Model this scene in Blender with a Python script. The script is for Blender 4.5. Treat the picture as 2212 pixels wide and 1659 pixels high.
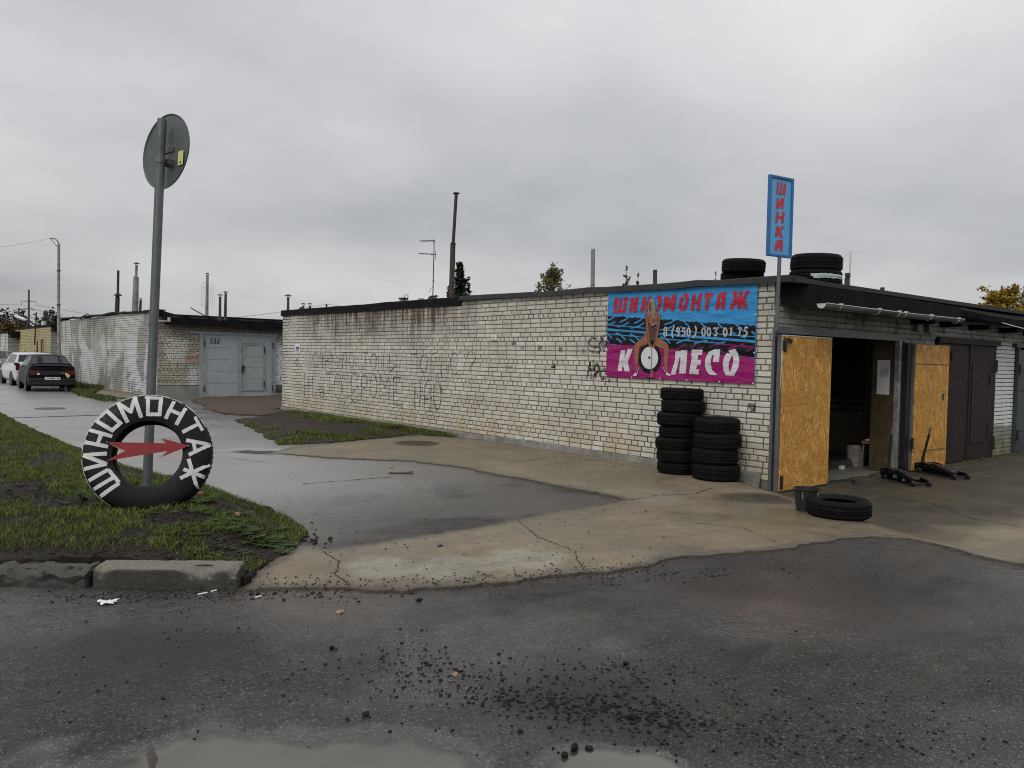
import bpy, bmesh, math, random
import numpy as np
from mathutils import Vector, Matrix, geometry, noise as mnoise
random.seed(7)
rng = np.random.default_rng(7)
PI = math.pi
scene = bpy.context.scene
for o in list(bpy.data.objects):
    bpy.data.objects.remove(o)
COL = scene.collection

# ------------------------------------------------------------------ camera
F, WID, HEI = 1728.0, 2212.0, 1659.0
YAW, PITCH, ROLL, EYE = math.radians(-39.7), math.radians(-1.8), math.radians(1.2), 1.55
RC = Matrix.Rotation(YAW, 3, 'Z') @ Matrix.Rotation(PI/2+PITCH, 3, 'X') @ Matrix.Rotation(ROLL, 3, 'Z')
cam_d = bpy.data.cameras.new('camera')
cam = bpy.data.objects.new('camera', cam_d)
COL.objects.link(cam)
cam.matrix_world = Matrix.Translation((0, 0, EYE)) @ RC.to_4x4()
cam_d.sensor_width = 36.0
cam_d.lens = 36.0*F/WID
cam_d.clip_start = 0.05
cam_d.clip_end = 3000
scene.camera = cam

# ------------------------------------------------------------------ world, sun, exposure
SUN_EL, SUN_AZ = math.radians(42), math.radians(248)      # azimuth from +Y, clockwise
world = bpy.data.worlds.new('World')
scene.world = world
world.use_nodes = True
nt = world.node_tree
nt.nodes.clear()
def wn(t, **k):
    n = nt.nodes.new(t)
    for a, b in k.items(): setattr(n, a, b)
    return n
L_ = nt.links.new
wout = wn('ShaderNodeOutputWorld'); bgd = wn('ShaderNodeBackground')
sky = wn('ShaderNodeTexSky', sky_type='NISHITA', sun_disc=False)
sky.sun_elevation = SUN_EL; sky.sun_rotation = SUN_AZ
skm = wn('ShaderNodeVectorMath', operation='SCALE'); skm.inputs['Scale'].default_value = 0.09
L_(sky.outputs[0], skm.inputs[0])
tc = wn('ShaderNodeTexCoord'); sx = wn('ShaderNodeSeparateXYZ')
L_(tc.outputs['Generated'], sx.inputs[0])
def wm_(op, a, b=None, c=None, clamp=False):
    n = wn('ShaderNodeMath', operation=op); n.use_clamp = clamp
    for i, v in enumerate((a, b, c)):
        if v is None: continue
        if isinstance(v, (int, float)): n.inputs[i].default_value = v
        else: L_(v, n.inputs[i])
    return n.outputs[0]
zc = wm_('MAXIMUM', sx.outputs[2], 0.0)
zd = wm_('ADD', zc, 0.22)
cx = wn('ShaderNodeCombineXYZ')
L_(wm_('DIVIDE', sx.outputs[0], zd), cx.inputs[0]); L_(wm_('DIVIDE', sx.outputs[1], zd), cx.inputs[1])
cx.inputs[2].default_value = 3.7
n1 = wn('ShaderNodeTexNoise'); n1.inputs['Scale'].default_value = 0.75; n1.inputs['Detail'].default_value = 5; n1.inputs['Roughness'].default_value = .48
n2 = wn('ShaderNodeTexNoise'); n2.inputs['Scale'].default_value = 2.1; n2.inputs['Detail'].default_value = 4; n2.inputs['Roughness'].default_value = .5
L_(cx.outputs[0], n1.inputs[0]); L_(cx.outputs[0], n2.inputs[0])
cl = wm_('ADD', wm_('MULTIPLY', wm_('SUBTRACT', n1.outputs[0], .465), 1.25), wm_('MULTIPLY', wm_('SUBTRACT', n2.outputs[0], .5), .34))
grad = wm_('ADD', 0.45, wm_('MULTIPLY', wm_('POWER', zc, 0.8), 0.46))
val = wm_('MULTIPLY', grad, wm_('ADD', 1.0, cl))
tint = wn('ShaderNodeMix', data_type='RGBA')
L_(wm_('MULTIPLY_ADD', cl, 1.6, .5, True), tint.inputs[0])
tint.inputs[6].default_value = (0.955, 0.985, 1.035, 1); tint.inputs[7].default_value = (1.0, .995, 1.0, 1)
vs = wn('ShaderNodeVectorMath', operation='SCALE'); L_(tint.outputs[2], vs.inputs[0]); L_(val, vs.inputs['Scale'])
mx = wn('ShaderNodeMix', data_type='RGBA'); mx.inputs[0].default_value = 0.96
L_(skm.outputs[0], mx.inputs[6]); L_(vs.outputs[0], mx.inputs[7])
L_(mx.outputs[2], bgd.inputs[0]); bgd.inputs[1].default_value = 1.0
L_(bgd.outputs[0], wout.inputs[0])
sun_d = bpy.data.lights.new('sun', 'SUN'); sun_d.energy = 1.25; sun_d.angle = math.radians(26); sun_d.color = (1.0, .975, .93)
sun = bpy.data.objects.new('sun', sun_d); COL.objects.link(sun)
sdir = Vector((math.sin(SUN_AZ)*math.cos(SUN_EL), math.cos(SUN_AZ)*math.cos(SUN_EL), math.sin(SUN_EL)))
sun.rotation_euler = sdir.to_track_quat('Z', 'Y').to_euler()
sun.location = (0, 0, 30)
scene.view_settings.view_transform = 'Standard'
scene.view_settings.look = 'None'
scene.view_settings.exposure = 0.0
scene.view_settings.gamma = 1.0
scene.view_settings.use_curve_mapping = False
scene.cycles.max_bounces = 6
scene.cycles.use_denoising = True
scene.cycles.filter_width = 1.05

# ------------------------------------------------------------------ placing helpers
EY = Vector((0, 0, EYE))
def ray(px, py):
    return RC @ Vector(((px-WID/2)/F, -(py-HEI/2)/F, -1.0))
def onz(px, py, z=0.0):
    d = ray(px, py); return EY + d*((z-EYE)/d.z)
def onx(px, py, x):
    d = ray(px, py); return EY + d*(x/d.x)
def ony(px, py, y):
    d = ray(px, py); return EY + d*(y/d.y)
def onpl(px, py, p, n):
    d = ray(px, py); return EY + d*((Vector(p)-EY).dot(n)/d.dot(n))
def sstep(t):
    t = np.clip(t, 0, 1); return t*t*(3-2*t)
# puddle basins: centre x, y, radius x, radius y, rotation, depth
def _b(px, py): p = onz(px, py); return p.x, p.y
BAS = []
for (px, py, rx, ry, rot, dep) in ((430, 1725, 1.0, .46, -.60, .036), (1390, 1712, .30, .34, -.69, .036), (655, 977, 1.15, .34, -.72, .03),
                                   (250, 1010, .5, .16, .3, .018)):
    x, y = _b(px, py); BAS.append((x, y, rx, ry, rot, dep))
def vnoise(x, y, s, seed=0):
    # smooth value noise, vectorised
    x = np.asarray(x, float)*s+seed*17.3; y = np.asarray(y, float)*s+seed*9.1
    xi = np.floor(x).astype(np.int64); yi = np.floor(y).astype(np.int64); fx = x-xi; fy = y-yi
    fx = fx*fx*(3-2*fx); fy = fy*fy*(3-2*fy)
    def h(a, b):
        n = (a*374761393+b*668265263+seed*974711) & 0x7fffffff
        n = ((n ^ (n >> 13))*1274126177) & 0x7fffffff
        return ((n ^ (n >> 16)) & 0xffff)/65535.0
    return (h(xi, yi)*(1-fx)+h(xi+1, yi)*fx)*(1-fy)+(h(xi, yi+1)*(1-fx)+h(xi+1, yi+1)*fx)*fy
def H(x, y):
    x = np.asarray(x, float); y = np.asarray(y, float)
    z = (vnoise(x, y, .35, 1)-.5)*.012+(vnoise(x, y, 1.3, 2)-.5)*.008
    # low ground before the gates
    ax, ay, bx, by = 8.80, 6.15, 7.55, 3.75
    dx, dy = bx-ax, by-ay; ln = math.hypot(dx, dy)
    sd = ((x-ax)*(-dy)+(y-ay)*dx)/ln
    z = z-.13*sstep(sd/.75)*sstep((y-1.2)/2.6)*(y < 6.6)
    for (cx_, cy_, rx, ry, rot, dep) in BAS:
        c, s = math.cos(rot), math.sin(rot)
        u = ((x-cx_)*c+(y-cy_)*s)/rx; v = (-(x-cx_)*s+(y-cy_)*c)/ry
        r = np.sqrt(u*u+v*v)+(vnoise(x, y, 2.1, 5)-.5)*.7+(vnoise(x, y, 6.3, 6)-.5)*.4+(vnoise(x, y, 15.0, 9)-.5)*.18
        z = np.where(r < 2.2, z*(1-sstep(2.2-r)) - dep*sstep((1.45-r)/1.1), z)
    return z
def onH(px, py, dz=0.0):
    z = 0.0
    for _ in range(6):
        p = onz(px, py, z+dz); z = float(H(p.x, p.y))
    return Vector((p.x, p.y, z+dz))
def depth(p):
    return -(RC.transposed() @ (Vector(p)-EY)).z

# ------------------------------------------------------------------ node helper and materials
class NT:
    def __init__(s, name):
        s.m = bpy.data.materials.new(name); s.m.use_nodes = True
        s.t = s.m.node_tree; s.t.nodes.clear()
        s.out = s.t.nodes.new('ShaderNodeOutputMaterial'); s.b = s.t.nodes.new('ShaderNodeBsdfPrincipled')
        s.t.links.new(s.b.outputs[0], s.out.inputs[0]); s._p = None
    def n(s, t, **k):
        q = s.t.nodes.new(t)
        for a, b in k.items(): setattr(q, a, b)
        return q
    def put(s, v, sock):
        if v is None: return
        if hasattr(v, 'is_output'): s.t.links.new(v, sock)
        elif isinstance(v, (tuple, list)):
            sock.default_value = (*v, 1) if len(v) == 3 and len(sock.default_value) == 4 else v
        else: sock.default_value = v
    def pos(s):
        if s._p is None: s._p = s.n('ShaderNodeNewGeometry').outputs['Position']
        return s._p
    def obj(s): return s.n('ShaderNodeTexCoord').outputs['Object']
    def xyz(s, v=None):
        q = s.n('ShaderNodeSeparateXYZ'); s.put(v if v is not None else s.pos(), q.inputs[0]); return q.outputs
    def scale(s, v, sc, rot=(0, 0, 0), loc=(0, 0, 0)):
        q = s.n('ShaderNodeMapping'); s.put(v, q.inputs[0]); q.inputs['Scale'].default_value = sc
        q.inputs['Rotation'].default_value = rot; q.inputs['Location'].default_value = loc; return q.outputs[0]
    def noise(s, sc, det=3, rough=.55, v=None, dist=0, col=False):
        q = s.n('ShaderNodeTexNoise'); s.put(v if v is not None else s.pos(), q.inputs['Vector'])
        q.inputs['Scale'].default_value = sc; q.inputs['Detail'].default_value = det; q.inputs['Roughness'].default_value = rough
        q.inputs['Distortion'].default_value = dist; return q.outputs[1 if col else 0]
    def vor(s, sc, v=None, feat='F1', out='Distance', rnd=1.0):
        q = s.n('ShaderNodeTexVoronoi', feature=feat); s.put(v if v is not None else s.pos(), q.inputs['Vector'])
        q.inputs['Scale'].default_value = sc; q.inputs['Randomness'].default_value = rnd; return q.outputs[out]
    def mr(s, v, a, b, c=0.0, d=1.0, smooth=False):
        q = s.n('ShaderNodeMapRange'); q.interpolation_type = 'SMOOTHSTEP' if smooth else 'LINEAR'
        s.put(v, q.inputs[0]); q.inputs[1].default_value = a; q.inputs[2].default_value = b
        q.inputs[3].default_value = c; q.inputs[4].default_value = d; return q.outputs[0]
    def mt(s, op, a, b=None, clamp=False):
        q = s.n('ShaderNodeMath', operation=op); q.use_clamp = clamp; s.put(a, q.inputs[0]); s.put(b, q.inputs[1]); return q.outputs[0]
    def mul(s, *a):
        r = a[0]
        for b in a[1:]: r = s.mt('MULTIPLY', r, b)
        return r
    def mix(s, f, a, b, mode='MIX'):
        q = s.n('ShaderNodeMix', data_type='RGBA', blend_type=mode); s.put(f, q.inputs[0]); s.put(a, q.inputs[6]); s.put(b, q.inputs[7]); return q.outputs[2]
    def rnd(s):
        a = s.n('ShaderNodeAttribute', attribute_name='rnd'); o = s.n('ShaderNodeObjectInfo')
        return s.mt('FRACT', s.mt('ADD', a.outputs['Fac'], s.mul(o.outputs['Random'], 1.0)))
    def bump(s, h, dist=.01, strength=1.0, prev=None):
        q = s.n('ShaderNodeBump'); s.put(h, q.inputs['Height']); q.inputs['Distance'].default_value = dist
        q.inputs['Strength'].default_value = strength
        if prev is not None: s.put(prev, q.inputs['Normal'])
        return q.outputs[0]
    def fin(s, col=None, rough=None, metal=None, nor=None, spec=None, alpha=None, coat=None, trans=None, ior=None):
        for k, v in (('Base Color', col), ('Roughness', rough), ('Metallic', metal), ('Normal', nor), ('Specular IOR Level', spec),
                     ('Alpha', alpha), ('Coat Weight', coat), ('Transmission Weight', trans), ('IOR', ior)):
            s.put(v, s.b.inputs[k])
        return s.m
def pm(name, c, rough=.6, var=.25, sc=6.0, metal=0.0, bsc=60.0, bd=.002, dirt=None, dk=.5, rv=.12, local=True, spec=.5, coat=None):
    t = NT(name); v = t.obj() if local else t.pos()
    f = t.noise(sc, 5, .6, v); f2 = t.noise(sc*7, 3, .6, v)
    c0 = tuple(x*(1-var) for x in c); c1 = tuple(min(1, x*(1+var)) for x in c)
    col = t.mix(t.mr(f, .3, .7), c0, c1)
    col = t.mix(t.mr(f2, .35, .75, 0, var*.8), col, tuple(x*.6 for x in c))
    if dirt is not None:
        col = t.mix(t.mr(t.noise(sc*1.7, 6, .7, v), .62-dk*.3, .75, 0, .9), col, dirt)
    r = t.mr(f2, .3, .7, max(.03, rough-rv), min(1, rough+rv))
    return t.fin(col, r, metal, t.bump(t.noise(bsc, 4, .6, v), bd), spec, coat=coat)

MT = {}
MT['galv'] = pm('galvanised_steel', (.10, .112, .115), .50, .25, 3.0, .35, 40, .001, (.12, .13, .13), .35)
MT['darkmetal'] = pm('dark_metal', (.022, .022, .024), .5, .3, 8, .4, 60, .001, (.09, .05, .03), .3)
MT['rust'] = pm('sooty_rust', (.055, .045, .04), .75, .4, 4, .2, 60, .002, (.12, .06, .035), .3)
MT['greysteel'] = pm('grey_painted_steel', (.115, .115, .12), .5, .25, 5, .1, 50, .001, (.07, .06, .05), .4)
MT['whitemetal'] = pm('white_weathered_metal', (.62, .62, .6), .5, .15, 6, .1, 50, .001, (.2, .17, .14), .2)
MT['asbestos'] = pm('grey_cement_pipe', (.26, .26, .25), .85, .25, 3, 0, 40, .002, (.06, .055, .05), .45)
MT['bitumen'] = pm('black_bitumen', (.009, .009, .010), .72, .4, 3, 0, 25, .006, (.02, .02, .019), .2, local=False, spec=.08)
MT['bitgrey'] = pm('weathered_roofing_felt', (.022, .022, .022), .7, .4, 4, 0, 25, .006, (.03, .03, .03), .4, local=False)
MT['rubber'] = pm('tyre_rubber', (.0045, .0045, .0048), .7, .35, 9, 0, 90, .002, (.02, .018, .016), .2, spec=.14)
MT['rubberpaint'] = pm('black_painted_rubber', (.005, .005, .006), .55, .3, 6, 0, 60, .002, (.025, .022, .018), .10, spec=.25)
MT['whitebrush'] = pm('white_brush_paint', (.58, .58, .57), .55, .1, 12, 0, 60, .002, (.42, .41, .39), .2)
MT['red'] = pm('red_paint', (.23, .007, .012), .5, .15, 8, 0, 60, .001, (.25, .01, .015), .2)
MT['blackpaint'] = pm('black_paint', (.012, .012, .012), .5, .2, 8)
MT['brown'] = pm('brown_painted_steel', (.030, .019, .017), .6, .25, 2.5, .0, 50, .001, (.018, .012, .011), .35, local=False, spec=.15)
MT['tealdoor'] = pm('dark_teal_steel', (.03, .042, .046), .5, .2, 3, .05, 50, .001, local=False)
MT['greydoor'] = pm('pale_grey_painted_steel', (.33, .37, .385), .5, .10, 3.0, 0, 60, .0008, (.26, .27, .25), .25, local=False)
MT['greydoor2'] = pm('grey_frame_paint', (.29, .32, .33), .5, .14, 4.0, 0, 60, .0008, (.2, .17, .14), .3, local=False)
MT['glassdark'] = pm('dark_glass', (.015, .018, .02), .08, .1, 3, 0, 30, 0, spec=.4)
MT['carblack'] = pm('black_car_paint', (.003, .0035, .006), .4, .1, 4, 0, 40, 0, spec=.12)
MT['carwhite'] = pm('silvery_white_car_paint', (.55, .57, .58), .28, .08, 4, .1, 40, 0, coat=.5)
MT['carteal'] = pm('dark_teal_car_paint', (.03, .045, .05), .25, .1, 4, .1, 40, 0, coat=.5)
MT['plastic'] = pm('black_plastic', (.016, .016, .017), .5, .2, 8, spec=.4)
MT['lampred'] = pm('red_lamp_glass', (.09, .010, .006), .2, .15, 9)
MT['platewhite'] = pm('white_plate', (.7, .7, .68), .4, .06, 20)
MT['paper'] = pm('white_paper', (.72, .73, .74), .8, .05, 10)
MT['bluesign'] = pm('light_blue_sign_face', (.09, .36, .68), .4, .05, 3)
MT['bluedark'] = pm('dark_blue_frame', (.025, .13, .33), .4, .1, 4)
MT['redprint'] = pm('red_print', (.48, .03, .05), .45, .08, 6)
MT['yellow'] = pm('pale_yellow_sticker', (.6, .56, .22), .5, .08, 20)
MT['wood'] = pm('worn_wood', (.22, .15, .09), .7, .3, 12)
MT['whitebucket'] = pm('stained_white_plastic', (.45, .44, .42), .5, .2, 8, dirt=(.03, .03, .03), dk=.6)
MT['skin'] = pm('printed_skin', (.28, .11, .055), .45, .25, 5)
MT['skind'] = pm('printed_skin_shade', (.09, .035, .02), .45, .25, 5)
MT['hair'] = pm('printed_hair', (.24, .19, .14), .45, .5, 14)
MT['hubwhite'] = pm('printed_white', (.62, .63, .62), .45, .05, 5)
MT['printblack'] = pm('printed_black', (.014, .014, .016), .45, .1, 5)
MT['printblue'] = pm('printed_blue', (.06, .34, .66), .45, .05, 5)
MT['printmag'] = pm('printed_magenta', (.36, .012, .17), .45, .06, 3)
MT['printgrey'] = pm('printed_grey', (.25, .26, .27), .45, .1, 10)
MT['bark'] = pm('bark', (.10, .085, .07), .9, .3, 8, local=False)
MT['stone'] = pm('dark_wet_stone', (.010, .0095, .009), .6, .5, 14, 0, 60, .003, (.05, .03, .022), .25, spec=.2)
MT['flaked'] = pm('flaking_white_on_steel', (.16, .16, .16), .6, .3, 3, .0, 50, .002, (.5, .5, .49), .55)
MT['redbrick'] = pm('broken_red_brick', (.30, .09, .05), .85, .3, 14)
MT['ochre'] = pm('ochre_stone', (.3, .2, .11), .8, .3, 14)
MT['plaster'] = pm('grey_cement_plaster', (.22, .22, .205), .85, .25, 1.2, 0, 30, .004, (.11, .115, .125), .45, local=False)
MT['footing'] = pm('rough_footing_concrete', (.20, .19, .165), .85, .35, 2.5, 0, 14, .02, (.07, .065, .055), .5, local=False)
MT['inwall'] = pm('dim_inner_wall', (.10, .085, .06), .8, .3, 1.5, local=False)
MT['poster'] = pm('black_poster', (.012, .012, .013), .5, .1, 4)
MT['posterletter'] = pm('grey_poster_letter', (.16, .16, .16), .5, .1, 4)
MT['orangeleaf'] = pm('yellow_leaf', (.55, .33, .03), .7, .2, 20)
MT['iron'] = pm('cast_iron', (.085, .072, .055), .65, .35, 12, .2)

def leafmat(name, a, b, c=None, rough=.65):
    t = NT(name); at = t.n('ShaderNodeAttribute', attribute_name='rnd').outputs['Fac']
    col = t.mix(at, a, b)
    if c is not None: col = t.mix(t.mr(at, .8, .95), col, c)
    col = t.mix(t.mr(t.noise(.9, 3), .35, .7, 0, .45), col, tuple(x*.5 for x in a))
    return t.fin(col, rough, 0, None, .3)
MT['grass'] = leafmat('grass_blades', (.060, .095, .011), (.135, .18, .022), (.22, .19, .055))
MT['grass2'] = leafmat('sparse_grass_blades', (.04, .07, .014), (.10, .14, .025), (.20, .16, .06))
MT['weed'] = leafmat('weed_leaves', (.035, .07, .013), (.095, .155, .028))
MT['birchleaf'] = leafmat('birch_leaves', (.10, .11, .04), (.24, .22, .09), (.45, .32, .07))
MT['goldleaf'] = leafmat('golden_leaves', (.17, .13, .015), (.46, .29, .02), (.10, .12, .03))
MT['needle'] = leafmat('spruce_needles', (.010, .018, .010), (.025, .04, .018))
MT['forestleaf'] = leafmat('forest_leaves', (.022, .028, .016), (.06, .058, .03), (.12, .08, .02))
MT['rustleaf'] = leafmat('russet_leaves', (.10, .065, .018), (.18, .12, .03))
MT['greyleaf'] = leafmat('bare_twigs', (.12, .11, .09), (.2, .17, .11))

def brickmat(kind):
    t = NT('bricks_'+kind); X = t.xyz(); r = t.rnd()
    fine = t.noise(45, 4, .65); big = t.noise(.55, 4, .6); med = t.noise(3.2, 5, .65)
    if kind == 'main':
        a, b, c = (.53, .505, .435), (.72, .70, .625), (.55, .49, .38)
    elif kind == 'side':
        a, b, c = (.56, .56, .545), (.68, .68, .665), (.50, .46, .35)
    elif kind == 'front':
        a, b, c = (.34, .32, .25), (.50, .475, .39), (.44, .37, .24)
    elif kind == 'yellow':
        a, b, c = (.42, .36, .17), (.56, .50, .26), (.5, .48, .4)
    else:
        a, b, c = (.30, .30, .29), (.42, .42, .41), (.3, .29, .25)
    col = t.mix(r, a, b)
    col = t.mix(t.mr(r, .86, 1.0), col, c)
    col = t.mix(t.mr(fine, .45, .72, 0, .55), col, tuple(x*.58 for x in a))
    col = t.mix(t.mr(t.noise(1.1, 5, .65), .42, .68, 0, .45), col, tuple(x*.66 for x in a))
    col = t.mix(t.mr(t.vor(16), .16, .05, 0, .55), col, (.10, .085, .06))
    if kind in ('main', 'front'):
        low = t.mul(t.mr(X[2], .95, .05, 0, 1, True), t.mr(med, .38, .62))
        col = t.mix(t.mul(low, .62), col, (.42, .315, .14))
    st = t.noise(1.0, 4, .65, t.scale(t.pos(), (9, 9, .35)))
    if kind == 'main':
        # soot under the roof edge and run-off streaks
        top = t.mr(t.mt('ADD', X[2], t.mul(t.mt('SUBTRACT', med, .5), 1.5)), 1.75, 2.55)
        far = t.mr(X[1], 12.0, 13.5, 0, 1, True); far = t.mul(far, t.mr(X[1], 20.5, 18.5, 0, 1, True))
        col = t.mix(t.mul(top, t.mt('ADD', t.mul(far, .95), .22), t.mr(st, .30, .58)), col, (.095, .066, .046))
        run = t.mul(t.mr(st, .60, .68), t.mr(X[2], .4, 2.6, 0, 1), t.mr(t.noise(.5, 2, .5, t.scale(t.pos(), (0, 1, 0))), .45, .6))
        col = t.mix(t.mul(run, .9), col, (.05, .048, .04))
    elif kind == 'side':
        pl = t.mr(t.mt('ADD', t.noise(.45, 5, .62, t.scale(t.pos(), (1, 1, .7), loc=(3, 5, 1))), t.mul(fine, .06)), .53, .57)
        col = t.mix(t.mul(pl, .9), col, (.27, .265, .25))
        so = t.mul(t.mr(st, .35, .6), t.mr(X[1], 38.5, 36.8, 0, 1, True), t.mr(X[1], 34.0, 35.8, 0, 1, True), t.mr(X[2], .8, 3.0))
        col = t.mix(t.mul(so, .95), col, (.05, .05, .045))
        ye = t.mul(t.mr(med, .45, .6), t.mr(X[2], 2.8, 2.2), t.mr(X[2], 1.0, 1.8))
        col = t.mix(t.mul(ye, .45), col, (.42, .36, .2))
        # fresh whitewash patches
        wp = t.mr(t.noise(.6, 4, .6, t.scale(t.pos(), (1, 1, .8), loc=(11, 3, 9))), .52, .56)
        col = t.mix(t.mul(wp, t.mr(X[2], 2.3, 1.8), .85), col, (.62, .63, .65))
    elif kind == 'front':
        wob = t.mul(t.mt('SUBTRACT', t.noise(3.0, 4, .6), .5), .5)
        def box(x0, x1, z0, z1, e=.06):
            xx = t.mt('ADD', X[0], wob); zz = t.mt('ADD', X[2], wob)
            return t.mul(t.mr(xx, x0-e, x0+e), t.mr(xx, x1+e, x1-e), t.mr(zz, z0-e, z0+e), t.mr(zz, z1+e, z1-e))
        col = t.mix(t.mul(box(8.15, 8.85, 1.25, 1.95), .75), col, (.62, .62, .58))
        col = t.mix(t.mul(box(8.82, 9.30, 1.30, 1.44, .02), .85), col, (.45, .20, .14))
        col = t.mix(t.mul(box(8.95, 9.22, .40, 1.05), .8), col, (.60, .62, .66))
        ws = t.mr(t.mt('ADD', X[0], wob), 11.85, 12.0); wz = t.mr(t.mt('ADD', X[2], wob), 2.05, 1.75)
        col = t.mix(t.mul(ws, wz, .93), col, (.68, .69, .74))
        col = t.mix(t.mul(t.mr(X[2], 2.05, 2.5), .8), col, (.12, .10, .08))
    elif kind == 'facade':
        col = t.mix(1.0, col, (.92, .92, .84), 'MULTIPLY')
        wp = t.mul(t.mr(X[0], 16.3, 16.5), t.mr(t.mt('ADD', X[2], t.mul(t.mt('SUBTRACT', med, .5), .25)), .44, .5), t.mr(X[2], 2.1, 1.95))
        col = t.mix(t.mul(wp, t.mr(fine, .75, .6)), col, (.68, .69, .68))
        moss = t.mul(t.mr(X[0], 16.3, 16.5), t.mr(X[2], .42, .15), t.mr(med, .35, .6))
        col = t.mix(t.mul(moss, .8), col, (.10, .105, .015))
        bl = t.mul(t.mr(X[2], 2.0, 2.05), t.mr(med, .52, .66))
        col = t.mix(t.mul(bl, .8), col, (.04, .035, .03))
    if kind == 'facadeX': pass
    return t.fin(col, t.mr(fine, .3, .7, .6, .9), 0, t.bump(fine, .004), .3)
for k in ('main', 'side', 'front', 'yellow', 'facade', 'far'): MT['brick_'+k] = brickmat(k)
def mortarmat(name, c, c2):
    t = NT(name); col = t.mix(t.mr(t.noise(2.0, 5, .7), .35, .65), c, c2)
    col = t.mix(t.mr(t.noise(40, 3), .5, .8, 0, .5), col, tuple(x*.4 for x in c))
    return t.fin(col, .9, 0, t.bump(t.noise(50, 3), .006), .2)
MT['mortar'] = mortarmat('weathered_mortar', (.085, .075, .058), (.20, .18, .15))
MT['mortarw'] = mortarmat('whitewashed_mortar', (.05, .048, .042), (.13, .125, .115))

def osbmat():
    t = NT('oriented_strand_board'); v = t.obj(); col = None
    base = (.54, .245, .032); layers = []
    for i, (rt, cc) in enumerate(((.15, (.70, .38, .085)), (-.35, (.30, .135, .03)), (.75, (.62, .30, .06)), (-.05, (.80, .50, .15)), (1.25, (.38, .17, .035)), (-.9, (.72, .42, .12)))):
        vv = t.scale(t.scale(v, (1, 1, 1), (0, rt, 0), (i*3.1, 0, i*1.7)), (46, 3, 6.5))
        n_ = t.noise(1.0, 2, .5, vv)
        patch = t.noise(7.0, 2, .5, t.scale(v, (1, 1, 1), (0, 0, 0), (i*7.7, 0, i*2.3)))
        f = t.mul(t.mr(n_, .54, .60), t.mr(patch, .44, .54))
        col = t.mix(f, base if col is None else col, cc)
    big = t.noise(1.1, 3, .6, v)
    col = t.mix(t.mr(big, .35, .65, 0, .4), col, (.30, .15, .04))
    col = t.mix(t.mul(t.mr(t.vor(7, t.scale(v, (1, 1, .6))), .09, .05), .9), col, (.05, .025, .012))
    return t.fin(col, .6, 0, t.bump(t.noise(1.0, 3, .6, t.scale(v, (60, 20, 12))), .002), .3)
MT['osb'] = osbmat()
MT['osbdark'] = pm('grimy_strand_board', (.085, .055, .022), .7, .45, 9, 0, 40, .003, (.03, .02, .012), .5)  # strand board darkened to paint in the shade on the door reveal

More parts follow.
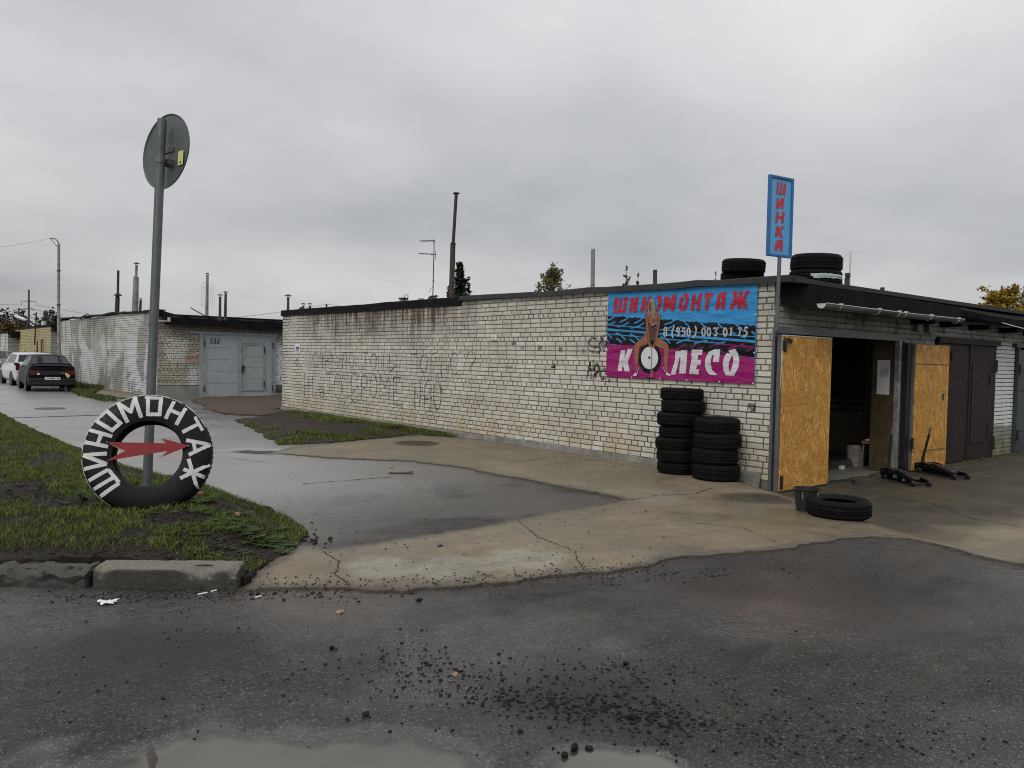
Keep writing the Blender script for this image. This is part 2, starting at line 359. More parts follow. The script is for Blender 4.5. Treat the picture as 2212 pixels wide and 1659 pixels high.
def asphaltmat():
    t = NT('wet_asphalt'); P = t.pos(); X = t.xyz()
    ag = t.vor(120, out='Color'); agd = t.vor(120); g2 = t.noise(70, 4, .7)
    base = t.mix(t.mr(t.noise(.5, 5, .6), .3, .7), (.023, .0195, .0165), (.050, .0435, .0365))
    base = t.mix(t.mr(t.noise(2.2, 5, .65), .40, .72, 0, .7), base, (.070, .059, .047))
    strk = t.noise(1.0, 5, .65, t.scale(P, (.9, 5.5, 1), (0, 0, -.75)))
    base = t.mix(t.mr(strk, .50, .64, 0, .55), base, (.018, .017, .016))
    base = t.mix(t.mul(t.mr(t.noise(1.3, 5, .7, t.scale(P, (1, 1, 1), loc=(9, 4, 0))), .52, .62), .6), base, (.020, .019, .018))
    sepc = t.n('ShaderNodeSeparateColor'); t.put(ag, sepc.inputs[0])
    base = t.mix(t.mr(sepc.outputs[0], .80, .95, 0, .75), base, (.19, .175, .155))
    base = t.mix(t.mr(sepc.outputs[1], .86, .97, 0, .8), base, (.008, .008, .008))
    flk = t.noise(34, 4, .7, t.scale(P, (1, 1, 1), loc=(5, 5, 0)))
    base = t.mix(t.mr(flk, .52, .62, 0, .75), base, (.009, .0085, .008))
    base = t.mix(t.mr(t.noise(48, 3, .7), .62, .72, 0, .5), base, (.15, .13, .10))
    trk = t.n('ShaderNodeAttribute', attribute_name='track').outputs['Fac']
    base = t.mix(t.mul(trk, t.mr(t.noise(3, 5, .7), .35, .55), .9), base, (.012, .011, .010))
    # rusty silt patch and silt drifts
    def spot(x, y, r, w=.6):
        d = t.n('ShaderNodeVectorMath', operation='DISTANCE'); q = t.n('ShaderNodeCombineXYZ'); t.put(X[0], q.inputs[0]); t.put(X[1], q.inputs[1])
        t.put(q.outputs[0], d.inputs[0]); d.inputs[1].default_value = (x, y, 0)
        return t.mr(t.mt('ADD', d.outputs['Value'], t.mul(t.mt('SUBTRACT', t.noise(1.6, 4, .6), .5), r*1.2)), r*w, r, 1, 0, True)
    s1 = onz(1680, 1290); base = t.mix(t.mul(spot(s1.x, s1.y, .8, .2), .40), base, (.15, .085, .055))
    s2 = onz(680, 1290); base = t.mix(t.mul(spot(s2.x, s2.y, .75, .2), .65), base, (.10, .07, .05))
    s3 = onz(640, 1150); base = t.mix(t.mul(spot(s3.x, s3.y, .55, .2), .6), base, (.11, .08, .06))
    s5 = onz(300, 870); base = t.mix(t.mul(spot(s5.x, s5.y, 6, .3), .5), base, (.17, .15, .13))
    dry = t.mt('MAXIMUM', spot(*onz(390, 1395).xy, .75, .1), t.mt('MAXIMUM', spot(*onz(1560, 1262).xy, .7, .1), t.mt('MAXIMUM', spot(*onz(1880, 1290).xy, 1.0, .1), spot(*onz(1250, 1520).xy, .7, .1))))
    base = t.mix(t.mul(dry, .75), base, t.mix(t.mr(g2, .35, .6), (.016, .014, .012), (.052, .044, .036)))
    wet = t.noise(.55, 4, .55, t.scale(P, (1, 1.2, 1), loc=(4, 2, 0)))
    wet2 = t.noise(4.5, 4, .6)
    wm = t.mt('ADD', t.mr(wet, .42, .58, 0, .8, True), t.mr(wet2, .35, .7, 0, .3), True)
    # the lane to the left lies wetter than the yard in front and is painted paler for its sky reflection
    wm = t.mul(wm, t.mt('SUBTRACT', 1.0, t.mul(dry, .9)))
    low = t.mr(X[2], -.004, -.0125, 0, 1, True)
    lane = t.mul(t.mr(t.mt('SUBTRACT', X[1], t.mul(X[0], .30)), 5.0, 8.0, 0, .55, True), t.mr(X[0], 7.4, 5.0, .25, 1))
    wm = t.mt('ADD', t.mt('ADD', wm, lane, True), t.mul(low, .8), True)
    base = t.mix(t.mul(wm, .3), base, (.035, .035, .036))
    base = t.mix(t.mul(lane, 1.6), base, t.mix(t.mr(t.noise(.6, 4, .6), .3, .7), (.215, .204, .198), (.30, .285, .275)))  # pale sky reflection on the lane painted into its base colour
    rough = t.mt('SUBTRACT', t.mr(wm, 0, 1, .52, .19), t.mt('ADD', t.mul(low, .08), t.mul(lane, -.22)))
    hgt = t.mt('ADD', t.mul(g2, .9), t.mul(agd, 1.0)); hgt = t.mt('ADD', hgt, t.mul(flk, -1.4)); hb = t.mul(hgt, t.mr(wm, 0, 1, 1.0, .22), t.mr(lane, 0, .5, 1, .10), t.mr(low, 0, 1, 1, .4))
    nor = t.bump(hb, .011, 1.0, t.bump(t.mul(t.noise(7, 4, .6), t.mr(lane, 0, .5, 1, .02)), .022))
    return t.fin(base, rough, 0, nor, t.mt('ADD', .32, t.mul(wm, .4)))
MT['asphalt'] = asphaltmat()
def concmat():
    t = NT('worn_tan_concrete'); X = t.xyz()
    base = t.mix(t.mr(t.noise(.8, 5, .65), .35, .65), (.165, .132, .082), (.265, .215, .140))
    def spot(px, py, r, w=.3):
        s = onz(px, py); d = t.n('ShaderNodeVectorMath', operation='DISTANCE'); q = t.n('ShaderNodeCombineXYZ'); t.put(X[0], q.inputs[0]); t.put(X[1], q.inputs[1])
        t.put(q.outputs[0], d.inputs[0]); d.inputs[1].default_value = (s.x, s.y, 0)
        return t.mr(t.mt('ADD', d.outputs['Value'], t.mul(t.mt('SUBTRACT', t.noise(1.9, 5, .65), .5), r*1.3)), r*w*.8, r*1.05, 1, 0, True)
    base = t.mix(t.mul(t.mt('MAXIMUM', spot(830, 1228, .36, .75), t.mt('MAXIMUM', spot(960, 1225, .42, .75), spot(1130, 1210, .42, .7))), .85), base, (.33, .305, .235))
    base = t.mix(t.mul(spot(1700, 1150, .8, .2), .6), base, (.22, .16, .065))
    base = t.mix(t.mul(spot(1420, 1075, .55, .6), .55), base, (.22, .205, .17))
    ax, ay, bx, by = 8.80, 6.15, 7.55, 3.75; dx_, dy_ = bx-ax, by-ay; ln = math.hypot(dx_, dy_)
    nz_ = t.mul(t.mt('SUBTRACT', t.noise(1.4, 5, .65), .5), 1.0)
    sd = t.mt('ADD', t.mt('MULTIPLY', t.mt('SUBTRACT', X[0], ax), -dy_/ln), t.mt('MULTIPLY', t.mt('SUBTRACT', X[1], ay), dx_/ln))
    pit = t.mul(t.mr(t.mt('ADD', sd, t.mul(nz_, .35)), .02, .45, 0, 1, True), t.mr(t.mt('ADD', t.mt('SUBTRACT', X[1], t.mul(X[0], -.06)), nz_), 3.45, 4.2, 0, 1, True))
    dk = t.mt('MAXIMUM', pit, spot(1640, 1078, .5, .7)); dk0 = t.mt('MAXIMUM', spot(1960, 1070, .4, .5), t.mt('MAXIMUM', spot(1640, 1075, .55, .75), t.mt('MAXIMUM', t.mt('MAXIMUM', spot(2170, 1100, 2.4, .5), spot(1790, 1090, .5, .5)), t.mt('MAXIMUM', spot(1850, 1058, 1.2, .7), spot(2080, 1060, 1.8, .7)))))
    base = t.mix(t.mul(dk, t.mr(t.noise(1.1, 4, .6, t.scale(t.pos(), (1, 1, 1), loc=(2, 8, 0))), .3, .6, .97, .80)), base, (.020, .019, .016))  # dark wet concrete on the low ground, with its shadow painted in
    ed = t.n('ShaderNodeAttribute', attribute_name='edge').outputs['Fac']
    base = t.mix(t.mul(t.mr(t.mt('ADD', ed, t.mul(t.mt('SUBTRACT', t.noise(6, 6, .75), .5), .42)), .16, .0, 0, 1, True), .85), base, (.060, .048, .036))
    base = t.mix(t.mr(t.noise(6, 5, .7), .48, .75, 0, .5), base, (.12, .095, .062))
    streak = t.noise(1.0, 4, .6, t.scale(t.pos(), (.7, 4.5, 1), (0, 0, .5)))
    base = t.mix(t.mr(streak, .52, .66, 0, .32), base, (.10, .085, .062))
    base = t.mix(t.mr(t.noise(110, 3, .65), .50, .66, 0, .7), base, (.06, .050, .036))
    base = t.mix(t.mr(t.noise(27, 5, .75), .52, .70, 0, .55), base, (.085, .070, .048))
    base = t.mix(t.mr(t.noise(2.6, 6, .75, t.scale(t.pos(), (1, 1, 1), loc=(1, 6, 0))), .50, .66, 0, .45), base, (.10, .082, .055))
    base = t.mix(t.mr(t.noise(95, 2, .6, t.scale(t.pos(), (1, 1, 1), loc=(3, 3, 3))), .66, .76, 0, .5), base, (.5, .46, .38))
    wet = t.mt('ADD', t.mr(t.noise(.8, 4, .6, t.scale(t.pos(), (1, 1, 1), loc=(7, 1, 0))), .44, .6), 0.0, True)
    base = t.mix(t.mul(wet, .3), base, (.09, .078, .055))
    nor = t.bump(t.noise(90, 4, .65), .0045, 1.0, t.bump(t.noise(9, 4, .6), .012))
    return t.fin(base, t.mt('ADD', t.mr(wet, 0, 1, .62, .30), t.mul(dk, .15)), 0, nor, t.mr(dk, 0, 1, .5, .22))
MT['concrete'] = concmat()
def dirtmat(name, a, b, st=(.2, .17, .14)):
    t = NT(name); c = t.mix(t.mr(t.noise(2.2, 5, .7), .35, .65), a, b)
    c = t.mix(t.mr(t.noise(38, 4, .7), .5, .72, 0, .85), c, tuple(x*.35 for x in a))
    c = t.mix(t.mr(t.vor(50), .12, .04, 0, .6), c, st)
    nor = t.bump(t.noise(26, 5, .7), .05, 1.0, t.bump(t.noise(90, 3, .7), .02))
    return t.fin(c, .75, 0, nor, .35)
MT['dirt'] = dirtmat('damp_soil', (.030, .021, .015), (.062, .044, .031))
MT['dirtb'] = dirtmat('brown_gravelly_soil', (.085, .060, .044), (.15, .11, .082))
MT['soildark'] = dirtmat('dark_soil', (.020, .015, .011), (.050, .037, .027), (.12, .10, .08))
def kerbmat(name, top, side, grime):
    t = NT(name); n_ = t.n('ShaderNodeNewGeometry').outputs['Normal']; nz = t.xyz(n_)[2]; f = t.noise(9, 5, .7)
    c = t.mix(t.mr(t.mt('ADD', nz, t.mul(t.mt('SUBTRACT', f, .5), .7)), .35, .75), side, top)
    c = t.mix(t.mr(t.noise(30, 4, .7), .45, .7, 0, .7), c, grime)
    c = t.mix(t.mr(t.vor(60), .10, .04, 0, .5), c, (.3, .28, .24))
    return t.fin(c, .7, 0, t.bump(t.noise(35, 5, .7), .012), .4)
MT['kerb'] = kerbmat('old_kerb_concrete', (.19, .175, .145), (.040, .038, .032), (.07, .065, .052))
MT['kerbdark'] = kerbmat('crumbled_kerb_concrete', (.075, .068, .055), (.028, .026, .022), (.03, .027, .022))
def watermat():
    t = NT('puddle_water'); nor = t.bump(t.noise(5, 3, .5), .0012)
    t.fin(t.mix(t.mr(t.noise(1.2, 3), .4, .6), (.060, .052, .038), (.095, .083, .061)), .03, 0, nor, .9, alpha=t.mr(t.n('ShaderNodeAttribute', attribute_name='deep').outputs['Fac'], 0, .011, 0, 1, True)); return t.m
MT['water'] = watermat()
def paintmat(name, c, op):
    t = NT(name); v = t.pos()
    a = t.mul(t.mr(t.noise(22, 4, .65), .34, .60), t.mr(t.noise(4, 3, .6), .25, .55, .45, 1.0), op)
    return t.fin(c, .7, 0, None, .2, alpha=a)
MT['graf'] = paintmat('faded_black_spray', (.03, .03, .03), .80)
MT['graf2'] = paintmat('black_spray', (.02, .02, .02), .95)
MT['grafg'] = paintmat('grey_spray', (.14, .14, .13), .9)
def bannermat():
    t = NT('banner_vinyl')
    X = t.xyz(); f = t.noise(1.0, 3, .5, t.scale(t.pos(), (1, 3.2, 1.6), (.6, 0, 0)))
    return t

# ------------------------------------------------------------------ mesh builder and object helpers
def WM(o):
    m = o.matrix_basis.copy()
    return (WM(o.parent) @ m) if o.parent else m
def link(o, parent=None):
    COL.objects.link(o)
    if parent is not None: o.parent = parent
    return o
def tag(o, label=None, cat=None, group=None, kind=None):
    for k, v in (('label', label), ('category', cat), ('group', group), ('kind', kind)):
        if v: o[k] = v
    return o
def thing(name, label, cat, loc=(0, 0, 0), rz=0.0, group=None):
    o = bpy.data.objects.new(name, None); o.empty_display_size = .2
    o.location = loc; o.rotation_euler = (0, 0, rz); link(o)
    return tag(o, label, cat, group)
def meshobj(name, V, Fc, mats, parent=None, world=False, smooth=False, mi=None, rnd=None):
    me = bpy.data.meshes.new(name)
    if world and parent is not None:
        inv = WM(parent).inverted(); V = [inv @ Vector(v) for v in V]
    me.from_pydata([tuple(v) for v in V], [], Fc)
    for m in (mats if isinstance(mats, (list, tuple)) else [mats]): me.materials.append(MT[m] if isinstance(m, str) else m)
    if mi: me.polygons.foreach_set('material_index', mi)
    if smooth: me.polygons.foreach_set('use_smooth', [True]*len(Fc))
    if rnd is not None:
        a = me.attributes.new('rnd', 'FLOAT', 'FACE'); a.data.foreach_set('value', rnd)
    me.update()
    o = bpy.data.objects.new(name, me)
    return link(o, parent)
class MB:
    def __init__(s): s.V = []; s.F = []; s.X = None
    def add(s, V, Fc):
        b = len(s.V)
        s.V += [ (s.X @ Vector(v)) if s.X is not None else Vector(v) for v in V]
        s.F += [tuple(b+i for i in f) for f in Fc]
    def box(s, c, d, R=None, bev=0.0):
        c = Vector(c); hx, hy, hz = d[0]/2, d[1]/2, d[2]/2
        if bev > 0:
            b = min(bev, hx*.9, hy*.9, hz*.9); bm = bmesh.new(); bmesh.ops.create_cube(bm, size=2.0)
            for v in bm.verts: v.co = Vector((v.co.x*hx, v.co.y*hy, v.co.z*hz))
            bmesh.ops.bevel(bm, geom=list(bm.edges), offset=b, segments=1, affect='EDGES')
            bm.verts.index_update(); V = [v.co.copy() for v in bm.verts]; Fc = [tuple(v.index for v in f.verts) for f in bm.faces]; bm.free()
        else:
            V = [Vector((x*hx, y*hy, z*hz)) for x in (-1, 1) for y in (-1, 1) for z in (-1, 1)]
            Fc = [(0, 1, 3, 2), (4, 6, 7, 5), (0, 4, 5, 1), (2, 3, 7, 6), (0, 2, 6, 4), (1, 5, 7, 3)]
        if R is not None: V = [R @ v for v in V]
        s.add([c+v for v in V], Fc); return s
    def bb(s, x0, x1, y0, y1, z0, z1, bev=0.0):
        return s.box(((x0+x1)/2, (y0+y1)/2, (z0+z1)/2), (abs(x1-x0), abs(y1-y0), abs(z1-z0)), None, bev)
    def frame(s, p0, p1):
        d = (Vector(p1)-Vector(p0)); d.normalize(); a = Vector((0, 0, 1)) if abs(d.z) < .9 else Vector((1, 0, 0))
        u = d.cross(a); u.normalize(); return u, d.cross(u)
    def cyl(s, p0, p1, r0, r1=None, n=12, caps=True):
        r1 = r0 if r1 is None else r1; p0 = Vector(p0); p1 = Vector(p1); u, v = s.frame(p0, p1)
        V = [p+(u*math.cos(2*PI*i/n)+v*math.sin(2*PI*i/n))*r for p, r in ((p0, r0), (p1, r1)) for i in range(n)]
        Fc = [(i, (i+1) % n, n+(i+1) % n, n+i) for i in range(n)]
        if caps: Fc += [tuple(range(n))[::-1], tuple(range(n, 2*n))]
        s.add(V, Fc); return s
    def tube(s, pts, r, n=8):
        pts = [Vector(p) for p in pts]; V = []; u = None
        for i, p in enumerate(pts):
            d = (pts[min(i+1, len(pts)-1)]-pts[max(i-1, 0)]).normalized()
            if u is None: u, v = s.frame(p, p+d)
            u = (u-d*u.dot(d)).normalized(); v = d.cross(u)
            rr = r[i] if isinstance(r, (list, tuple)) else r
            V += [p+(u*math.cos(2*PI*k/n)+v*math.sin(2*PI*k/n))*rr for k in range(n)]
        m = len(pts)
        Fc = [(i*n+k, i*n+(k+1) % n, (i+1)*n+(k+1) % n, (i+1)*n+k) for i in range(m-1) for k in range(n)]
        Fc += [tuple(range(n))[::-1], tuple(range((m-1)*n, m*n))]
        s.add(V, Fc); return s
    def lathe(s, prof, n=32, M=None, closed=False, arc=2*PI, mod=None):
        full = abs(arc-2*PI) < 1e-6; m = len(prof); k = n if full else n+1; V = []
        for i in range(k):
            a = arc*i/n
            for j, (r, z) in enumerate(prof):
                if mod: r, z = mod(i, j, r, z)
                p = Vector((r*math.cos(a), r*math.sin(a), z)); V.append(M @ p if M else p)
        mm = m if closed else m-1
        Fc = [(i*m+j, ((i+1) % k)*m+j, ((i+1) % k)*m+(j+1) % m, i*m+(j+1) % m) for i in range(n) for j in range(mm)]
        s.add(V, Fc); return s
    def poly(s, pts, off):
        # flat polygon extruded by vector off (triangulated)
        pts = [Vector(p) for p in pts]; n = len(pts); off = Vector(off)
        tri = geometry.tessellate_polygon([pts])
        V = pts+[p+off for p in pts]
        Fc = [tuple(t) for t in tri]+[tuple(i+n for i in reversed(t)) for t in tri]+[(i, (i+1) % n, n+(i+1) % n, n+i) for i in range(n)]
        s.add(V, Fc); return s
    def flat(s, pts):
        pts = [Vector(p) for p in pts]; tri = geometry.tessellate_polygon([pts]); s.add(pts, [tuple(t) for t in tri]); return s
    def ribbon(s, pts, w, nrm):
        pts = [Vector(p) for p in pts]; nrm = Vector(nrm); V = []
        for i, p in enumerate(pts):
            d = (pts[min(i+1, len(pts)-1)]-pts[max(i-1, 0)]); d.normalize(); q = d.cross(nrm).normalized()
            ww = w[i] if isinstance(w, (list, tuple)) else w
            V += [p-q*ww/2, p+q*ww/2]
        s.add(V, [(2*i, 2*i+1, 2*i+3, 2*i+2) for i in range(len(pts)-1)]); return s
    def build(s, name, mat, parent=None, world=False, smooth=False):
        return meshobj(name, s.V, s.F, mat, parent, world, smooth)
def autosmooth(o, ang=40):
    me = o.data; me.polygons.foreach_set('use_smooth', [True]*len(me.polygons))
    bm = bmesh.new(); bm.from_mesh(me); c = math.radians(ang)
    bmesh.ops.recalc_face_normals(bm, faces=list(bm.faces))
    for e in bm.edges:
        if len(e.link_faces) == 2 and e.calc_face_angle(0) > c: e.smooth = False
    bm.to_mesh(me); bm.free(); return o
def copytree(o, parent=None):
    c = o.copy(); link(c, parent)
    for ch in [x for x in bpy.data.objects if x.parent == o]: copytree(ch, c)
    return c
def dup_children(src, root):
    for ch in list(src.children):
        c = ch.copy(); link(c, root)
        for g in list(ch.children):
            d = g.copy(); link(d, c)
def textobj(txt, size, M, mat, name, parent, xs=1.0, world=True):
    cu = bpy.data.curves.new(name, 'FONT'); cu.body = txt; cu.size = size; cu.align_x = 'CENTER'; cu.align_y = 'CENTER'
    cu.resolution_u = 3; cu.offset = size*.012
    tmp = bpy.data.objects.new(name, cu); COL.objects.link(tmp); bpy.context.view_layer.update()
    me = bpy.data.meshes.new_from_object(tmp.evaluated_get(bpy.context.evaluated_depsgraph_get()))
    V = [M @ Vector((v.co.x*xs, v.co.y, 0)) for v in me.vertices]; Fc = [tuple(p.vertices) for p in me.polygons]
    bpy.data.objects.remove(tmp); bpy.data.meshes.remove(me)
    return meshobj(name, V, Fc, mat, parent, world)

# ------------------------------------------------------------------ terrain sheets
def axis_coords(lo, a, b, hi, step, grow=1.25):
    m = list(np.arange(a, b+1e-6, step)); s = step; L = []; x = a
    while x > lo: s *= grow; x -= s; L.append(x)
    R = []; s = step; x = m[-1]
    while x < hi: s *= grow; x += s; R.append(x)
    return np.array(L[::-1]+m+R)
def gridmesh(name, xs, ys, Z, mat, mask=None, **k):
    nx, ny = len(xs), len(ys); XX, YY = np.meshgrid(xs, ys, indexing='ij')
    co = np.stack([XX, YY, Z], -1).reshape(-1, 3)
    i, j = np.meshgrid(np.arange(nx-1), np.arange(ny-1), indexing='ij')
    a = (i*ny+j); q = np.stack([a, a+ny, a+ny+1, a+1], -1)
    if mask is not None: q = q[mask]
    q = q.reshape(-1, 4)
    me = bpy.data.meshes.new(name); me.vertices.add(len(co)); me.vertices.foreach_set('co', co.ravel())
    me.loops.add(q.size); me.loops.foreach_set('vertex_index', q.ravel().astype(np.int32))
    me.polygons.add(len(q)); me.polygons.foreach_set('loop_start', np.arange(0, q.size, 4, dtype=np.int32))
    me.polygons.foreach_set('use_smooth', np.ones(len(q), bool))
    me.update(calc_edges=True); me.validate(); me.materials.append(MT[mat])
    o = bpy.data.objects.new(name, me); link(o); return o
xs = axis_coords(-900, -3.0, 13.5, 1200, .055); ys = axis_coords(-60, 0.3, 13.5, 1500, .055)
XX, YY = np.meshgrid(xs, ys, indexing='ij')
road = gridmesh('wet_asphalt_road', xs, ys, H(XX, YY), 'asphalt'); tag(road, kind='structure')
TRK = [[(2048+x*1.614, 1536+y*1.614) for x, y in L] for L in ([(520, 690), (620, 650), (720, 615), (850, 585), (950, 545), (1060, 480)], [(570, 705), (700, 695), (820, 675), (930, 645), (1060, 625), (1240, 600)],
       [(150, 500), (280, 490), (420, 465), (530, 455)], [(-200, 560), (0, 530), (150, 515)], [(-1850, 700), (-1700, 720), (-1500, 730)])]
_P = np.column_stack([XX.ravel(), YY.ravel()]); _n = (_P[:, 0] > -3) & (_P[:, 0] < 9) & (_P[:, 1] > .3) & (_P[:, 1] < 8); _t = np.zeros(len(_P))
_wob = (vnoise(_P[:, 0], _P[:, 1], 4, 61)-.5)*.10
for k, (cx_, cy_, rx, ry, rot, dep) in enumerate(BAS):
    zw = -.0140-.0012*k; R0 = 2.0*max(rx, ry)
    gx = np.arange(cx_-R0, cx_+R0, .045); gy = np.arange(cy_-R0, cy_+R0, .045); GX, GY = np.meshgrid(gx, gy, indexing='ij')
    ca_, sa_ = math.cos(rot), math.sin(rot); inr = (((GX-cx_)*ca_+(GY-cy_)*sa_)/(2*rx))**2+((-(GX-cx_)*sa_+(GY-cy_)*ca_)/(2*ry))**2 < 1
    dp = zw-H(GX, GY); ok_ = inr[:-1, :-1] & (np.maximum(np.maximum(dp[:-1, :-1], dp[1:, 1:]), np.maximum(dp[1:, :-1], dp[:-1, 1:])) > -.001)
    o = gridmesh('puddle_water', gx, gy, np.full(GX.shape, zw), 'water', ok_); tag(o, kind='structure')
    a_ = o.data.attributes.new('deep', 'FLOAT', 'POINT'); a_.data.foreach_set('value', dp.ravel())
def jag(poly, amp=.04, step=.045, seed=3):
    out = []
    n = len(poly)
    for i in range(n):
        a = Vector(poly[i][:2]); b = Vector(poly[(i+1) % n][:2]); d = b-a; m = max(1, int(d.length/step)); nn = Vector((-d.y, d.x)).normalized() if d.length > 0 else Vector((0, 0))
        for k in range(m):
            p = a+d*k/m
            w = (vnoise(p.x, p.y, 2.2, seed)-.5)*amp*1.6+(vnoise(p.x, p.y, 7, seed+1)-.5)*amp*.8+(vnoise(p.x, p.y, 22, seed+2)-.5)*amp*.45
            if min((p-a).length, (b-p).length) < 1e-3: w *= .4
            out.append(p+nn*float(w))
    return out
def inside(P, poly):
    x, y = P[:, 0], P[:, 1]; r = np.zeros(len(P), bool); n = len(poly)
    for i in range(n):
        x0, y0 = poly[i][0], poly[i][1]; x1, y1 = poly[(i+1) % n][0], poly[(i+1) % n][1]
        if y0 == y1: continue
        r ^= ((y0 > y) != (y1 > y)) & (x < (x1-x0)*(y-y0)/(y1-y0)+x0)
    return r
def pdist(P, line):
    d = np.full(len(P), 1e9)
    for i in range(len(line)-1):
        a = np.array(line[i][:2]); b = np.array(line[i+1][:2]); ab = b-a; t = np.clip(((P-a)@ab)/max(1e-9, ab@ab), 0, 1)
        d = np.minimum(d, np.linalg.norm(P-(a+t[:, None]*ab), axis=1))
    return d
def sheet(name, poly, zf, mat, step=.15, skirt=.03, jg=.04, kind='structure'):
    ol = jag(poly, jg); P = np.array([(p.x, p.y) for p in ol])
    lo, hi = P.min(0), P.max(0); gx = np.arange(lo[0]+step/2, hi[0], step); gy = np.arange(lo[1]+step/2, hi[1], step)
    G = np.array([(a+rng.uniform(-.25, .25)*step, b+rng.uniform(-.25, .25)*step) for a in gx for b in gy])
    G = G[inside(G, P)]; G = G[pdist(G, list(P)+[P[0]]) > step*.35]
    allp = [Vector(p) for p in P]+[Vector(p) for p in G]
    res = geometry.delaunay_2d_cdt(allp, [], [list(range(len(P)))], 1, 1e-5)
    V2 = np.array([(v.x, v.y) for v in res[0]]); tris = [tuple(t) for t in res[2]]
    z = zf(V2[:, 0], V2[:, 1]); V = [(a, b, c) for (a, b), c in zip(V2, z)]
    ec = {}
    for t in tris:
        for i in range(3):
            e = (t[i], t[(i+1) % 3]); k = (min(e), max(e)); ec.setdefault(k, []).append(e)
    bd = [v[0] for v in ec.values() if len(v) == 1]; base = {}
    for a, b in bd:
        for q in (a, b):
            if q not in base: base[q] = len(V); V.append((V[q][0], V[q][1], V[q][2]-skirt))
    tris += [(b, a, base[a], base[b]) for a, b in bd]
    o = meshobj(name, V, tris, mat, smooth=False)
    me = o.data; me.polygons.foreach_set('use_smooth', [len(p.vertices) == 3 for p in me.polygons])
    at_ = me.attributes.new('edge', 'FLOAT', 'POINT'); co = np.array([v[:2] for v in V]); at_.data.foreach_set('value', pdist(co, list(P)+[P[0]]))
    return tag(o, kind=kind)
for L in TRK:
    W_ = [onz(a/4096*WID, b/4096*WID) for a, b in L]; _t[_n] = np.maximum(_t[_n], sstep(1-(pdist(_P[_n], [p[:2] for p in W_])+_wob[_n])/.10))
_a = road.data.attributes.new('track', 'FLOAT', 'POINT'); _a.data.foreach_set('value', _t)
def W2(*pp, **k): return [onz(a, b, k.get('z', 0)) for a, b in pp]
# concrete apron around the dark asphalt wedge
con = W2((575, 978), (640, 966), (752, 956), (905, 941), (1100, 955))
con += [Vector((9.32, 9.2)), Vector((9.32, 5.9)), Vector((13.0, 5.9)), Vector((22.0, 5.9)), Vector((22, 2.6))]
con += W2((2212, 1216), (2120, 1196), (2050, 1178), (1950, 1164), (1870, 1163), (1750, 1179), (1530, 1204), (1400, 1221), (1250, 1240), (1040, 1261), (850, 1274), (620, 1272), (536, 1275), (556, 1236), (600, 1205), (650, 1180), (705, 1190),
          (820, 1172), (960, 1150), (1150, 1117), (1290, 1092), (1352, 1081), (1270, 1065), (1200, 1051), (1000, 1012), (865, 996), (700, 990))
con = [Vector((p[0], p[1])) for p in con]
sheet('concrete_apron', con, lambda x, y: H(x, y)+.016, 'concrete', .09, .03, .085)
# soil and grass strip along the white wall
dirtp = [Vector(p[:2]) for p in W2((512, 908), (560, 902), (624, 890))]+[Vector((9.3, 20.5)), Vector((9.3, 12.5))]+[Vector(p[:2]) for p in W2((905, 940), (820, 948), (655, 960), (600, 962), (575, 944))]
def zstrip(x, y):
    P = np.stack([x, y], 1); d = pdist(P, [p for p in dirtp]+[dirtp[0]])
    return H(x, y)+.012+.09*sstep(d/.8)+(vnoise(x, y, 4, 8)-.5)*.05*sstep(d/.3)
sheet('soil_strip_beside_wall', dirtp, zstrip, 'dirt', .12, .03, .10)
# gravelly lane in front of garage 332
lane = [Vector(p[:2]) for p in W2((418, 866), (440, 858))]+[Vector((9.6, 27.98)), Vector((30, 27.98)), Vector((30, 21.3)), Vector((9.3, 21.3)), Vector((9.25, 20.4))]+[Vector(p[:2]) for p in W2((560, 900), (480, 896), (440, 880))]
sheet('brown_soil_lane', lane, lambda x, y: H(x, y)+.010+(vnoise(x, y, 2, 3))*.03, 'dirtb', .35, .03, .2)
# grass verge with its mound
back = [onz(*p, 0) for p in ((-330, 850), (-120, 868), (0, 893), (60, 925), (130, 955), (200, 985), (300, 1020), (430, 1046), (560, 1096), (622, 1121), (666, 1152), (640, 1182), (595, 1210), (552, 1237))]
front = [onz(*p, 0) for p in ((528, 1262),)]+[onz(*p, 0) for p in ((350, 1250), (190, 1250), (0, 1250), (-420, 1248))]
vpoly = [Vector(p[:2]) for p in back+front]
bl_ = [p[:2] for p in back]; fl_ = [p[:2] for p in front]
MND = [(*_b(470, 1150), .38, .07), (*_b(560, 1165), .30, .05), (*_b(60, 1120), .5, .08), (*_b(250, 1100), .5, .04)]
def zverge(x, y):
    x = np.atleast_1d(np.asarray(x, float)); y = np.atleast_1d(np.asarray(y, float))
    P = np.stack([x, y], 1); db = pdist(P, bl_); df = pdist(P, fl_)
    z = .02+.22*sstep(db/.85)*(.52+.48*sstep(df/.95))
    for mx_, my_, mr_, mh in MND:
        d = np.hypot(x-mx_, y-my_)/mr_; z = z+mh*sstep(1-d)*sstep(db/.25)
    z = z+(vnoise(x, y, 5, 11)-.5)*.045*sstep(db/.2)+(vnoise(x, y, 14, 12)-.5)*.03*sstep(db/.2)
    return z+H(x, y)*(1-sstep(db/.3))
SOIL = [(*_b(60, 1105), .42), (*_b(10, 1130), .42), (*_b(600, 1190), .3), (*_b(480, 1150), .40), (*_b(560, 1185), .28), (*_b(400, 1180), .35), (*_b(520, 1205), .35), (*_b(130, 1150), .35)]
def soilness(x, y):
    P = np.stack([x, y], 1); s = np.zeros(len(P))
    for a, b, r in SOIL: s = np.maximum(s, 1-np.hypot(x-a, y-b)/r)
    s = np.maximum(s, .75-pdist(P, fl_)/.42)
    return s+(vnoise(x, y, 3.5, 21)-.5)*.7
sheet('soil_verge', vpoly, zverge, 'soildark', .07, .05, .06)
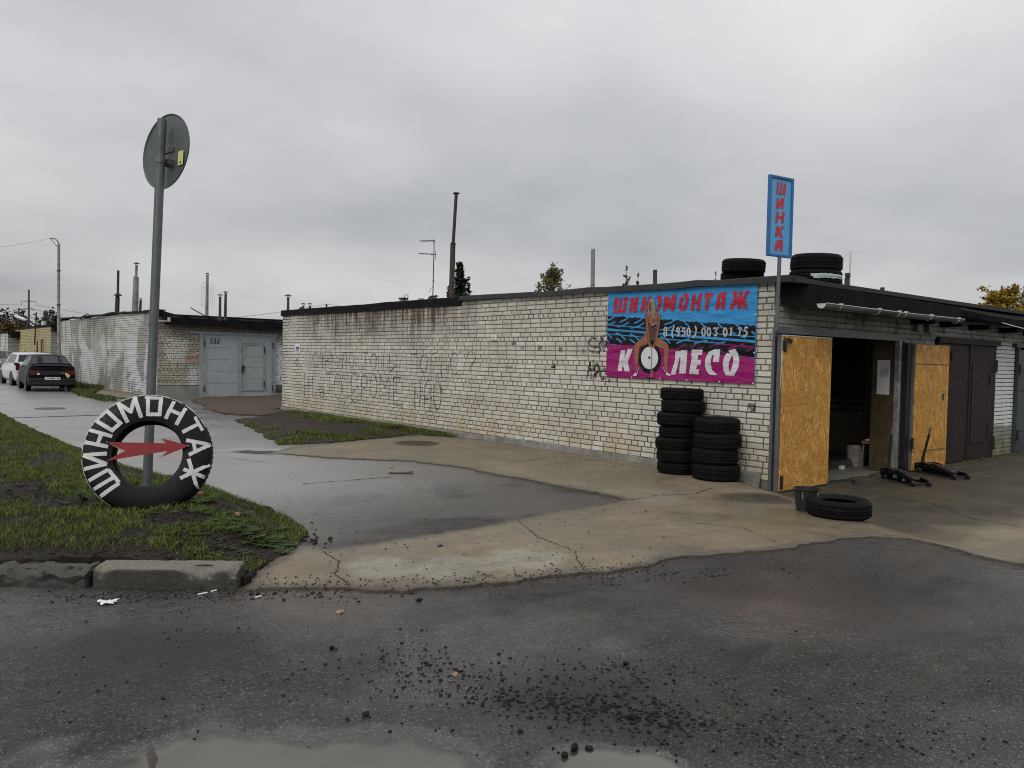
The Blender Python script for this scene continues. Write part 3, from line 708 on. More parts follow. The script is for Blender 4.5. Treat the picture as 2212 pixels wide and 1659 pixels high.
# concrete pad and grass beside garage 332
pad = [Vector(p[:2]) for p in W2((186, 838), (240, 826), (325, 834))]+[Vector(p[:2]) for p in W2((318, 868), (255, 862), (205, 852))]
sheet('cracked_concrete_pad', pad, lambda x, y: H(x, y)+.05, 'concrete', .5, .06, .12)

# grass blades -------------------------------------------------------
def blades(name, P, hmin, hmax, wid, mat, lean=.5, parent=None, kind='stuff', label=None):
    n = len(P); h = rng.uniform(hmin, hmax, n)*rng.uniform(.7, 1.2, n); a = rng.uniform(0, 2*PI, n)
    ux, uy = np.cos(a), np.sin(a); b = rng.uniform(0, 2*PI, n); l = h*rng.uniform(.1, lean, n); lx, ly = np.cos(b)*l, np.sin(b)*l
    w = wid*rng.uniform(.6, 1.3, n)
    V = np.zeros((n, 5, 3)); base = P
    V[:, 0] = base+np.stack([-ux*w, -uy*w, -0.01+0*w], 1); V[:, 1] = base+np.stack([ux*w, uy*w, -0.01+0*w], 1)
    mid = base+np.stack([lx*.4, ly*.4, h*.62], 1)
    V[:, 2] = mid+np.stack([ux*w*.75, uy*w*.75, 0*w], 1); V[:, 3] = mid-np.stack([ux*w*.75, uy*w*.75, 0*w], 1)
    V[:, 4] = base+np.stack([lx*1.4, ly*1.4, h], 1)
    me = bpy.data.meshes.new(name); me.vertices.add(n*5); me.vertices.foreach_set('co', V.ravel())
    b0 = np.arange(n)[:, None]*5; q = (b0+np.array([0, 1, 2, 3])); t = (b0+np.array([3, 2, 4]))
    loops = np.concatenate([q, t], 1).ravel(); st = (np.arange(n)[:, None]*7+np.array([0, 4])).ravel()
    me.loops.add(len(loops)); me.loops.foreach_set('vertex_index', loops.astype(np.int32)); me.polygons.add(2*n)
    me.polygons.foreach_set('loop_start', st.astype(np.int32)); me.update(calc_edges=True)
    at = me.attributes.new('rnd', 'FLOAT', 'FACE'); at.data.foreach_set('value', np.repeat(rng.uniform(0, 1, n), 2))
    me.materials.append(MT[mat]); o = bpy.data.objects.new(name, me); link(o, parent)
    return tag(o, label, kind=kind)
def sample(poly, n):
    P = np.array([(p[0], p[1]) for p in poly]); lo, hi = P.min(0), P.max(0); out = []
    while sum(len(a) for a in out) < n:
        G = rng.uniform(lo, hi, (n*2, 2)); out.append(G[inside(G, P)])
    return np.concatenate(out)[:n]
g = sample(vpoly, 420000)
dep_ = g[:, 0]*math.sin(-YAW)+g[:, 1]*math.cos(YAW)
keep = rng.uniform(0, 1, len(g)) < np.clip(7.0/np.maximum(dep_, 1), .25, 1)
g = g[keep]; s_ = soilness(g[:, 0], g[:, 1]); thin = vnoise(g[:, 0], g[:, 1], 1.6, 31)
ok = (s_ < .14) & (rng.uniform(0, 1, len(g)) < .35+1.2*thin)
few = (s_ >= .12) & (s_ < .5) & (rng.uniform(0, 1, len(g)) < .07)
gg = g[ok]; P3 = np.column_stack([gg, zverge(gg[:, 0], gg[:, 1])])
blades('grass', P3, .012, .046, .0030, 'grass', 1.15)
gg = g[few]; P3 = np.column_stack([gg, zverge(gg[:, 0], gg[:, 1])])
blades('sparse_grass', P3, .015, .05, .003, 'grass2', 1.1)
g = sample(dirtp, 60000); sdn = vnoise(g[:, 0], g[:, 1], 1.5, 44); dw = g[:, 0]
near = sstep((g[:, 0]-7.9-.35*(g[:, 1] < 13.5))/.8)*(1-.5*sstep((12.6-g[:, 1])/1.5))
g = g[(sdn*.85+near*.45+rng.uniform(-.15, .15, len(g)) > .66+.30*(vnoise(g[:, 0], g[:, 1], 3.3, 45)-.3))]
blades('grass_beside_wall', np.column_stack([g, zstrip(g[:, 0], g[:, 1])]), .02, .07, .006, 'grass', .9)
gpoly = [Vector(p[:2]) for p in W2((140, 838), (165, 822), (320, 838), (318, 846), (230, 838), (200, 856), (255, 866), (225, 868), (170, 856))]
g = sample(gpoly, 9000)
blades('grass_beside_garage', np.column_stack([g, np.full(len(g), .0)+rng.uniform(0, .03, len(g))]), .05, .18, .014, 'grass2', .9)
# low leafy weeds on the mound (short stalks with paired leaflets)
def weeds(name, spots, mat, label=None, kind='stuff', parent=None, size=(.07, .14), zf=None):
    V = []; Fc = []; R = []
    for (x, y) in spots:
        z = float(zf(x, y)[0]) if zf is zverge else float(zf(x, y)); nf = random.randint(4, 8)
        for k in range(nf):
            a = random.uniform(0, 2*PI); Ln = random.uniform(*size); up = random.uniform(.25, .9); u = Vector((math.cos(a), math.sin(a), 0)); sd = Vector((-u.y, u.x, 0))
            ns = 5; r_ = random.random()
            for q in range(1, ns+1):
                t = q/ns; c = Vector((x, y, z))+u*Ln*t*.85+Vector((0, 0, Ln*up*(t-.55*t*t)))
                ll = Ln*.30*(1.15-t)+.008
                for sg in (-1, 1):
                    if random.random() < .12: continue
                    ll = (Ln*.30*(1.15-t)+.008)*random.uniform(.45, 1.45); b = len(V); tip = c+sd*sg*ll+u*ll*.5+Vector((0, 0, random.uniform(-.2, .25)*ll))
                    m1 = c+sd*sg*ll*.5-u*ll*.12; m2 = c+sd*sg*ll*.5+u*ll*.5
                    V += [c, m1, tip, m2]; Fc.append((b, b+1, b+2, b+3)); R.append(min(1, max(0, r_+random.uniform(-.2, .2))))
    o = meshobj(name, V, Fc, mat, parent, rnd=R); return tag(o, label, kind=kind)
def pix(cells):
    out = []
    for (px, py, sxp, syp, n) in cells:
        for _ in range(n):
            p = onz(px+random.gauss(0, sxp), py+random.gauss(0, syp), .16); out.append((p.x, p.y))
    return out
def invp(L): 
    a = np.array(L); m = inside(a, np.array([(p[0], p[1]) for p in vpoly])); return [tuple(q) for q, k in zip(L, m) if k]
weeds('weeds', invp(pix([(440, 1115, 18, 8, 16), (500, 1135, 28, 9, 34), (560, 1140, 24, 8, 30), (610, 1150, 16, 6, 22), (395, 1098, 16, 5, 14), (300, 1105, 30, 6, 14), (650, 1152, 6, 4, 6), (345, 1092, 20, 4, 14)])), 'weed', zf=zverge, size=(.05, .11))
weeds('weeds_on_bare_soil', invp(pix([(470, 1165, 50, 8, 18), (300, 1150, 90, 14, 22), (120, 1120, 80, 20, 10)])), 'grass2', zf=zverge, size=(.035, .075))
g = invp(pix([(600, 930, 0, 0, 0)])) if False else []
wl = [( float(p[0]), float(p[1])) for p in sample(dirtp, 150) if p[0] > 8.3]
weeds('weeds_beside_wall', wl, 'weed', zf=lambda x, y: float(zstrip(np.array([x]), np.array([y]))[0]), size=(.10, .2))
# long-bladed tuft left of the tyre sign
tp = onz(178, 1092, .2); tz = float(zverge(tp.x, tp.y)[0])
tuft = thing('grass_tuft', 'tuft of long drooping grass blades at the left foot of the tyre sign', 'grass tuft', (tp.x, tp.y, tz))
m = MB()
for k in range(46):
    a = random.uniform(0, 2*PI); Ln = random.uniform(.16, .30); u = Vector((math.cos(a), math.sin(a), 0)); hh = random.uniform(.5, 1.0)
    pts = [u*Ln*t*(.3+.7*t)+Vector((0, 0, Ln*hh*(1.35*t-1.15*t*t))) for t in (0, .25, .5, .75, 1)]
    m.ribbon(pts, [.005, .006, .005, .004, .001], u.cross(Vector((0, 0, 1))).cross(u)*-1)
m.build('long_blades', 'weed', tuft)['kind'] = 'stuff'

# loose stones -------------------------------------------------------
ICO = None
def ico():
    global ICO
    if ICO is None:
        bm = bmesh.new(); bmesh.ops.create_icosphere(bm, subdivisions=1, radius=1.0); bm.verts.index_update()
        ICO = ([v.co.copy() for v in bm.verts], [tuple(v.index for v in f.verts) for f in bm.faces]); bm.free()
    return ICO
def stone_mb(m, c, r, flat=.6):
    V, Fc = ico(); Rt = Matrix.Rotation(random.uniform(0, 6.28), 3, 'Z'); sc = Vector((random.uniform(.7, 1.3), random.uniform(.7, 1.2), flat*random.uniform(.7, 1.2)))
    m.add([Vector(c)+Rt @ Vector((v.x*sc.x*r*random.uniform(.75, 1.2), v.y*sc.y*r*random.uniform(.75, 1.2), v.z*sc.z*r*random.uniform(.8, 1.15))) for v in V], Fc)
m = MB(); m2 = MB()
def scat(px, py, sx_, sy_, n, r0, r1, mb):
    r0 *= 1.25; r1 *= 1.45
    for _ in range(int(n*1.3)):
        a, b = random.gauss(px, sx_), random.gauss(py, sy_)
        if b < 1100 or b > 1720: continue
        p = onz(a, b); r = random.uniform(r0, r1)*random.choice((.6, .8, 1, 1.2)); stone_mb(mb, (p.x, p.y, float(H(p.x, p.y))+r*.25), r)
for q in ((1060, 1500, 90, 16, 100, .002, .0075), (1180, 1512, 80, 17, 100, .002, .0075), (1230, 1535, 70, 18, 110, .002, .0075), (1350, 1530, 80, 20, 130, .002, .008), (1440, 1560, 50, 20, 90, .003, .008), (1300, 1460, 110, 22, 120, .003, .007),
          (900, 1430, 70, 30, 60, .003, .008), (980, 1450, 130, 25, 90, .003, .007), (1800, 1590, 190, 40, 150, .002, .006), (1500, 1580, 200, 40, 130, .002, .007), (1000, 1255, 260, 12, 130, .002, .006), (640, 1275, 120, 12, 130, .003, .009),
          (1250, 1560, 500, 90, 230, .002, .006), (420, 1400, 220, 70, 100, .002, .006), (660, 1170, 30, 14, 60, .006, .018), (1450, 1240, 120, 8, 110, .003, .007), (600, 1225, 40, 18, 90, .002, .006), (300, 1290, 160, 6, 160, .002, .006)):
    scat(*q, m)
m.build('gravel', 'stone')['kind'] = 'stuff'
m = MB()
for _ in range(620):
    a = random.uniform(560, 1450); b = random.choice((random.uniform(985, 1270), random.gauss(1262-max(0, a-1000)*.09, 9))); p = onz(a, b); r = random.uniform(.003, .009)
    stone_mb(m, (p.x, p.y, float(H(p.x, p.y))+.02), r)
m.build('grit_on_apron', 'stone')['kind'] = 'stuff'
m = MB()
for _ in range(4200):
    q = random.random()
    if q < .75:
        px_, py_ = random.choice(((60, 1110, 80, 24), (470, 1150, 70, 16), (560, 1190, 60, 12), (300, 1190, 180, 10), (640, 1150, 28, 14)))[:2], None
        c = random.choice(((60, 1110, 80, 24), (470, 1150, 70, 14), (560, 1190, 50, 12), (300, 1195, 180, 8), (650, 1160, 24, 12)))
        p = onz(random.gauss(c[0], c[2]), random.gauss(c[1], c[3]), .12)
        if not inside(np.array([(p.x, p.y)]), vpoly)[0]: continue
        r = random.choice((.004, .006, .009, .012, .018))*random.uniform(.7, 1.2); stone_mb(m, (p.x, p.y, float(zverge(p.x, p.y)[0])+r*.2), r, .8)
m.build('soil_crumbs', 'dirt')['kind'] = 'stuff'
lump = [('dark stone with rusty top lying alone on the pale concrete apron', 951, 1184, .028), ('dark stone on the wet road just below the pale apron edge', 906, 1298, .022), ('dark stone standing alone at the left of the scattered gravel, below the apron', 717, 1403, .02),
        ('lone dark stone lowest on the left, on bare asphalt', 790, 1547, .022), ('largest round dark stone above the right-hand puddle', 1365, 1553, .024), ('dark stone at the edge of the right-hand puddle, lowest of the pair', 1220, 1638, .022),
        ('glistening dark stone just above the lowest one by the puddle', 1240, 1620, .023), ('dark stone between the gravel band and the puddle edge', 1272, 1622, .018), ('dark stone at the upper right of the gravel band', 1352, 1436, .02)]
for lb, px, py, r in lump:
    p = onH(px, py); m = MB(); stone_mb(m, (0, 0, r*.45), r, .75)
    o = m.build('loose_stone', 'stone'); o.location = p; tag(o, lb, 'stone', 'loose stones on the wet ground')

# ------------------------------------------------------------------ brickwork
def brick_shape(L, Hh, dp=.04, seed=0, c=.006):
    r = random.Random(seed); w, h = L/2, Hh/2
    j = lambda s=.0022: r.uniform(-s, s)
    back = [(-w, 0, -h), (w, 0, -h), (w, 0, h), (-w, 0, h)]
    mid = [(x+j(), dp-.006, z+j()) for x, _, z in back]
    frt = [((abs(x)-c)*math.copysign(1, x)+j(), dp, (abs(z)-c)*math.copysign(1, z)+j()) for x, _, z in back]
    V = back+mid+frt
    Fc = []
    for k in (0, 4):
        for i in range(4): Fc.append((k+i, k+(i+1) % 4, k+4+(i+1) % 4, k+4+i))
    Fc.append((8, 9, 10, 11)); return V, Fc
def brickwork(parent, org, u, nrm, W, z0, z1, mat, near, course=.08, bl=.262, hdr=5, holes=(), individuals=300, seed=1, hoff=2, proud=.009, topz=None, name='brick', pool=None):
    rr = random.Random(seed); org = Vector(org); u = Vector(u); nrm = Vector(nrm); jt = .017; depth_ = .04
    lst = []; nc = int(round((z1-z0)/course)); ch = (z1-z0)/nc; hl = bl/2
    for c in range(nc):
        za, zb = z0+c*ch, z0+(c+1)*ch; x = 0.0; k = 0
        header = (c % hdr == hoff)
        x = -(hl if (c % 2 and not header) else (hl/2 if header else 0))-rr.uniform(0, .02)
        while x < W-.01:
            Lb = hl if header else bl
            if not header and rr.random() < .035: Lb = hl
            a, b = max(0, x), min(W, x+Lb*rr.uniform(.985, 1.015)); x = x+Lb if b < W else W
            segs = [(a, b)]
            for (h0, h1, q0, q1) in holes:
                if zb-.02 > q0 and za+.02 < q1:
                    ns = []
                    for s0, s1 in segs:
                        if s1 <= h0 or s0 >= h1: ns.append((s0, s1))
                        else:
                            if s0 < h0: ns.append((s0, h0))
                            if s1 > h1: ns.append((h1, s1))
                    segs = ns
            for s0, s1 in segs:
                if s1-s0 < .035: continue
                if topz is not None and zb > topz((s0+s1)/2): continue
                lst.append((s0, s1, za, zb, s1-s0 > bl*.9 and s1-s0 < bl*1.1 or (s1-s0 > hl*.93 and s1-s0 < hl*1.07 and header)))
    M = Matrix.Identity(4)
    R3 = Matrix((u, nrm, Vector((0, 0, 1)))).transposed()      # local x=u, y=normal, z=up
    if R3.determinant() < 0: pass
    cen = lambda b: org+u*((b[0]+b[1])/2)+Vector((0, 0, (b[2]+b[3])/2))
    order = sorted(range(len(lst)), key=lambda i: (cen(lst[i])-EY).length-(.0 if near is None else 0))
    ind = set(); inv = WM(parent).inverted()
    meshes = {}
    for i in order:
        if len(ind) >= individuals: break
        if lst[i][4]: ind.add(i)
    V = []; Fc = []; RN = []
    mir = R3.determinant() < 0
    for i, b in enumerate(lst):
        L = b[1]-b[0]-jt-.003; Hh = b[3]-b[2]-jt+.003; cc = cen(b); pr = proud+rr.uniform(-.002, .0025)
        tilt = rr.uniform(-.004, .004)
        if i in ind:
            kind = ('s' if L > bl*.8 else 'h', rr.randrange(4))
            if kind not in meshes:
                v, f = brick_shape((bl if kind[0] == 's' else hl)-jt-.003, ch-jt+.003, depth_, seed*7+kind[1]+(10 if kind[0] == 'h' else 0))
                if mir: f = [tuple(reversed(q)) for q in f]
                v = [(R3 @ Vector(q)) for q in v]
                me = bpy.data.meshes.new(name); me.from_pydata([tuple(q) for q in v], [], f); me.materials.append(MT[mat]); meshes[kind] = me
            o = bpy.data.objects.new(name, meshes[kind]); COL.objects.link(o); o.parent = parent
            o.location = inv @ (cc+nrm*(pr-depth_)+Vector((0, 0, tilt*.3)))
        else:
            v, f = brick_shape(L, Hh, depth_, rr.randrange(99999))
            if mir: f = [tuple(reversed(q)) for q in f]
            b0 = len(V); o_ = cc+nrm*(pr-depth_)
            V += [o_+R3 @ Vector(q) for q in v]; Fc += [tuple(b0+k for k in q) for q in f]; RN += [rr.random()]*len(f)
    if V:
        o = meshobj('distant_bricks', V, Fc, mat, parent, world=True, rnd=RN); o['kind'] = 'stuff'
    return len(lst)
def wallslab(mb, x0, x1, y0, y1, z0, z1): mb.bb(x0, x1, y0, y1, z0, z1)
def edgeband(mb, p0, p1, n, zt, hb, off, seg=.35, ampz=.012, seed=0, thick=.03, zfun=None):
    # felt flashing hanging over a wall top: wavy strip with real thickness; n outward
    p0, p1, n = Vector(p0), Vector(p1), Vector(n); L = (p1-p0).length; k = max(2, int(L/seg)); V = []; Fc = []
    for i in range(k+1):
        t = i/k; p = p0.lerp(p1, t); w = float(vnoise(t*L, seed, 1.1, seed)-.5); w2 = float(vnoise(t*L, seed+3, 3.1, seed)-.5)
        z = (zfun(t*L) if zfun else zt)+w*ampz*2+w2*ampz; h = (hb(t*L) if callable(hb) else hb)+w2*ampz; o = off+w2*.02
        for q, zz in ((o, z), (o+.01, z-h), (o-thick, z-h), (-.35, z-.02), (-.35, z+.012), (o-.01, z+.012)):
            V.append(p+n*q+Vector((0, 0, zz)))
    for i in range(k):
        for j in range(6): a = i*6+j; b = i*6+(j+1) % 6; Fc.append((a, b, b+6, a+6))
    Fc += [tuple(range(6))[::-1], tuple(range(k*6, k*6+6))]
    mb.add(V, Fc)

# ================================================================== main block (tyre shop)
X0, Y0, X1, Y1, ZG = 9.27, 5.85, 34.0, 21.15, -.16
mainb = thing('garage_block', 'long low white brick garage block with the tyre shop and brown gates', 'garage', (X0, Y0, 0))
m = MB()
wallslab(m, X0, X0+.38, Y0+.02, Y1, ZG-.3, 2.69)
m.build('side_wall', 'mortar', mainb, True)
m = MB()
DZ = 2.0
for a, b, c, d in ((X0+.002, 9.33, ZG-.3, 2.6), (9.33, 12.72, DZ, 2.6), (12.72, 14.10, ZG-.3, 2.6), (14.10, 16.66, DZ+.01, 2.6), (16.66, 17.76, ZG-.3, 2.6), (17.76, 21.0, DZ, 2.6), (21.0, 34, ZG-.3, 2.6)):
    m.bb(a, b, Y0, Y0+.36, c, d)
m.build('front_wall', 'mortar', mainb, True)
m = MB(); m.bb(X0, X1, Y1-.3, Y1+.02, ZG, 2.62); m.bb(X1-.3, X1, Y0+.4, Y1-.3, ZG, 2.62); m.build('rear_wall', 'mortar', mainb, True)
wl_zero = .02
brickwork(mainb, (X0, Y1, 0), (0, -1, 0), (-1, 0, 0), Y1-Y0, .02, 2.74, 'brick_main', None, individuals=255, seed=3, holes=(), hoff=3,
          topz=lambda s: 2.66 if s < 8.6 else 2.71)
brickwork(mainb, (X0, Y0, 0), (1, 0, 0), (0, -1, 0), 13.0, -.14, 2.40, 'brick_facade', None, individuals=45, seed=5,
          holes=((.04, 3.45, -1, DZ), (3.45, 4.83, -1, 1.9), (4.83, 7.39, -1, DZ+.01), (8.49, 12.0, -1, DZ)), hoff=2)
# footing under the side wall
m = MB()
ys_ = np.arange(Y0+.1, Y1, .22); V = []; Fc = []
for i, y in enumerate(ys_):
    hgt = float(.035+.07*vnoise(y, 0, 1.1, 4)+.03*vnoise(y, 0, 5, 5)); o = .03+.09*float(vnoise(y, 2, .9, 6)); g0 = float(H(9.2, y))-.1
    for q, zz in ((-.02, hgt+.02), (-.02-o*.5, hgt), (-.02-o, g0+.10), (-.04-o, g0)): V.append((X0+q, y, zz))
for i in range(len(ys_)-1):
    for j in range(3): a = i*4+j; Fc.append((a, a+4, a+5, a+1))
meshobj('footing', V, Fc, 'footing', mainb, True)
# roof
m = MB(); m.bb(X0+.05, X1, Y0-.30, Y1, 2.60, 2.66)
m.build('roof', 'bitgrey', mainb, True)
m = MB()
edgeband(m, (X0, Y1+.04, 0), (X0, 12.75, 0), (-1, 0, 0), 2.745, .145, .05, seed=2, zfun=lambda s: 2.745-.0012*s)
m.build('roof_edge', 'bitumen', mainb, True)
m = MB(); edgeband(m, (X0, 12.75, 0), (X0, 5.62, 0), (-1, 0, 0), 2.70, .075, .075, seed=7, ampz=.016, zfun=lambda s: 2.735-.010*s+(.02 if s > 5.5 else 0))
m.build('roof_edge', 'bitgrey', mainb, True)
# black fascia: skewed return at the corner, then along the gates
m = MB()
pA = Vector((X0+.10, Y0-.02, 0)); pB = Vector((9.68, 5.42, 0)); pC = Vector((13.95, 5.40, 0))
def slabq(p, q, z0a, z1a, z0b, z1b, th=.05):
    d = (q-p).normalized(); n_ = Vector((-d.y, d.x, 0))*th
    V = []
    for pt, a, b in ((p, z0a, z1a), (q, z0b, z1b)):
        V += [pt+Vector((0, 0, a)), pt+Vector((0, 0, b)), pt+n_+Vector((0, 0, b)), pt+n_+Vector((0, 0, a))]
    m.add(V, [(0, 1, 2, 3), (7, 6, 5, 4), (0, 4, 5, 1), (1, 5, 6, 2), (2, 6, 7, 3), (3, 7, 4, 0)])
slabq(pA, pB, 2.34, 2.64, 2.30, 2.57); slabq(pB, pC, 2.30, 2.57, 2.32, 2.55)
m.build('fascia', 'bitumen', mainb, True)
m = MB(); m.add([(X0+.1, Y0, 2.37), (9.68, 5.44, 2.33), (13.95, 5.42, 2.35), (13.95, Y0, 2.37), (X0+.1, Y0, 2.40), (9.68, 5.44, 2.37), (13.95, 5.42, 2.38), (13.95, Y0, 2.40)],
      [(3, 2, 1, 0), (4, 5, 6, 7), (0, 1, 5, 4), (1, 2, 6, 5), (2, 3, 7, 6), (3, 0, 4, 7)])
m.build('eave_slab', 'darkmetal', mainb, True)
# older sagging eave further right
m = MB(); k = 34; V = []; Fc = []
for i in range(k+1):
    x = 13.95+i*(34-13.95)/k if i > 8 else 13.95+i*.42
    x = 13.95+ (i*.45 if i < 16 else 16*.45+(i-16)*.72)
    w = float(vnoise(x, 1, .8, 9)-.5)*.07; w2 = float(vnoise(x, 2, 2.2, 9)-.5)*.05
    for yy, zz in ((Y0, 2.42), (5.50+w2, 2.36+w), (5.46+w2, 2.40+w), (5.44+w2, 2.49+w), (5.55, 2.56+w*.6), (Y0, 2.66)): V.append((x, yy, zz))
for i in range(k):
    for j in range(6): a = i*6+j; b = i*6+(j+1) % 6; Fc.append((a, b, b+6, a+6))
Fc += [tuple(range(6))[::-1], tuple(range(k*6, k*6+6))]
meshobj('sagging_eave', V, Fc, 'bitumen', mainb, True)
for x in (13.2, 14.3, 15.5, 16.9, 18.2, 19.6):
    m = MB(); m.bb(x-.05, x+.05, 5.5, Y0, 2.24, 2.33); m.build('rafter_end', 'bitumen', mainb, True)
for x in (13.25, 13.65):
    m = MB(); m.bb(x, x+.17, Y0-.09, Y0-.02, 2.13, 2.33); m.build('bracket_block', 'greysteel', mainb, True)
# folded sheet hanging at far right of the eave
m = MB(); m.add([(15.9, 5.42, 2.36), (17.6, 5.30, 2.24), (17.6, 5.44, 2.27), (15.9, 5.47, 2.38), (15.9, 5.42, 2.37), (17.6, 5.30, 2.25), (17.6, 5.44, 2.28), (15.9, 5.47, 2.39)], [(0, 1, 2, 3), (7, 6, 5, 4), (0, 4, 5, 1), (1, 5, 6, 2), (2, 6, 7, 3), (3, 7, 4, 0)])
m.build('loose_sheet', 'whitemetal', mainb, True)
# gutter: half pipe, white inside, brackets
gx0, gx1, gy, gz, gr = 9.52, 13.82, 5.345, 2.335, .062
m = MB(); V = []; Fc = []; n_ = 9; K = 14
for i in range(K+1):
    x = gx0+(gx1-gx0)*i/K; dz = -.012*math.sin(i*.9)
    for rr_ in (gr, gr-.006):
        for j in range(n_): a = PI+PI*j/(n_-1); V.append((x, gy+rr_*math.cos(a), gz+dz+rr_*math.sin(a)))
for i in range(K):
    for j in range(n_-1):
        a = i*2*n_+j; Fc.append((a, a+1, a+1+2*n_, a+2*n_)); a += n_; Fc.append((a+1, a, a+2*n_, a+1+2*n_))
    for j in (0, n_-1): a = i*2*n_+j; Fc.append((a, a+2*n_, a+3*n_, a+n_))
gut = meshobj('gutter', V, Fc, 'greysteel', mainb, True)
m = MB(); m.flat([(gx0-.002, gy+gr*math.cos(PI+PI*j/12), gz+gr*math.sin(PI+PI*j/12)) for j in range(13)]); m.build('end_cap', 'whitemetal', gut, True)
m = MB(); m.tube([(gx0, gy-gr, gz+.004), (11.5, gy-gr, gz-.004), (gx1, gy-gr, gz+.004)], .0055, 6); m.build('rim', 'whitemetal', gut, True)
for x in (9.9, 10.95, 11.55, 11.75, 12.6, 13.6):
    m = MB(); m.tube([(x, gy+math.cos(PI+PI*j/8)*(gr+.006), gz+math.sin(PI+PI*j/8)*(gr+.006)) for j in range(9)], .006, 5); m.bb(x-.012, x+.012, gy-gr-.02, gy-gr+.03, gz, gz+.02); m.build('gutter_bracket', 'whitemetal', gut, True)
# ---- gate frame and open tyre shop
GP = Y0-.045
m = MB(); m.bb(9.285, 12.86, GP-.03, GP+.03, 1.955, 2.045); m.build('lintel', 'greysteel', mainb, True)
m = MB(); m.bb(X0-.018, X0+.055, GP+.02, GP+.06, -.13, 2.02); m.build('gate_post', 'greysteel', mainb, True)
m = MB(); m.bb(12.66, 12.74, GP-.03, GP+.04, -.13, 1.955); m.build('gate_post', 'flaked', mainb, True)
m = MB(); m.bb(12.74, 12.80, GP-.05, GP+.04, -.13, 1.955); m.bb(12.80, 12.93, GP-.10, GP-.04, -.13, 1.93); m.build('gate_post', 'darkmetal', mainb, True)
def leaf(name, x0, x1, z0, z1, y, wicket=None, hinges=(), whiteedge=True):
    lf = thing(name, None, None, (0, 0, 0)); del_keys = [k for k in lf.keys()]; lf.parent = mainb; lf.location = (x0-X0, y-Y0, 0)
    m = MB(); m.bb(x0, x1, y-.035, y+.02, z0, z1, .006); m.build('steel_frame', 'greysteel', lf, True)
    if wicket:
        a, b, c, d = wicket; ins = .012
        parts = [(x0+.02, x1-.012, z0+.01, c-.006), (x0+.02, a-.006, c, d), (b+.006, x1-.012, c, d), (x0+.02, x1-.012, d+.006, z1-.01)]
        for (p, q, r, s) in parts:
            mm = MB(); mm.bb(p, q, y-.050, y-.036, r, s, .002); mm.build('osb_board', 'osb', lf, True)
        mm = MB(); mm.bb(a+.006, b-.012, y-.046, y-.036, c+.008, d-.01, .002); mm.build('osb_wicket', 'osb', lf, True)
        mm = MB(); mm.bb(b-.14, b-.07, y-.050, y-.045, 1.01, 1.12); mm.build('lock_hole', 'blackpaint', lf, True)
    else:
        zs = [z0+.02, z0+.29, 1.02, z1-.015]
        for r, s in zip(zs[:-1], zs[1:]):
            mm = MB(); mm.bb(x0+.035, x1-.004, y-.050-(.003 if r < z0+.1 else 0), y-.036, r+.001, s-.001, .002); mm.build('osb_board', 'osb', lf, True)
    for hx, hz in hinges:
        mm = MB(); mm.cyl((hx, y-.07, hz-.09), (hx, y-.07, hz+.09), .017, n=10); mm.bb(hx-.025, hx+.025, y-.065, y-.04, hz-.07, hz+.07); mm.build('hinge', 'darkmetal', lf, True)
    return lf
lf1 = leaf('gate_leaf', 9.245, 10.50, -.115, 1.935, 5.765, None, ((9.30, 1.80), (9.31, .02)))
m = MB(); m.bb(9.247, 10.49, 5.712, 5.718, 1.922, 1.934)
m.flat([(9.249, 5.726, z+ (0)) for z in (1.93,)]*0+[(9.248, 5.726, 1.93), (9.29, 5.726, 1.93), (9.30, 5.726, 1.75), (9.285, 5.726, 1.62), (9.275, 5.726, 1.45), (9.268, 5.726, 1.3), (9.25, 5.726, 1.2)])
m.build('white_paint_edge', 'whitemetal', lf1, True)
m = MB(); m.cyl((9.37, 5.70, 1.86), (9.37, 5.66, 1.83), .018, n=8); m.cyl((9.33, 5.69, 1.89), (9.44, 5.69, 1.86), .01, n=6); m.build('padlock', 'darkmetal', lf1, True)
lf2 = leaf('gate_leaf', 12.94, 14.22, -.10, 1.925, 5.70, (13.28, 14.12, .20, 1.60), ((14.27, 1.75), (12.90, .35)))
m = MB(); m.bb(13.2, 14.1, 5.644, 5.65, .194, .203); m.bb(12.96, 13.35, 5.644, 5.65, 1.598, 1.61); m.build('board_trim', 'wood', lf2, True)
# reveal, inner room
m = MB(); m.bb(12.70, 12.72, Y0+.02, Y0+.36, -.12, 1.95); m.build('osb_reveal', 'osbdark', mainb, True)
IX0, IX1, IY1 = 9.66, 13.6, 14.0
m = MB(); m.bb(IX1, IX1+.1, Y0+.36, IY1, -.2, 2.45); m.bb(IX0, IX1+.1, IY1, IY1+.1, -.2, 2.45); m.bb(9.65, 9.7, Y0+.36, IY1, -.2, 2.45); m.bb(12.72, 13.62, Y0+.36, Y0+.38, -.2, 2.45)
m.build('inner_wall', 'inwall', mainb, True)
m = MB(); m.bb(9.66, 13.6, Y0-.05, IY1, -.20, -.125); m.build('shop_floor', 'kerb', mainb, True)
m = MB(); m.bb(9.66, 13.6, Y0+.36, IY1, 2.40, 2.45); m.build('ceiling', 'inwall', mainb, True)
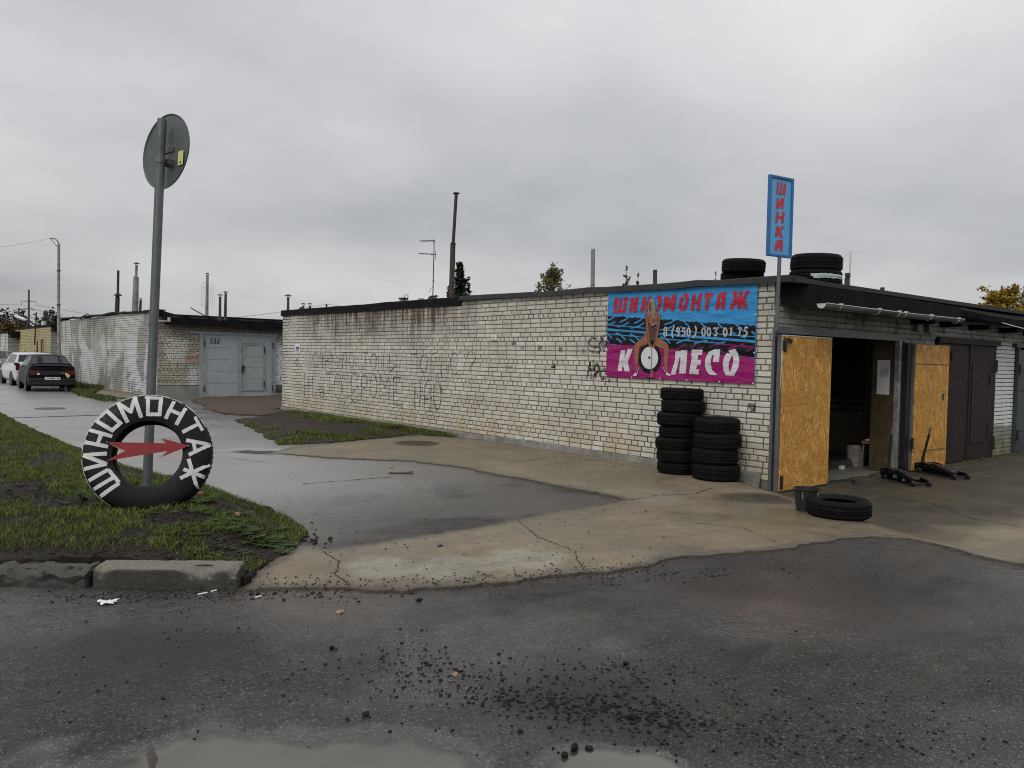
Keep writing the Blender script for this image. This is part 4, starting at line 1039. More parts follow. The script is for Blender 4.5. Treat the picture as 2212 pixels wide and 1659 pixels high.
# ---- brown gates
bg = thing('brown_gate', None, None); bg.parent = mainb; bg.location = (14.1-X0, 0, 0)
yb = Y0-.03
for a, b in ((14.12, 15.44), (15.46, 16.58)):
    m = MB(); m.bb(a, b, yb-.02, yb+.03, -.115, 1.97, .004); m.bb(a+.03, b-.02, yb-.035, yb-.018, -.09, 1.93, .004); m.build('steel_leaf', 'brown', bg, True)
m = MB(); m.bb(15.40, 15.47, yb-.05, yb-.034, -.12, 1.98); m.build('overlap_strip', 'brown', bg, True)
m = MB(); m.bb(15.55, 16.28, yb-.058, yb-.033, .20, 1.60, .004); m.build('wicket', 'brown', bg, True)
m = MB(); m.bb(15.52, 15.545, yb-.06, yb-.034, .17, 1.64); m.build('wicket_bar', 'darkmetal', bg, True)
for hx, hz in ((16.31, .42), (16.31, 1.35), (16.60, .15), (16.60, 1.6), (14.30, .1)):
    m = MB(); m.cyl((hx, yb-.065, hz-.12), (hx, yb-.065, hz+.12), .018, n=8); m.build('hinge', 'darkmetal', bg, True)
m = MB(); m.bb(14.1, 16.78, yb-.06, yb+.03, 1.975, 2.07); m.bb(16.585, 16.66, yb-.03, yb+.03, -.13, 1.975); m.build('gate_frame', 'brown', bg, True)
# teal gate at the far right
tg = thing('teal_gate', None, None); tg.parent = mainb; tg.location = (17.8-X0, 0, 0)
for k in range(5):
    m = MB(); m.bb(17.84, 19.4, yb-.03, yb+.02, -.1+k*.41, -.1+(k+1)*.41-.008, .003); m.build('panel', 'tealdoor', tg, True)
m = MB(); m.bb(17.77, 17.835, yb-.05, yb+.03, -.13, 2.0); m.bb(17.6, 21.1, yb-.06, yb+.03, 1.985, 2.06); m.bb(19.41, 21.0, yb-.03, yb+.02, -.13, 1.98); m.build('gate_frame', 'tealdoor', tg, True)
for hz in (.25, 1.55):
    m = MB(); m.bb(17.80, 17.88, yb-.08, yb-.05, hz-.10, hz+.10); m.build('hinge', 'blackpaint', tg, True)
# dirt fillet with moss along brown gates
m = MB(); 
for k in range(60):
    x = random.uniform(14.3, 19); stone_mb(m, (x, Y0-random.uniform(.02, .25), -.125), random.uniform(.008, .03), .6)
m.build('rubble_at_gates', 'soildark')['kind'] = 'stuff'
gpts = np.column_stack([rng.uniform(15.2, 19.5, 900), Y0-rng.uniform(.01, .22, 900)**1.0, np.full(900, -.115)])
blades('moss_and_grass_at_gates', gpts, .015, .05, .006, 'grass2', .9)

# things on the main wall ------------------------------------------------
PW = X0-.0135
def wp(px, py, off=0.0): return onx(px, py, PW-off)
def crop(ox, oy, sc): return lambda x, y: ((ox+x*sc)/4096*WID, (oy+y*sc)/4096*WID)
c1 = crop(1150, 1350, 500/2212); c2 = crop(1550, 1350, 500/2212); c3 = crop(2300, 1300, 260/1659)
def strokes(mb, cf, L, w, off=.0, jit=0, own=None):
    for s in L:
        if own: mb = MB()
        pts = [wp(*cf(*q), off) for q in s]
        # densify
        P = []
        for a, b in zip(pts[:-1], pts[1:]):
            k = max(1, int((b-a).length/.05)); P += [a.lerp(b, i/k) for i in range(k)]
        P.append(pts[-1])
        mb.ribbon(P, w, (-1, 0, 0))
        if own: mb.build(own[0], own[1], own[2], True)
def oval(cx, cy, rx, ry, a0=0, a1=360, n=14): return [(cx+rx*math.cos(math.radians(a0+(a1-a0)*i/n)), cy-ry*math.sin(math.radians(a0+(a1-a0)*i/n))) for i in range(n+1)]
gr = thing('wall_writing', 'large faded black handwriting in two lines on the white side wall', 'graffiti', (X0, 15.5, .8)); GO = ('pen_stroke', 'graf', gr)
L = [oval(505, 395, 42, 130), [(583, 260), (583, 380), (610, 385)], [(620, 250), (620, 540)], [(668, 440), (668, 540)], [(718, 420), (718, 545)], [(770, 260), (770, 560)], oval(700, 430, 30, 20, 0, 180), [(800, 300), (800, 440), (900, 440), (930, 400)],
     [(985, 260), (968, 560)], [(1038, 265), (1038, 555)], [(910, 340), (930, 390), (970, 400)], [(975, 262), (1090, 262)], oval(1132, 400, 42, 135), [(1210, 340), (1210, 545)], [(1310, 470), (1330, 570)], [(1385, 270), (1385, 590)], [(1330, 275), (1425, 272)],
     oval(1525, 420, 55, 130), [(1605, 300), (1605, 590)], [(1690, 300), (1705, 600)], [(1800, 290), (1812, 620)], [(1925, 300), (1925, 620)], [(1812, 610), (1925, 480)],
     [(295, 620), (295, 1060)], [(375, 640), (375, 1080)], [(295, 850), (440, 850)], [(440, 680), (440, 1060)], oval(605, 970, 40, 95), [(560, 970), (645, 965)], [(740, 650), (730, 1120)], [(670, 630), (800, 625)], [(630, 720), (630, 1070)],
     oval(890, 860, 65, 220), [(1135, 620), (1130, 1180)], [(1135, 640), (1240, 650)], oval(1200, 1040, 70, 110, 90, 330), [(1232, 680), (1232, 900)], oval(1360, 780, 55, 120), [(1305, 680), (1305, 1100)], oval(1520, 850, 60, 210),
     [(1635, 640), (1640, 1100)], [(1640, 660), (1720, 900), (1795, 690)], [(1797, 690), (1797, 1200)], [(1875, 690), (1875, 1200)], [(1875, 700), (2000, 705)], [(1875, 960), (1960, 965)], [(1875, 1185), (2020, 1210)], [(2005, 1210), (2050, 1310)],
     [(1005, 1110), (1010, 1180)], oval(165, 440, 22, 50), [(205, 290), (165, 400)], [(1110, 1030), (1050, 1060)]]
strokes(None, c1, L, .028, own=GO)
L = [oval(640, 460, 60, 150), [(768, 300), (768, 630)], [(415, 290), (410, 600)], [(520, 290), (520, 610)], [(415, 300), (520, 300)], [(768, 305), (870, 260)], [(945, 480), (955, 700)], [(1045, 480), (1055, 690)], [(955, 570), (1050, 560)],
     oval(1190, 460, 75, 190, 50, 300), oval(1480, 370, 75, 120, 170, -40), [(1530, 430), (1450, 500), (1455, 620)], [(1480, 715), (1490, 745)],
     [(485, 700), (475, 1240)], [(595, 710), (565, 1260)], [(480, 990), (580, 985)], [(660, 850), (650, 1280)], [(730, 730), (660, 860)], [(730, 730), (770, 860), (765, 1320)], [(655, 1080), (770, 1080)], oval(880, 1030, 65, 250),
     [(1050, 1205), (1052, 1250)], [(1155, 1200), (1155, 1240)], [(1245, 1190), (1250, 1235)], [(955, 870), (955, 1000)]]
strokes(None, c2, L, .028, own=GO)
m = MB()
for _ in range(70):
    x = random.choice([295, 375, 440, 583, 620, 668, 718, 770, 970, 1038, 1095, 1175, 1305, 1385, 1605, 1700, 1797, 1875, 1925])+random.uniform(-8, 8); y = random.choice((300, 420, 700, 900, 1050)); strokes(m, c1, [[(x, y), (x, y+random.uniform(60, 160))]], .006)
dr = m.build('paint_drips', 'graf', gr, True); dr['kind'] = 'stuff'
m = thing('spray_tag', 'black sprayed tags on white brick just left of the banner', 'graffiti', (X0, 9.3, 1.5)); GO = ('spray_stroke', 'graf2', m)
strokes(None, c3, [[(375, 930), (375, 1060), (415, 1160), (415, 1380)], [(455, 890), (470, 960), (465, 1090), (480, 1200)], [(330, 1180), (345, 1250), (300, 1330), (305, 1390)], [(375, 1000), (350, 1200)], oval(550, 1090, 50, 90, 170, -20), [(600, 1080), (590, 1180), (500, 1290)], [(500, 1050), (500, 1290), (540, 1340)], [(640, 1090), (660, 1250)], [(640, 1250), (690, 1400)], oval(740, 1190, 35, 80, 180, -10), [(770, 1150), (780, 1330)], [(740, 1330), (700, 1400)], [(880, 1380), (870, 1470)], [(1060, 1380), (1060, 1460)]], .044, own=GO)
strokes(None, c3, [oval(460, 440, 100, 110, 10, 235), [(400, 545), (520, 560), (620, 570), (650, 620), (620, 690), (560, 720), (480, 700), (370, 650)], [(670, 280), (660, 340), (690, 380)], [(740, 260), (700, 400), (590, 500)], [(800, 400), (790, 560)], [(700, 580), (750, 680)]], .032, own=GO)
m = MB(); strokes(m, c3, [oval(735, 490, 45, 50)], .055); strokes(m, c3, [[(205, 610), (205, 720)], [(590, 555), (480, 560)]], .05)
o = m.build('grey_paint_smudges', 'grafg'); tag(o, 'grey paint smudges between the black tags and the banner', 'paint smudge')
cw = crop(1100, 1000, 1200/2212)
for lb, q, w in (('round grey paint dab, highest of the four left of the spray tags', [(1757, 675), (1762, 700)], .12), ('second grey paint dab from the left in the row of four', [(1818, 712), (1822, 735)], .12), ('wide grey paint dab, third in the row of four', [(1938, 720), (1972, 728)], .10), ('drooping grey paint dab, rightmost of the row of four', [(2108, 715), (2100, 755)], .09)):
    m = MB(); strokes(m, cw, [q], w); tag(m.build('paint_dab', 'grafg'), lb, 'paint dab', 'grey paint dabs on the white wall')
m = MB(); strokes(m, cw, [[(2056, 835), (2060, 905)], [(2035, 862), (2068, 862)]], .035); tag(m.build('black_cross', 'graf2'), 'small black spray cross on bare white brick', 'graffiti')
m = MB(); strokes(m, cw, [[(1712, 862), (1750, 858)], [(1715, 850), (1722, 880)]], .03); tag(m.build('grey_scribble', 'graf'), 'faint grey scribble right of the question mark', 'graffiti')
cq = crop(2600, 1500, 700/1787)
m = MB(); strokes(m, cq, [[(1037, 290), (1037, 380)]], .13); tag(m.build('dark_patch', 'graf2'), 'dark rounded paint patch on brick right of the tyre stacks', 'paint patch')
# notices
def quad(px0, py0, px1, py1, off, name, mat, label, cat):
    a = wp(px0, py0, off); b = wp(px1, py1, off); m = MB(); m.bb(PW-off, PW-off-.004, b.y, a.y, b.z, a.z); o = m.build(name, mat)
    return tag(o, label, cat), a, b
o, a, b = quad(637, 743, 648, 762, .002, 'paper_notice', 'paper', 'white paper notice with black pictures pasted near the far wall corner', 'notice')
m = MB(); m.bb(PW-.008, PW-.006, b.y+.04, b.y+.12, a.z-.14, a.z-.07); m.bb(PW-.008, PW-.006, a.y-.18, a.y-.08, b.z+.1, b.z+.16)
for k in range(5): m.bb(PW-.008, PW-.006, b.y+.05, a.y-.05, b.z+.03+k*.014, b.z+.036+k*.014)
p_ = m.build('print', 'blackpaint'); p_.parent = o
o, a, b = quad(1062, 722, 1073, 736, .01, 'metal_plate_sign', 'whitemetal', 'small white metal plate with T mark on white side wall', 'sign')
m = MB(); m.bb(PW-.016, PW-.0145, b.y+.06, a.y-.03, (a.z+b.z)/2+.0, (a.z+b.z)/2+.012); m.bb(PW-.016, PW-.0145, (a.y+b.y)/2-.006, (a.y+b.y)/2+.006, b.z+.02, (a.z+b.z)/2); p_ = m.build('mark', 'blackpaint'); p_.parent = o
m = MB(); m.bb(PW-.016, PW-.0145, b.y, a.y, b.z-.004, b.z+.006); p_ = m.build('rust_edge', 'redbrick'); p_.parent = o

# ================================================================== garage 332 block
A0, B0, A1, B1 = 7.9, 28.0, 30.0, 43.8
g3 = thing('garage_332', 'white brick garage block with pale grey gate numbered 332', 'garage', (A0, B0, 0))
m = MB(); m.bb(A0+.012, A0+.38, B0+.36, B1, -.2, 2.9); m.build('side_wall', 'mortarw', g3, True)
m = MB()
for a, b, c, d in ((A0+.013, 9.30, -.2, 2.7), (9.30, 11.98, 2.2, 2.7), (11.98, 14.5, -.2, 2.7), (14.5, A1, -.2, 2.7)): m.bb(a, b, B0+.012, B0+.36, c, d)
m.build('front_wall', 'mortarw', g3, True)
brickwork(g3, (A0+.012, B1, 0), (0, -1, 0), (-1, 0, 0), B1-B0-.012, .02, 3.0, 'brick_side', None, individuals=150, seed=11, bl=.27, course=.083, topz=lambda s: 2.98-.012*s*0+.0 if s > 0 else 0, hoff=3)
brickwork(g3, (A0, B0+.012, 0), (1, 0, 0), (0, -1, 0), 5.2, .42, 2.55, 'brick_front', None, individuals=145, seed=12, bl=.27, course=.083, holes=((1.40, 4.08, -1, 2.2),), hoff=1)
m = MB(); m.bb(A0-.012, 9.30, B0-.03, B0+.02, -.1, .40, .01); m.build('cement_plinth', 'plaster', g3, True)
m = MB(); m.bb(11.99, 13.2, B0-.02, B0+.02, -.1, .12); m.build('cement_plinth', 'plaster', g3, True)
m = MB(); m.bb(A0+.2, A1, B0-.3, B1, 2.72, 2.80); m.build('roof', 'bitumen', g3, True)
m = MB(); edgeband(m, (A0, B1, 0), (A0, B0+.3, 0), (-1, 0, 0), 3.05, .07, .06, seed=13, ampz=.03, zfun=lambda s: 3.02+.02*math.sin(s*.8)-.003*s); m.build('roof_edge', 'bitumen', g3, True)
m = MB()  # curved verge end piece sweeping down to the eave
V = []; Fc = []
for i in range(11):
    t = i/10; xx = A0+.0+1.15*t; zt = 3.02-.26*(1-(1-t)**2)
    V += [(xx, B0+.25-.2*t, 2.70), (xx, B0+.25-.2*t, zt), (xx+.05, B0+.9, zt), (xx+.05, B0+.9, 2.70)]
for i in range(10):
    for j in range(4): a = i*4+j; b = i*4+(j+1) % 4; Fc.append((a, b, b+4, a+4))
Fc += [(0, 1, 2, 3), (43, 42, 41, 40)]
meshobj('verge_end', V, Fc, 'bitumen', g3, True)
m = MB(); edgeband(m, (A0+.15, B0-.28, 0), (14.5, B0-.28, 0), (0, -1, 0), 2.74, .30, .06, seed=15, ampz=.02); m.build('eave', 'bitumen', g3, True)
m = MB(); m.bb(A0+.3, 14.4, B0-.345, B0-.335, 2.69, 2.735); m.build('felt_edge', 'bitgrey', g3, True)
m = MB(); m.bb(A0-.05, A0+.32, B0-.36, B0-.3, 2.54, 2.57, .004); m.bb(A0+.22, A0+.30, B0-.37, B0-.31, 2.57, 2.68); m.build('cut_gutter_end', 'whitemetal', g3, True)
m = MB(); m.bb(8.95, 12.05, B0-.04, B0+.0, 2.185, 2.27); m.bb(9.28, 9.42, B0-.045, B0+.02, -.02, 2.185); m.bb(11.86, 12.0, B0-.045, B0+.02, -.02, 2.185); m.build('gate_frame', 'greydoor2', g3, True)
lf = thing('gate_leaf', None, None); lf.parent = g3; lf.location = (9.44-A0, 0, 0)
yd = B0-.04
for k in range(5):
    m = MB(); z0 = .06+k*.418; m.bb(9.50, 10.58, yd-.012, yd+.02, z0, z0+.412, .003); m.build('panel', 'greydoor', lf, True)
m = MB()
for a, b, c, d in ((9.43, 9.50, 0, 2.18), (10.58, 10.655, 0, 2.18), (9.50, 10.58, 0, .06), (9.50, 10.58, 2.15, 2.18)): m.bb(a, b, yd-.03, yd+.02, c, d, .003)
m.build('leaf_frame', 'greydoor2', lf, True)
m = MB()
def seg7(mb, x, z, w, h, t, segs, y, dx=0):
    S = {'a': (x, x+w, z+h-t, z+h), 'g': (x, x+w, z+h/2-t/2, z+h/2+t/2), 'd': (x, x+w, z, z+t), 'b': (x+w-t, x+w, z+h/2, z+h), 'c': (x+w-t, x+w, z, z+h/2), 'f': (x, x+t, z+h/2, z+h), 'e': (x, x+t, z, z+h/2)}
    for s in segs: a, b, c, d = S[s]; mb.bb(a, b, y-.004, y, c, d)
for i, sg in enumerate(('abgcd', 'abgcd', 'abged')): seg7(m, 9.60+i*.125, 1.86, .095, .18, .028, sg, yd-.0125)
m.build('number_332', 'blackpaint', lf, True)
lf = thing('gate_leaf', None, None); lf.parent = g3; lf.location = (10.68-A0, 0, 0)
m = MB()
for a, b, c, d in ((10.66, 10.73, 0, 2.18), (11.79, 11.86, 0, 2.18), (10.73, 11.79, 0, .06), (10.73, 11.79, 2.14, 2.18)): m.bb(a, b, yd-.035, yd+.02, c, d, .003)
m.build('leaf_frame', 'greydoor2', lf, True)
m = MB()
for a, b, c, d in ((10.73, 10.76, .06, 2.14), (11.60, 11.79, .06, 2.14), (10.76, 11.60, .06, .20), (10.76, 11.60, 1.90, 2.14)): m.bb(a, b, yd-.01, yd+.02, c, d, .002)
m.build('leaf_sheet', 'greydoor', lf, True)
m = MB()
for a, b, c, d in ((10.765, 10.84, .21, 1.89), (11.52, 11.59, .21, 1.89), (10.84, 11.52, .21, .27), (10.84, 11.52, 1.83, 1.89)): m.bb(a, b, yd-.035, yd+.01, c, d, .003)
m.build('wicket_frame', 'greydoor2', lf, True)
for k in range(4):
    m = MB(); z0 = .27+k*.39; m.bb(10.842, 11.518, yd-.018, yd+.015, z0, z0+.384, .003); m.build('wicket_panel', 'greydoor', lf, True)
m = MB(); m.bb(10.72, 10.81, yd-.08, yd-.035, .95, 1.12, .01); m.cyl((10.745, yd-.07, .93), (10.745, yd-.07, .86), .035, n=8); m.build('padlock', 'blackpaint', lf, True)
for hx, z in ((11.545, .45), (11.545, 1.68), (11.87, 1.85), (11.87, .3), (9.415, 1.85), (9.415, .3)):
    m = MB(); m.cyl((hx, yd-.055, z-.11), (hx, yd-.055, z+.11), .02, n=8); m.build('hinge', 'darkmetal', lf, True)

# ================================================================== far blocks on the left
def farblock(label, cx_, cy_, depth_y, zt, bmat, roofz, seed, yard=None, name='garage_block'):
    t = thing(name, label, 'garage', (cx_, cy_, 0)); m = MB()
    m.bb(cx_+.01, cx_+16, cy_+.01, cy_+depth_y, -.2, zt-.06); m.build('wall', 'mortarw', t, True)
    brickwork(t, (cx_+.01, cy_+depth_y, 0), (0, -1, 0), (-1, 0, 0), depth_y, .02, zt, bmat, None, individuals=60, seed=seed, bl=.27, course=.09)
    brickwork(t, (cx_, cy_+.01, 0), (1, 0, 0), (0, -1, 0), 5, .02, zt-.35, 'brick_far', None, individuals=20, seed=seed+1, bl=.27, course=.09)
    m = MB(); m.bb(cx_-.04, cx_+16, cy_-.35, cy_+depth_y, zt-.06, zt+.05); m.build('roof', 'bitumen', t, True)
    m = MB(); m.bb(cx_+.1, cx_+16, cy_-.5, cy_-.3, zt-.35, zt+.06); m.build('eave', 'bitumen', t, True)
    return t
yb_ = farblock('pale yellow brick garage block behind the parked cars', 8.2, 48.0, 11.5, 2.80, 'brick_yellow', 2.8, 21)
wb_ = farblock('grey white brick garage block at the far left edge', 7.6, 57.5+.6, 15, 2.55, 'brick_side', 2.5, 31)
m = MB(); m.bb(8.16, 8.19, 49.9, 51.4, .0, 1.95); o = m.build('side_door', MT['brick_yellow'], yb_, True)
m = MB(); m.bb(8.10, 8.16, 50.0, 50.2, 0, 2.1); m.bb(8.10, 8.16, 51.3, 51.45, 0, 1.98); m.build('door_post', 'bark', yb_, True)

# ================================================================== banner
def PB(x, y, off=0.0):
    # crop (2380,1100) scale 720/2212 -> banner plane in front of the bricks
    return onx((2380+x*720/2212)/4096*WID, (1100+y*720/2212)/4096*WID, X0-.035-off)
ban = thing('banner', 'large blue, black and magenta tyre service banner with a figure on a wheel', 'banner', (X0-.035, 7.3, 1.3))
def bmat(base, name):
    t = NT(name); f = t.noise(1.0, 3, .5, t.scale(t.pos(), (1, 5.5, 1.3), (.65, 0, 0))); f2 = t.noise(2.2, 3, .5, t.scale(t.pos(), (1, 1.2, 3.5), (-.5, 0, 0)))
    g_ = t.noise(9, 4, .6)
    c = t.mix(t.mr(g_, .3, .7, 0, .22), base, tuple(x*.7 for x in base))
    return t.fin(c, .40, 0, t.bump(t.mt('ADD', f, f2), .045, 1.0), .3)
for k, c in (('b_blue', (.035, .26, .56)), ('b_black', (.004, .0045, .006)), ('b_mag', (.30, .010, .135)), ('b_white', (.62, .62, .63)), ('b_red', (.42, .022, .045)), ('b_grey', (.48, .48, .48)), ('b_cyan', (.04, .28, .58))):
    MT[k] = bmat(c, 'banner_'+k[2:])
TL, TR, BR, BLc = (165, 215), (2000, 105), (1955, 1340), (133, 1245)
def bp(name, pts, mat, off): return MB().poly([PB(x, y, off) for x, y in pts], (-.0012, 0, 0)).build(name, mat, ban, True)
m = MB(); N_ = 40
top = [(TL[0]+(TR[0]-TL[0])*i/N_, TL[1]+(TR[1]-TL[1])*i/N_) for i in range(N_+1)]
bot = [(BLc[0]+(BR[0]-BLc[0])*i/N_, BLc[1]+(BR[1]-BLc[1])*i/N_+3*math.sin(i*1.3)) for i in range(N_+1)]
m.poly([PB(x, y) for x, y in top]+[PB(x, y) for x, y in bot[::-1]], (.008, 0, 0)); m.build('sheet', 'b_blue', ban, True)
rj = random.Random(5)
def rough(a, b, n, amp): return [(a[0]+(b[0]-a[0])*i/n, a[1]+(b[1]-a[1])*i/n+rj.uniform(-amp, amp)) for i in range(n+1)]
bp('tread_print', rough((157, 500), (1975, 625), 60, 9)+[(1961, 1015)]+rough((1961, 1015), (147, 842), 60, 6)[1:], 'b_black', .0015)
bp('magenta_field', rough((147, 842), (1000, 915), 30, 8)+rough((1000, 915), (1961, 1015), 30, 10)[1:]+[(1955, 1338), (1000, 1290), (133, 1243)], 'b_mag', .0028)
bp('bottom_hem', [(134, 1236), (1955, 1328), (1955, 1340), (133, 1246)], 'b_mag', .006)
def brib(name, L, wpx, mat, off):
    for s in L:
        m = MB(); P = [PB(x, y, off) for x, y in s]; m.ribbon(P, wpx, (-1, 0, 0)); m.build(name, mat, ban, True)
sc_ = 2.72/1850
brib('tread_line', [[(156, 612), (620, 655)], [(760, 668), (1975, 760)], [(150, 722), (600, 765)], [(750, 778), (1560, 840)]], 9*sc_, 'b_cyan', .004)
brib('tread_line', [[(152, 668), (640, 708)], [(760, 722), (1972, 818)]], 23*sc_, 'b_cyan', .004)
arcs = [[(160, 555), (205, 535), (240, 508)], [(305, 580), (370, 550), (410, 518)], [(480, 595), (550, 560), (590, 525)], [(160, 610), (215, 595), (250, 570)], [(270, 640), (360, 615), (420, 578)], [(440, 655), (540, 630), (600, 590)],
        [(850, 610), (930, 585), (975, 555)], [(870, 660), (940, 640), (980, 610)], [(1090, 560), (1120, 600), (1160, 635)], [(1290, 572), (1330, 620), (1380, 655)], [(1510, 585), (1540, 630), (1580, 655)], [(1730, 605), (1780, 650), (1830, 690)],
        [(255, 710), (320, 740), (372, 795)], [(430, 722), (500, 760), (545, 800)], [(155, 725), (180, 745), (208, 778)], [(262, 780), (300, 800), (325, 835)], [(430, 790), (465, 815), (490, 838)], [(150, 800), (165, 820), (172, 835)],
        [(805, 755), (880, 790), (925, 840)], [(1000, 840), (1080, 805), (1165, 790)], [(1220, 842), (1300, 820), (1380, 805)], [(1500, 842), (1560, 832), (1600, 825)], [(1690, 700), (1720, 730), (1750, 745)], [(1925, 690), (1950, 715), (1972, 735)], [(1040, 630), (1080, 650), (1130, 700)], [(1770, 740), (1810, 760), (1850, 770)]]
brib('tread_arc', arcs, 15*sc_, 'b_cyan', .0045)
brib('magenta_arc', [[(1010, 915), (1060, 880), (1120, 855)], [(1180, 895), (1240, 850)], [(1400, 890), (1460, 860), (1540, 848), (1830, 875), (1960, 885)], [(1630, 912), (1720, 880), (1830, 848)], [(1860, 935), (1920, 905), (1965, 885)], [(1280, 905), (1330, 885)], [(1540, 940), (1600, 955)]], 11*sc_, 'b_mag', .0045)
REDL = [[(238, 280), (285, 278), (262, 432), (280, 432), (300, 290), (340, 288), (318, 432), (338, 432), (360, 275), (406, 268), (372, 465), (222, 467)],
        [(437, 282), (480, 278), (465, 380), (500, 268), (540, 265), (508, 458), (468, 460), (485, 355), (450, 460), (414, 462)],
        [(590, 272), (630, 266), (616, 340), (640, 338), (650, 262), (690, 258), (660, 455), (625, 456), (634, 385), (610, 387), (600, 456), (552, 458)],
        [(782, 240), (812, 262), (822, 310), (800, 410), (778, 446), (735, 448), (745, 420), (768, 392), (778, 320), (770, 290), (735, 288)],
        [(850, 262), (905, 260), (918, 325), (955, 240), (1008, 238), (975, 442), (928, 442), (945, 355), (918, 420), (895, 420), (885, 345), (872, 445), (832, 445)],
        [(1172, 436), (1195, 238), (1240, 235), (1230, 310), (1262, 308), (1275, 228), (1318, 222), (1285, 432), (1240, 434), (1252, 350), (1222, 352), (1212, 436)],
        [(1350, 222), (1455, 214), (1448, 268), (1412, 272), (1388, 430), (1346, 430), (1368, 275), (1342, 278)],
        [(1472, 424), (1512, 238), (1575, 210), (1618, 204), (1592, 420), (1545, 420), (1550, 370), (1530, 372), (1520, 422)],
        [(1640, 418), (1705, 300), (1685, 200), (1740, 197), (1752, 280), (1765, 280), (1768, 198), (1812, 194), (1806, 275), (1820, 275), (1850, 192), (1902, 188), (1848, 300), (1876, 412), (1822, 415), (1805, 340), (1795, 415), (1742, 417), (1752, 345), (1735, 345), (1700, 418)]]
for pts in REDL: bp('red_letter', pts, 'b_red', .005)
o_ = bp('red_letter', [(1080, 232), (1120, 220), (1152, 252), (1150, 330), (1118, 420), (1100, 440), (1048, 438), (1028, 400), (1030, 340), (1050, 280), (1080, 262), (1105, 268), (1085, 300), (1070, 350), (1074, 395), (1090, 385), (1112, 320), (1112, 282)], 'b_red', .005)
bp('red_letter_gap', [(1540, 300), (1558, 285), (1552, 335), (1532, 338)], 'b_blue', .0065)
WHL = [[(318, 925), (370, 922), (362, 1035), (402, 908), (465, 906), (402, 1070), (428, 1184), (364, 1182), (342, 1095), (330, 1180), (278, 1176)],
       [(988, 940), (1052, 938), (1060, 925), (1136, 926), (1116, 1210), (1034, 1212), (1052, 1010), (1040, 1010), (990, 1222), (928, 1228), (938, 1200), (985, 1040)],
       [(1190, 918), (1325, 918), (1315, 980), (1268, 984), (1262, 1045), (1302, 1042), (1294, 1105), (1254, 1106), (1240, 1160), (1280, 1162), (1270, 1222), (1155, 1214), (1192, 1002), (1182, 992)],
       [(1400, 945), (1470, 912), (1540, 910), (1522, 1068), (1448, 1068), (1462, 985), (1438, 985), (1418, 1080), (1440, 1170), (1505, 1230), (1410, 1226), (1372, 1180), (1350, 1110), (1356, 1030)],
       [(1640, 928), (1722, 906), (1760, 970), (1775, 1050), (1760, 1140), (1708, 1236), (1612, 1234), (1578, 1170), (1570, 1080), (1590, 1000), (1622, 955), (1660, 965), (1690, 985), (1672, 1010), (1648, 1070), (1640, 1130), (1655, 1200), (1688, 1120), (1702, 1050), (1692, 985), (1660, 965)]]
for pts in WHL: bp('white_letter', pts, 'b_white', .005)
DIG = [oval(866, 672, 18, 22)+[], oval(864, 722, 18, 26), oval(985, 690, 0.1, .1)]
dg = [oval(866, 670, 17, 24), oval(862, 724, 17, 25), [(975, 632), (950, 680), (946, 730), (955, 772)], oval(1020, 675, 16, 26), [(1036, 690), (1028, 740), (1010, 748)], [(1112, 652), (1080, 652), (1075, 692), (1100, 695), (1108, 725), (1085, 748), (1065, 745)],
      oval(1150, 700, 17, 48), [(1232, 625), (1245, 670), (1235, 730), (1200, 772)], oval(1335, 700, 20, 48), oval(1400, 700, 20, 48), [(1450, 660), (1480, 650), (1500, 670), (1478, 692), (1502, 712), (1488, 745), (1460, 742)], [(1510, 640), (1516, 660)],
      oval(1600, 700, 20, 48), [(1655, 660), (1680, 645), (1665, 750)], [(1755, 660), (1790, 642), (1770, 750)], [(1880, 645), (1845, 645), (1838, 685), (1862, 690), (1868, 722), (1848, 748), (1820, 745)]]
brib('phone_digit_stroke', dg, 17*sc_, 'b_grey', .006)
# printed figure on the wheel
def cc(x, y):   # from crop (2350,1150) scale 400/1619 to the banner crop
    return ((2350+x*400/1619-2380)*2212/720, (1150+y*400/1619-1100)*2212/720)
def bpc(name, pts, mat, off): return bp(name, [cc(*p) for p in pts], mat, off)
bpc('printed_tyre', oval(1008, 1150, 186, 248, n=36)[:-1], 'b_black', .0060)
bpc('printed_rim', oval(1005, 1140, 138, 182, n=32)[:-1], 'hubwhite', .0072)
for a in range(0, 360, 24):
    ca, sa = math.cos(math.radians(a)), math.sin(math.radians(a))
    if a in (0, 24, 336): continue
    brib('printed_spoke', [[cc(1002+22*ca, 1135-28*sa), cc(1002+118*ca, 1135-158*sa)]], 8*sc_, 'printgrey', .0082)
bpc('printed_hub', oval(1002, 1135, 18, 24, n=16)[:-1], 'b_black', .0086)
bpc('printed_leg', [(930, 800), (985, 870), (960, 905), (850, 955), (830, 1010), (825, 1150), (800, 1290), (788, 1380), (768, 1385), (778, 1280), (758, 1140), (762, 960), (770, 915), (830, 860), (890, 805)], 'skin', .0090)
bpc('printed_leg', [(1130, 810), (1200, 840), (1290, 900), (1315, 960), (1310, 1100), (1292, 1230), (1295, 1340), (1310, 1385), (1285, 1380), (1255, 1300), (1240, 1180), (1245, 1010), (1200, 985), (1120, 950), (1085, 880)], 'skin', .0090)
bpc('printed_torso', [(950, 400), (1000, 380), (1100, 390), (1170, 430), (1165, 560), (1130, 640), (1140, 790), (1100, 860), (1040, 890), (960, 850), (900, 800), (945, 730), (940, 600), (930, 470)], 'skin', .0098)
bpc('printed_torso_shade', [(1000, 640), (1110, 640), (1100, 780), (1070, 850), (1010, 845), (995, 760)], 'skind', .0104)
bpc('printed_swimsuit', [(995, 560), (1030, 620), (1065, 625), (1115, 580), (1120, 635), (1075, 650), (1020, 640), (990, 610)], 'b_black', .0112)
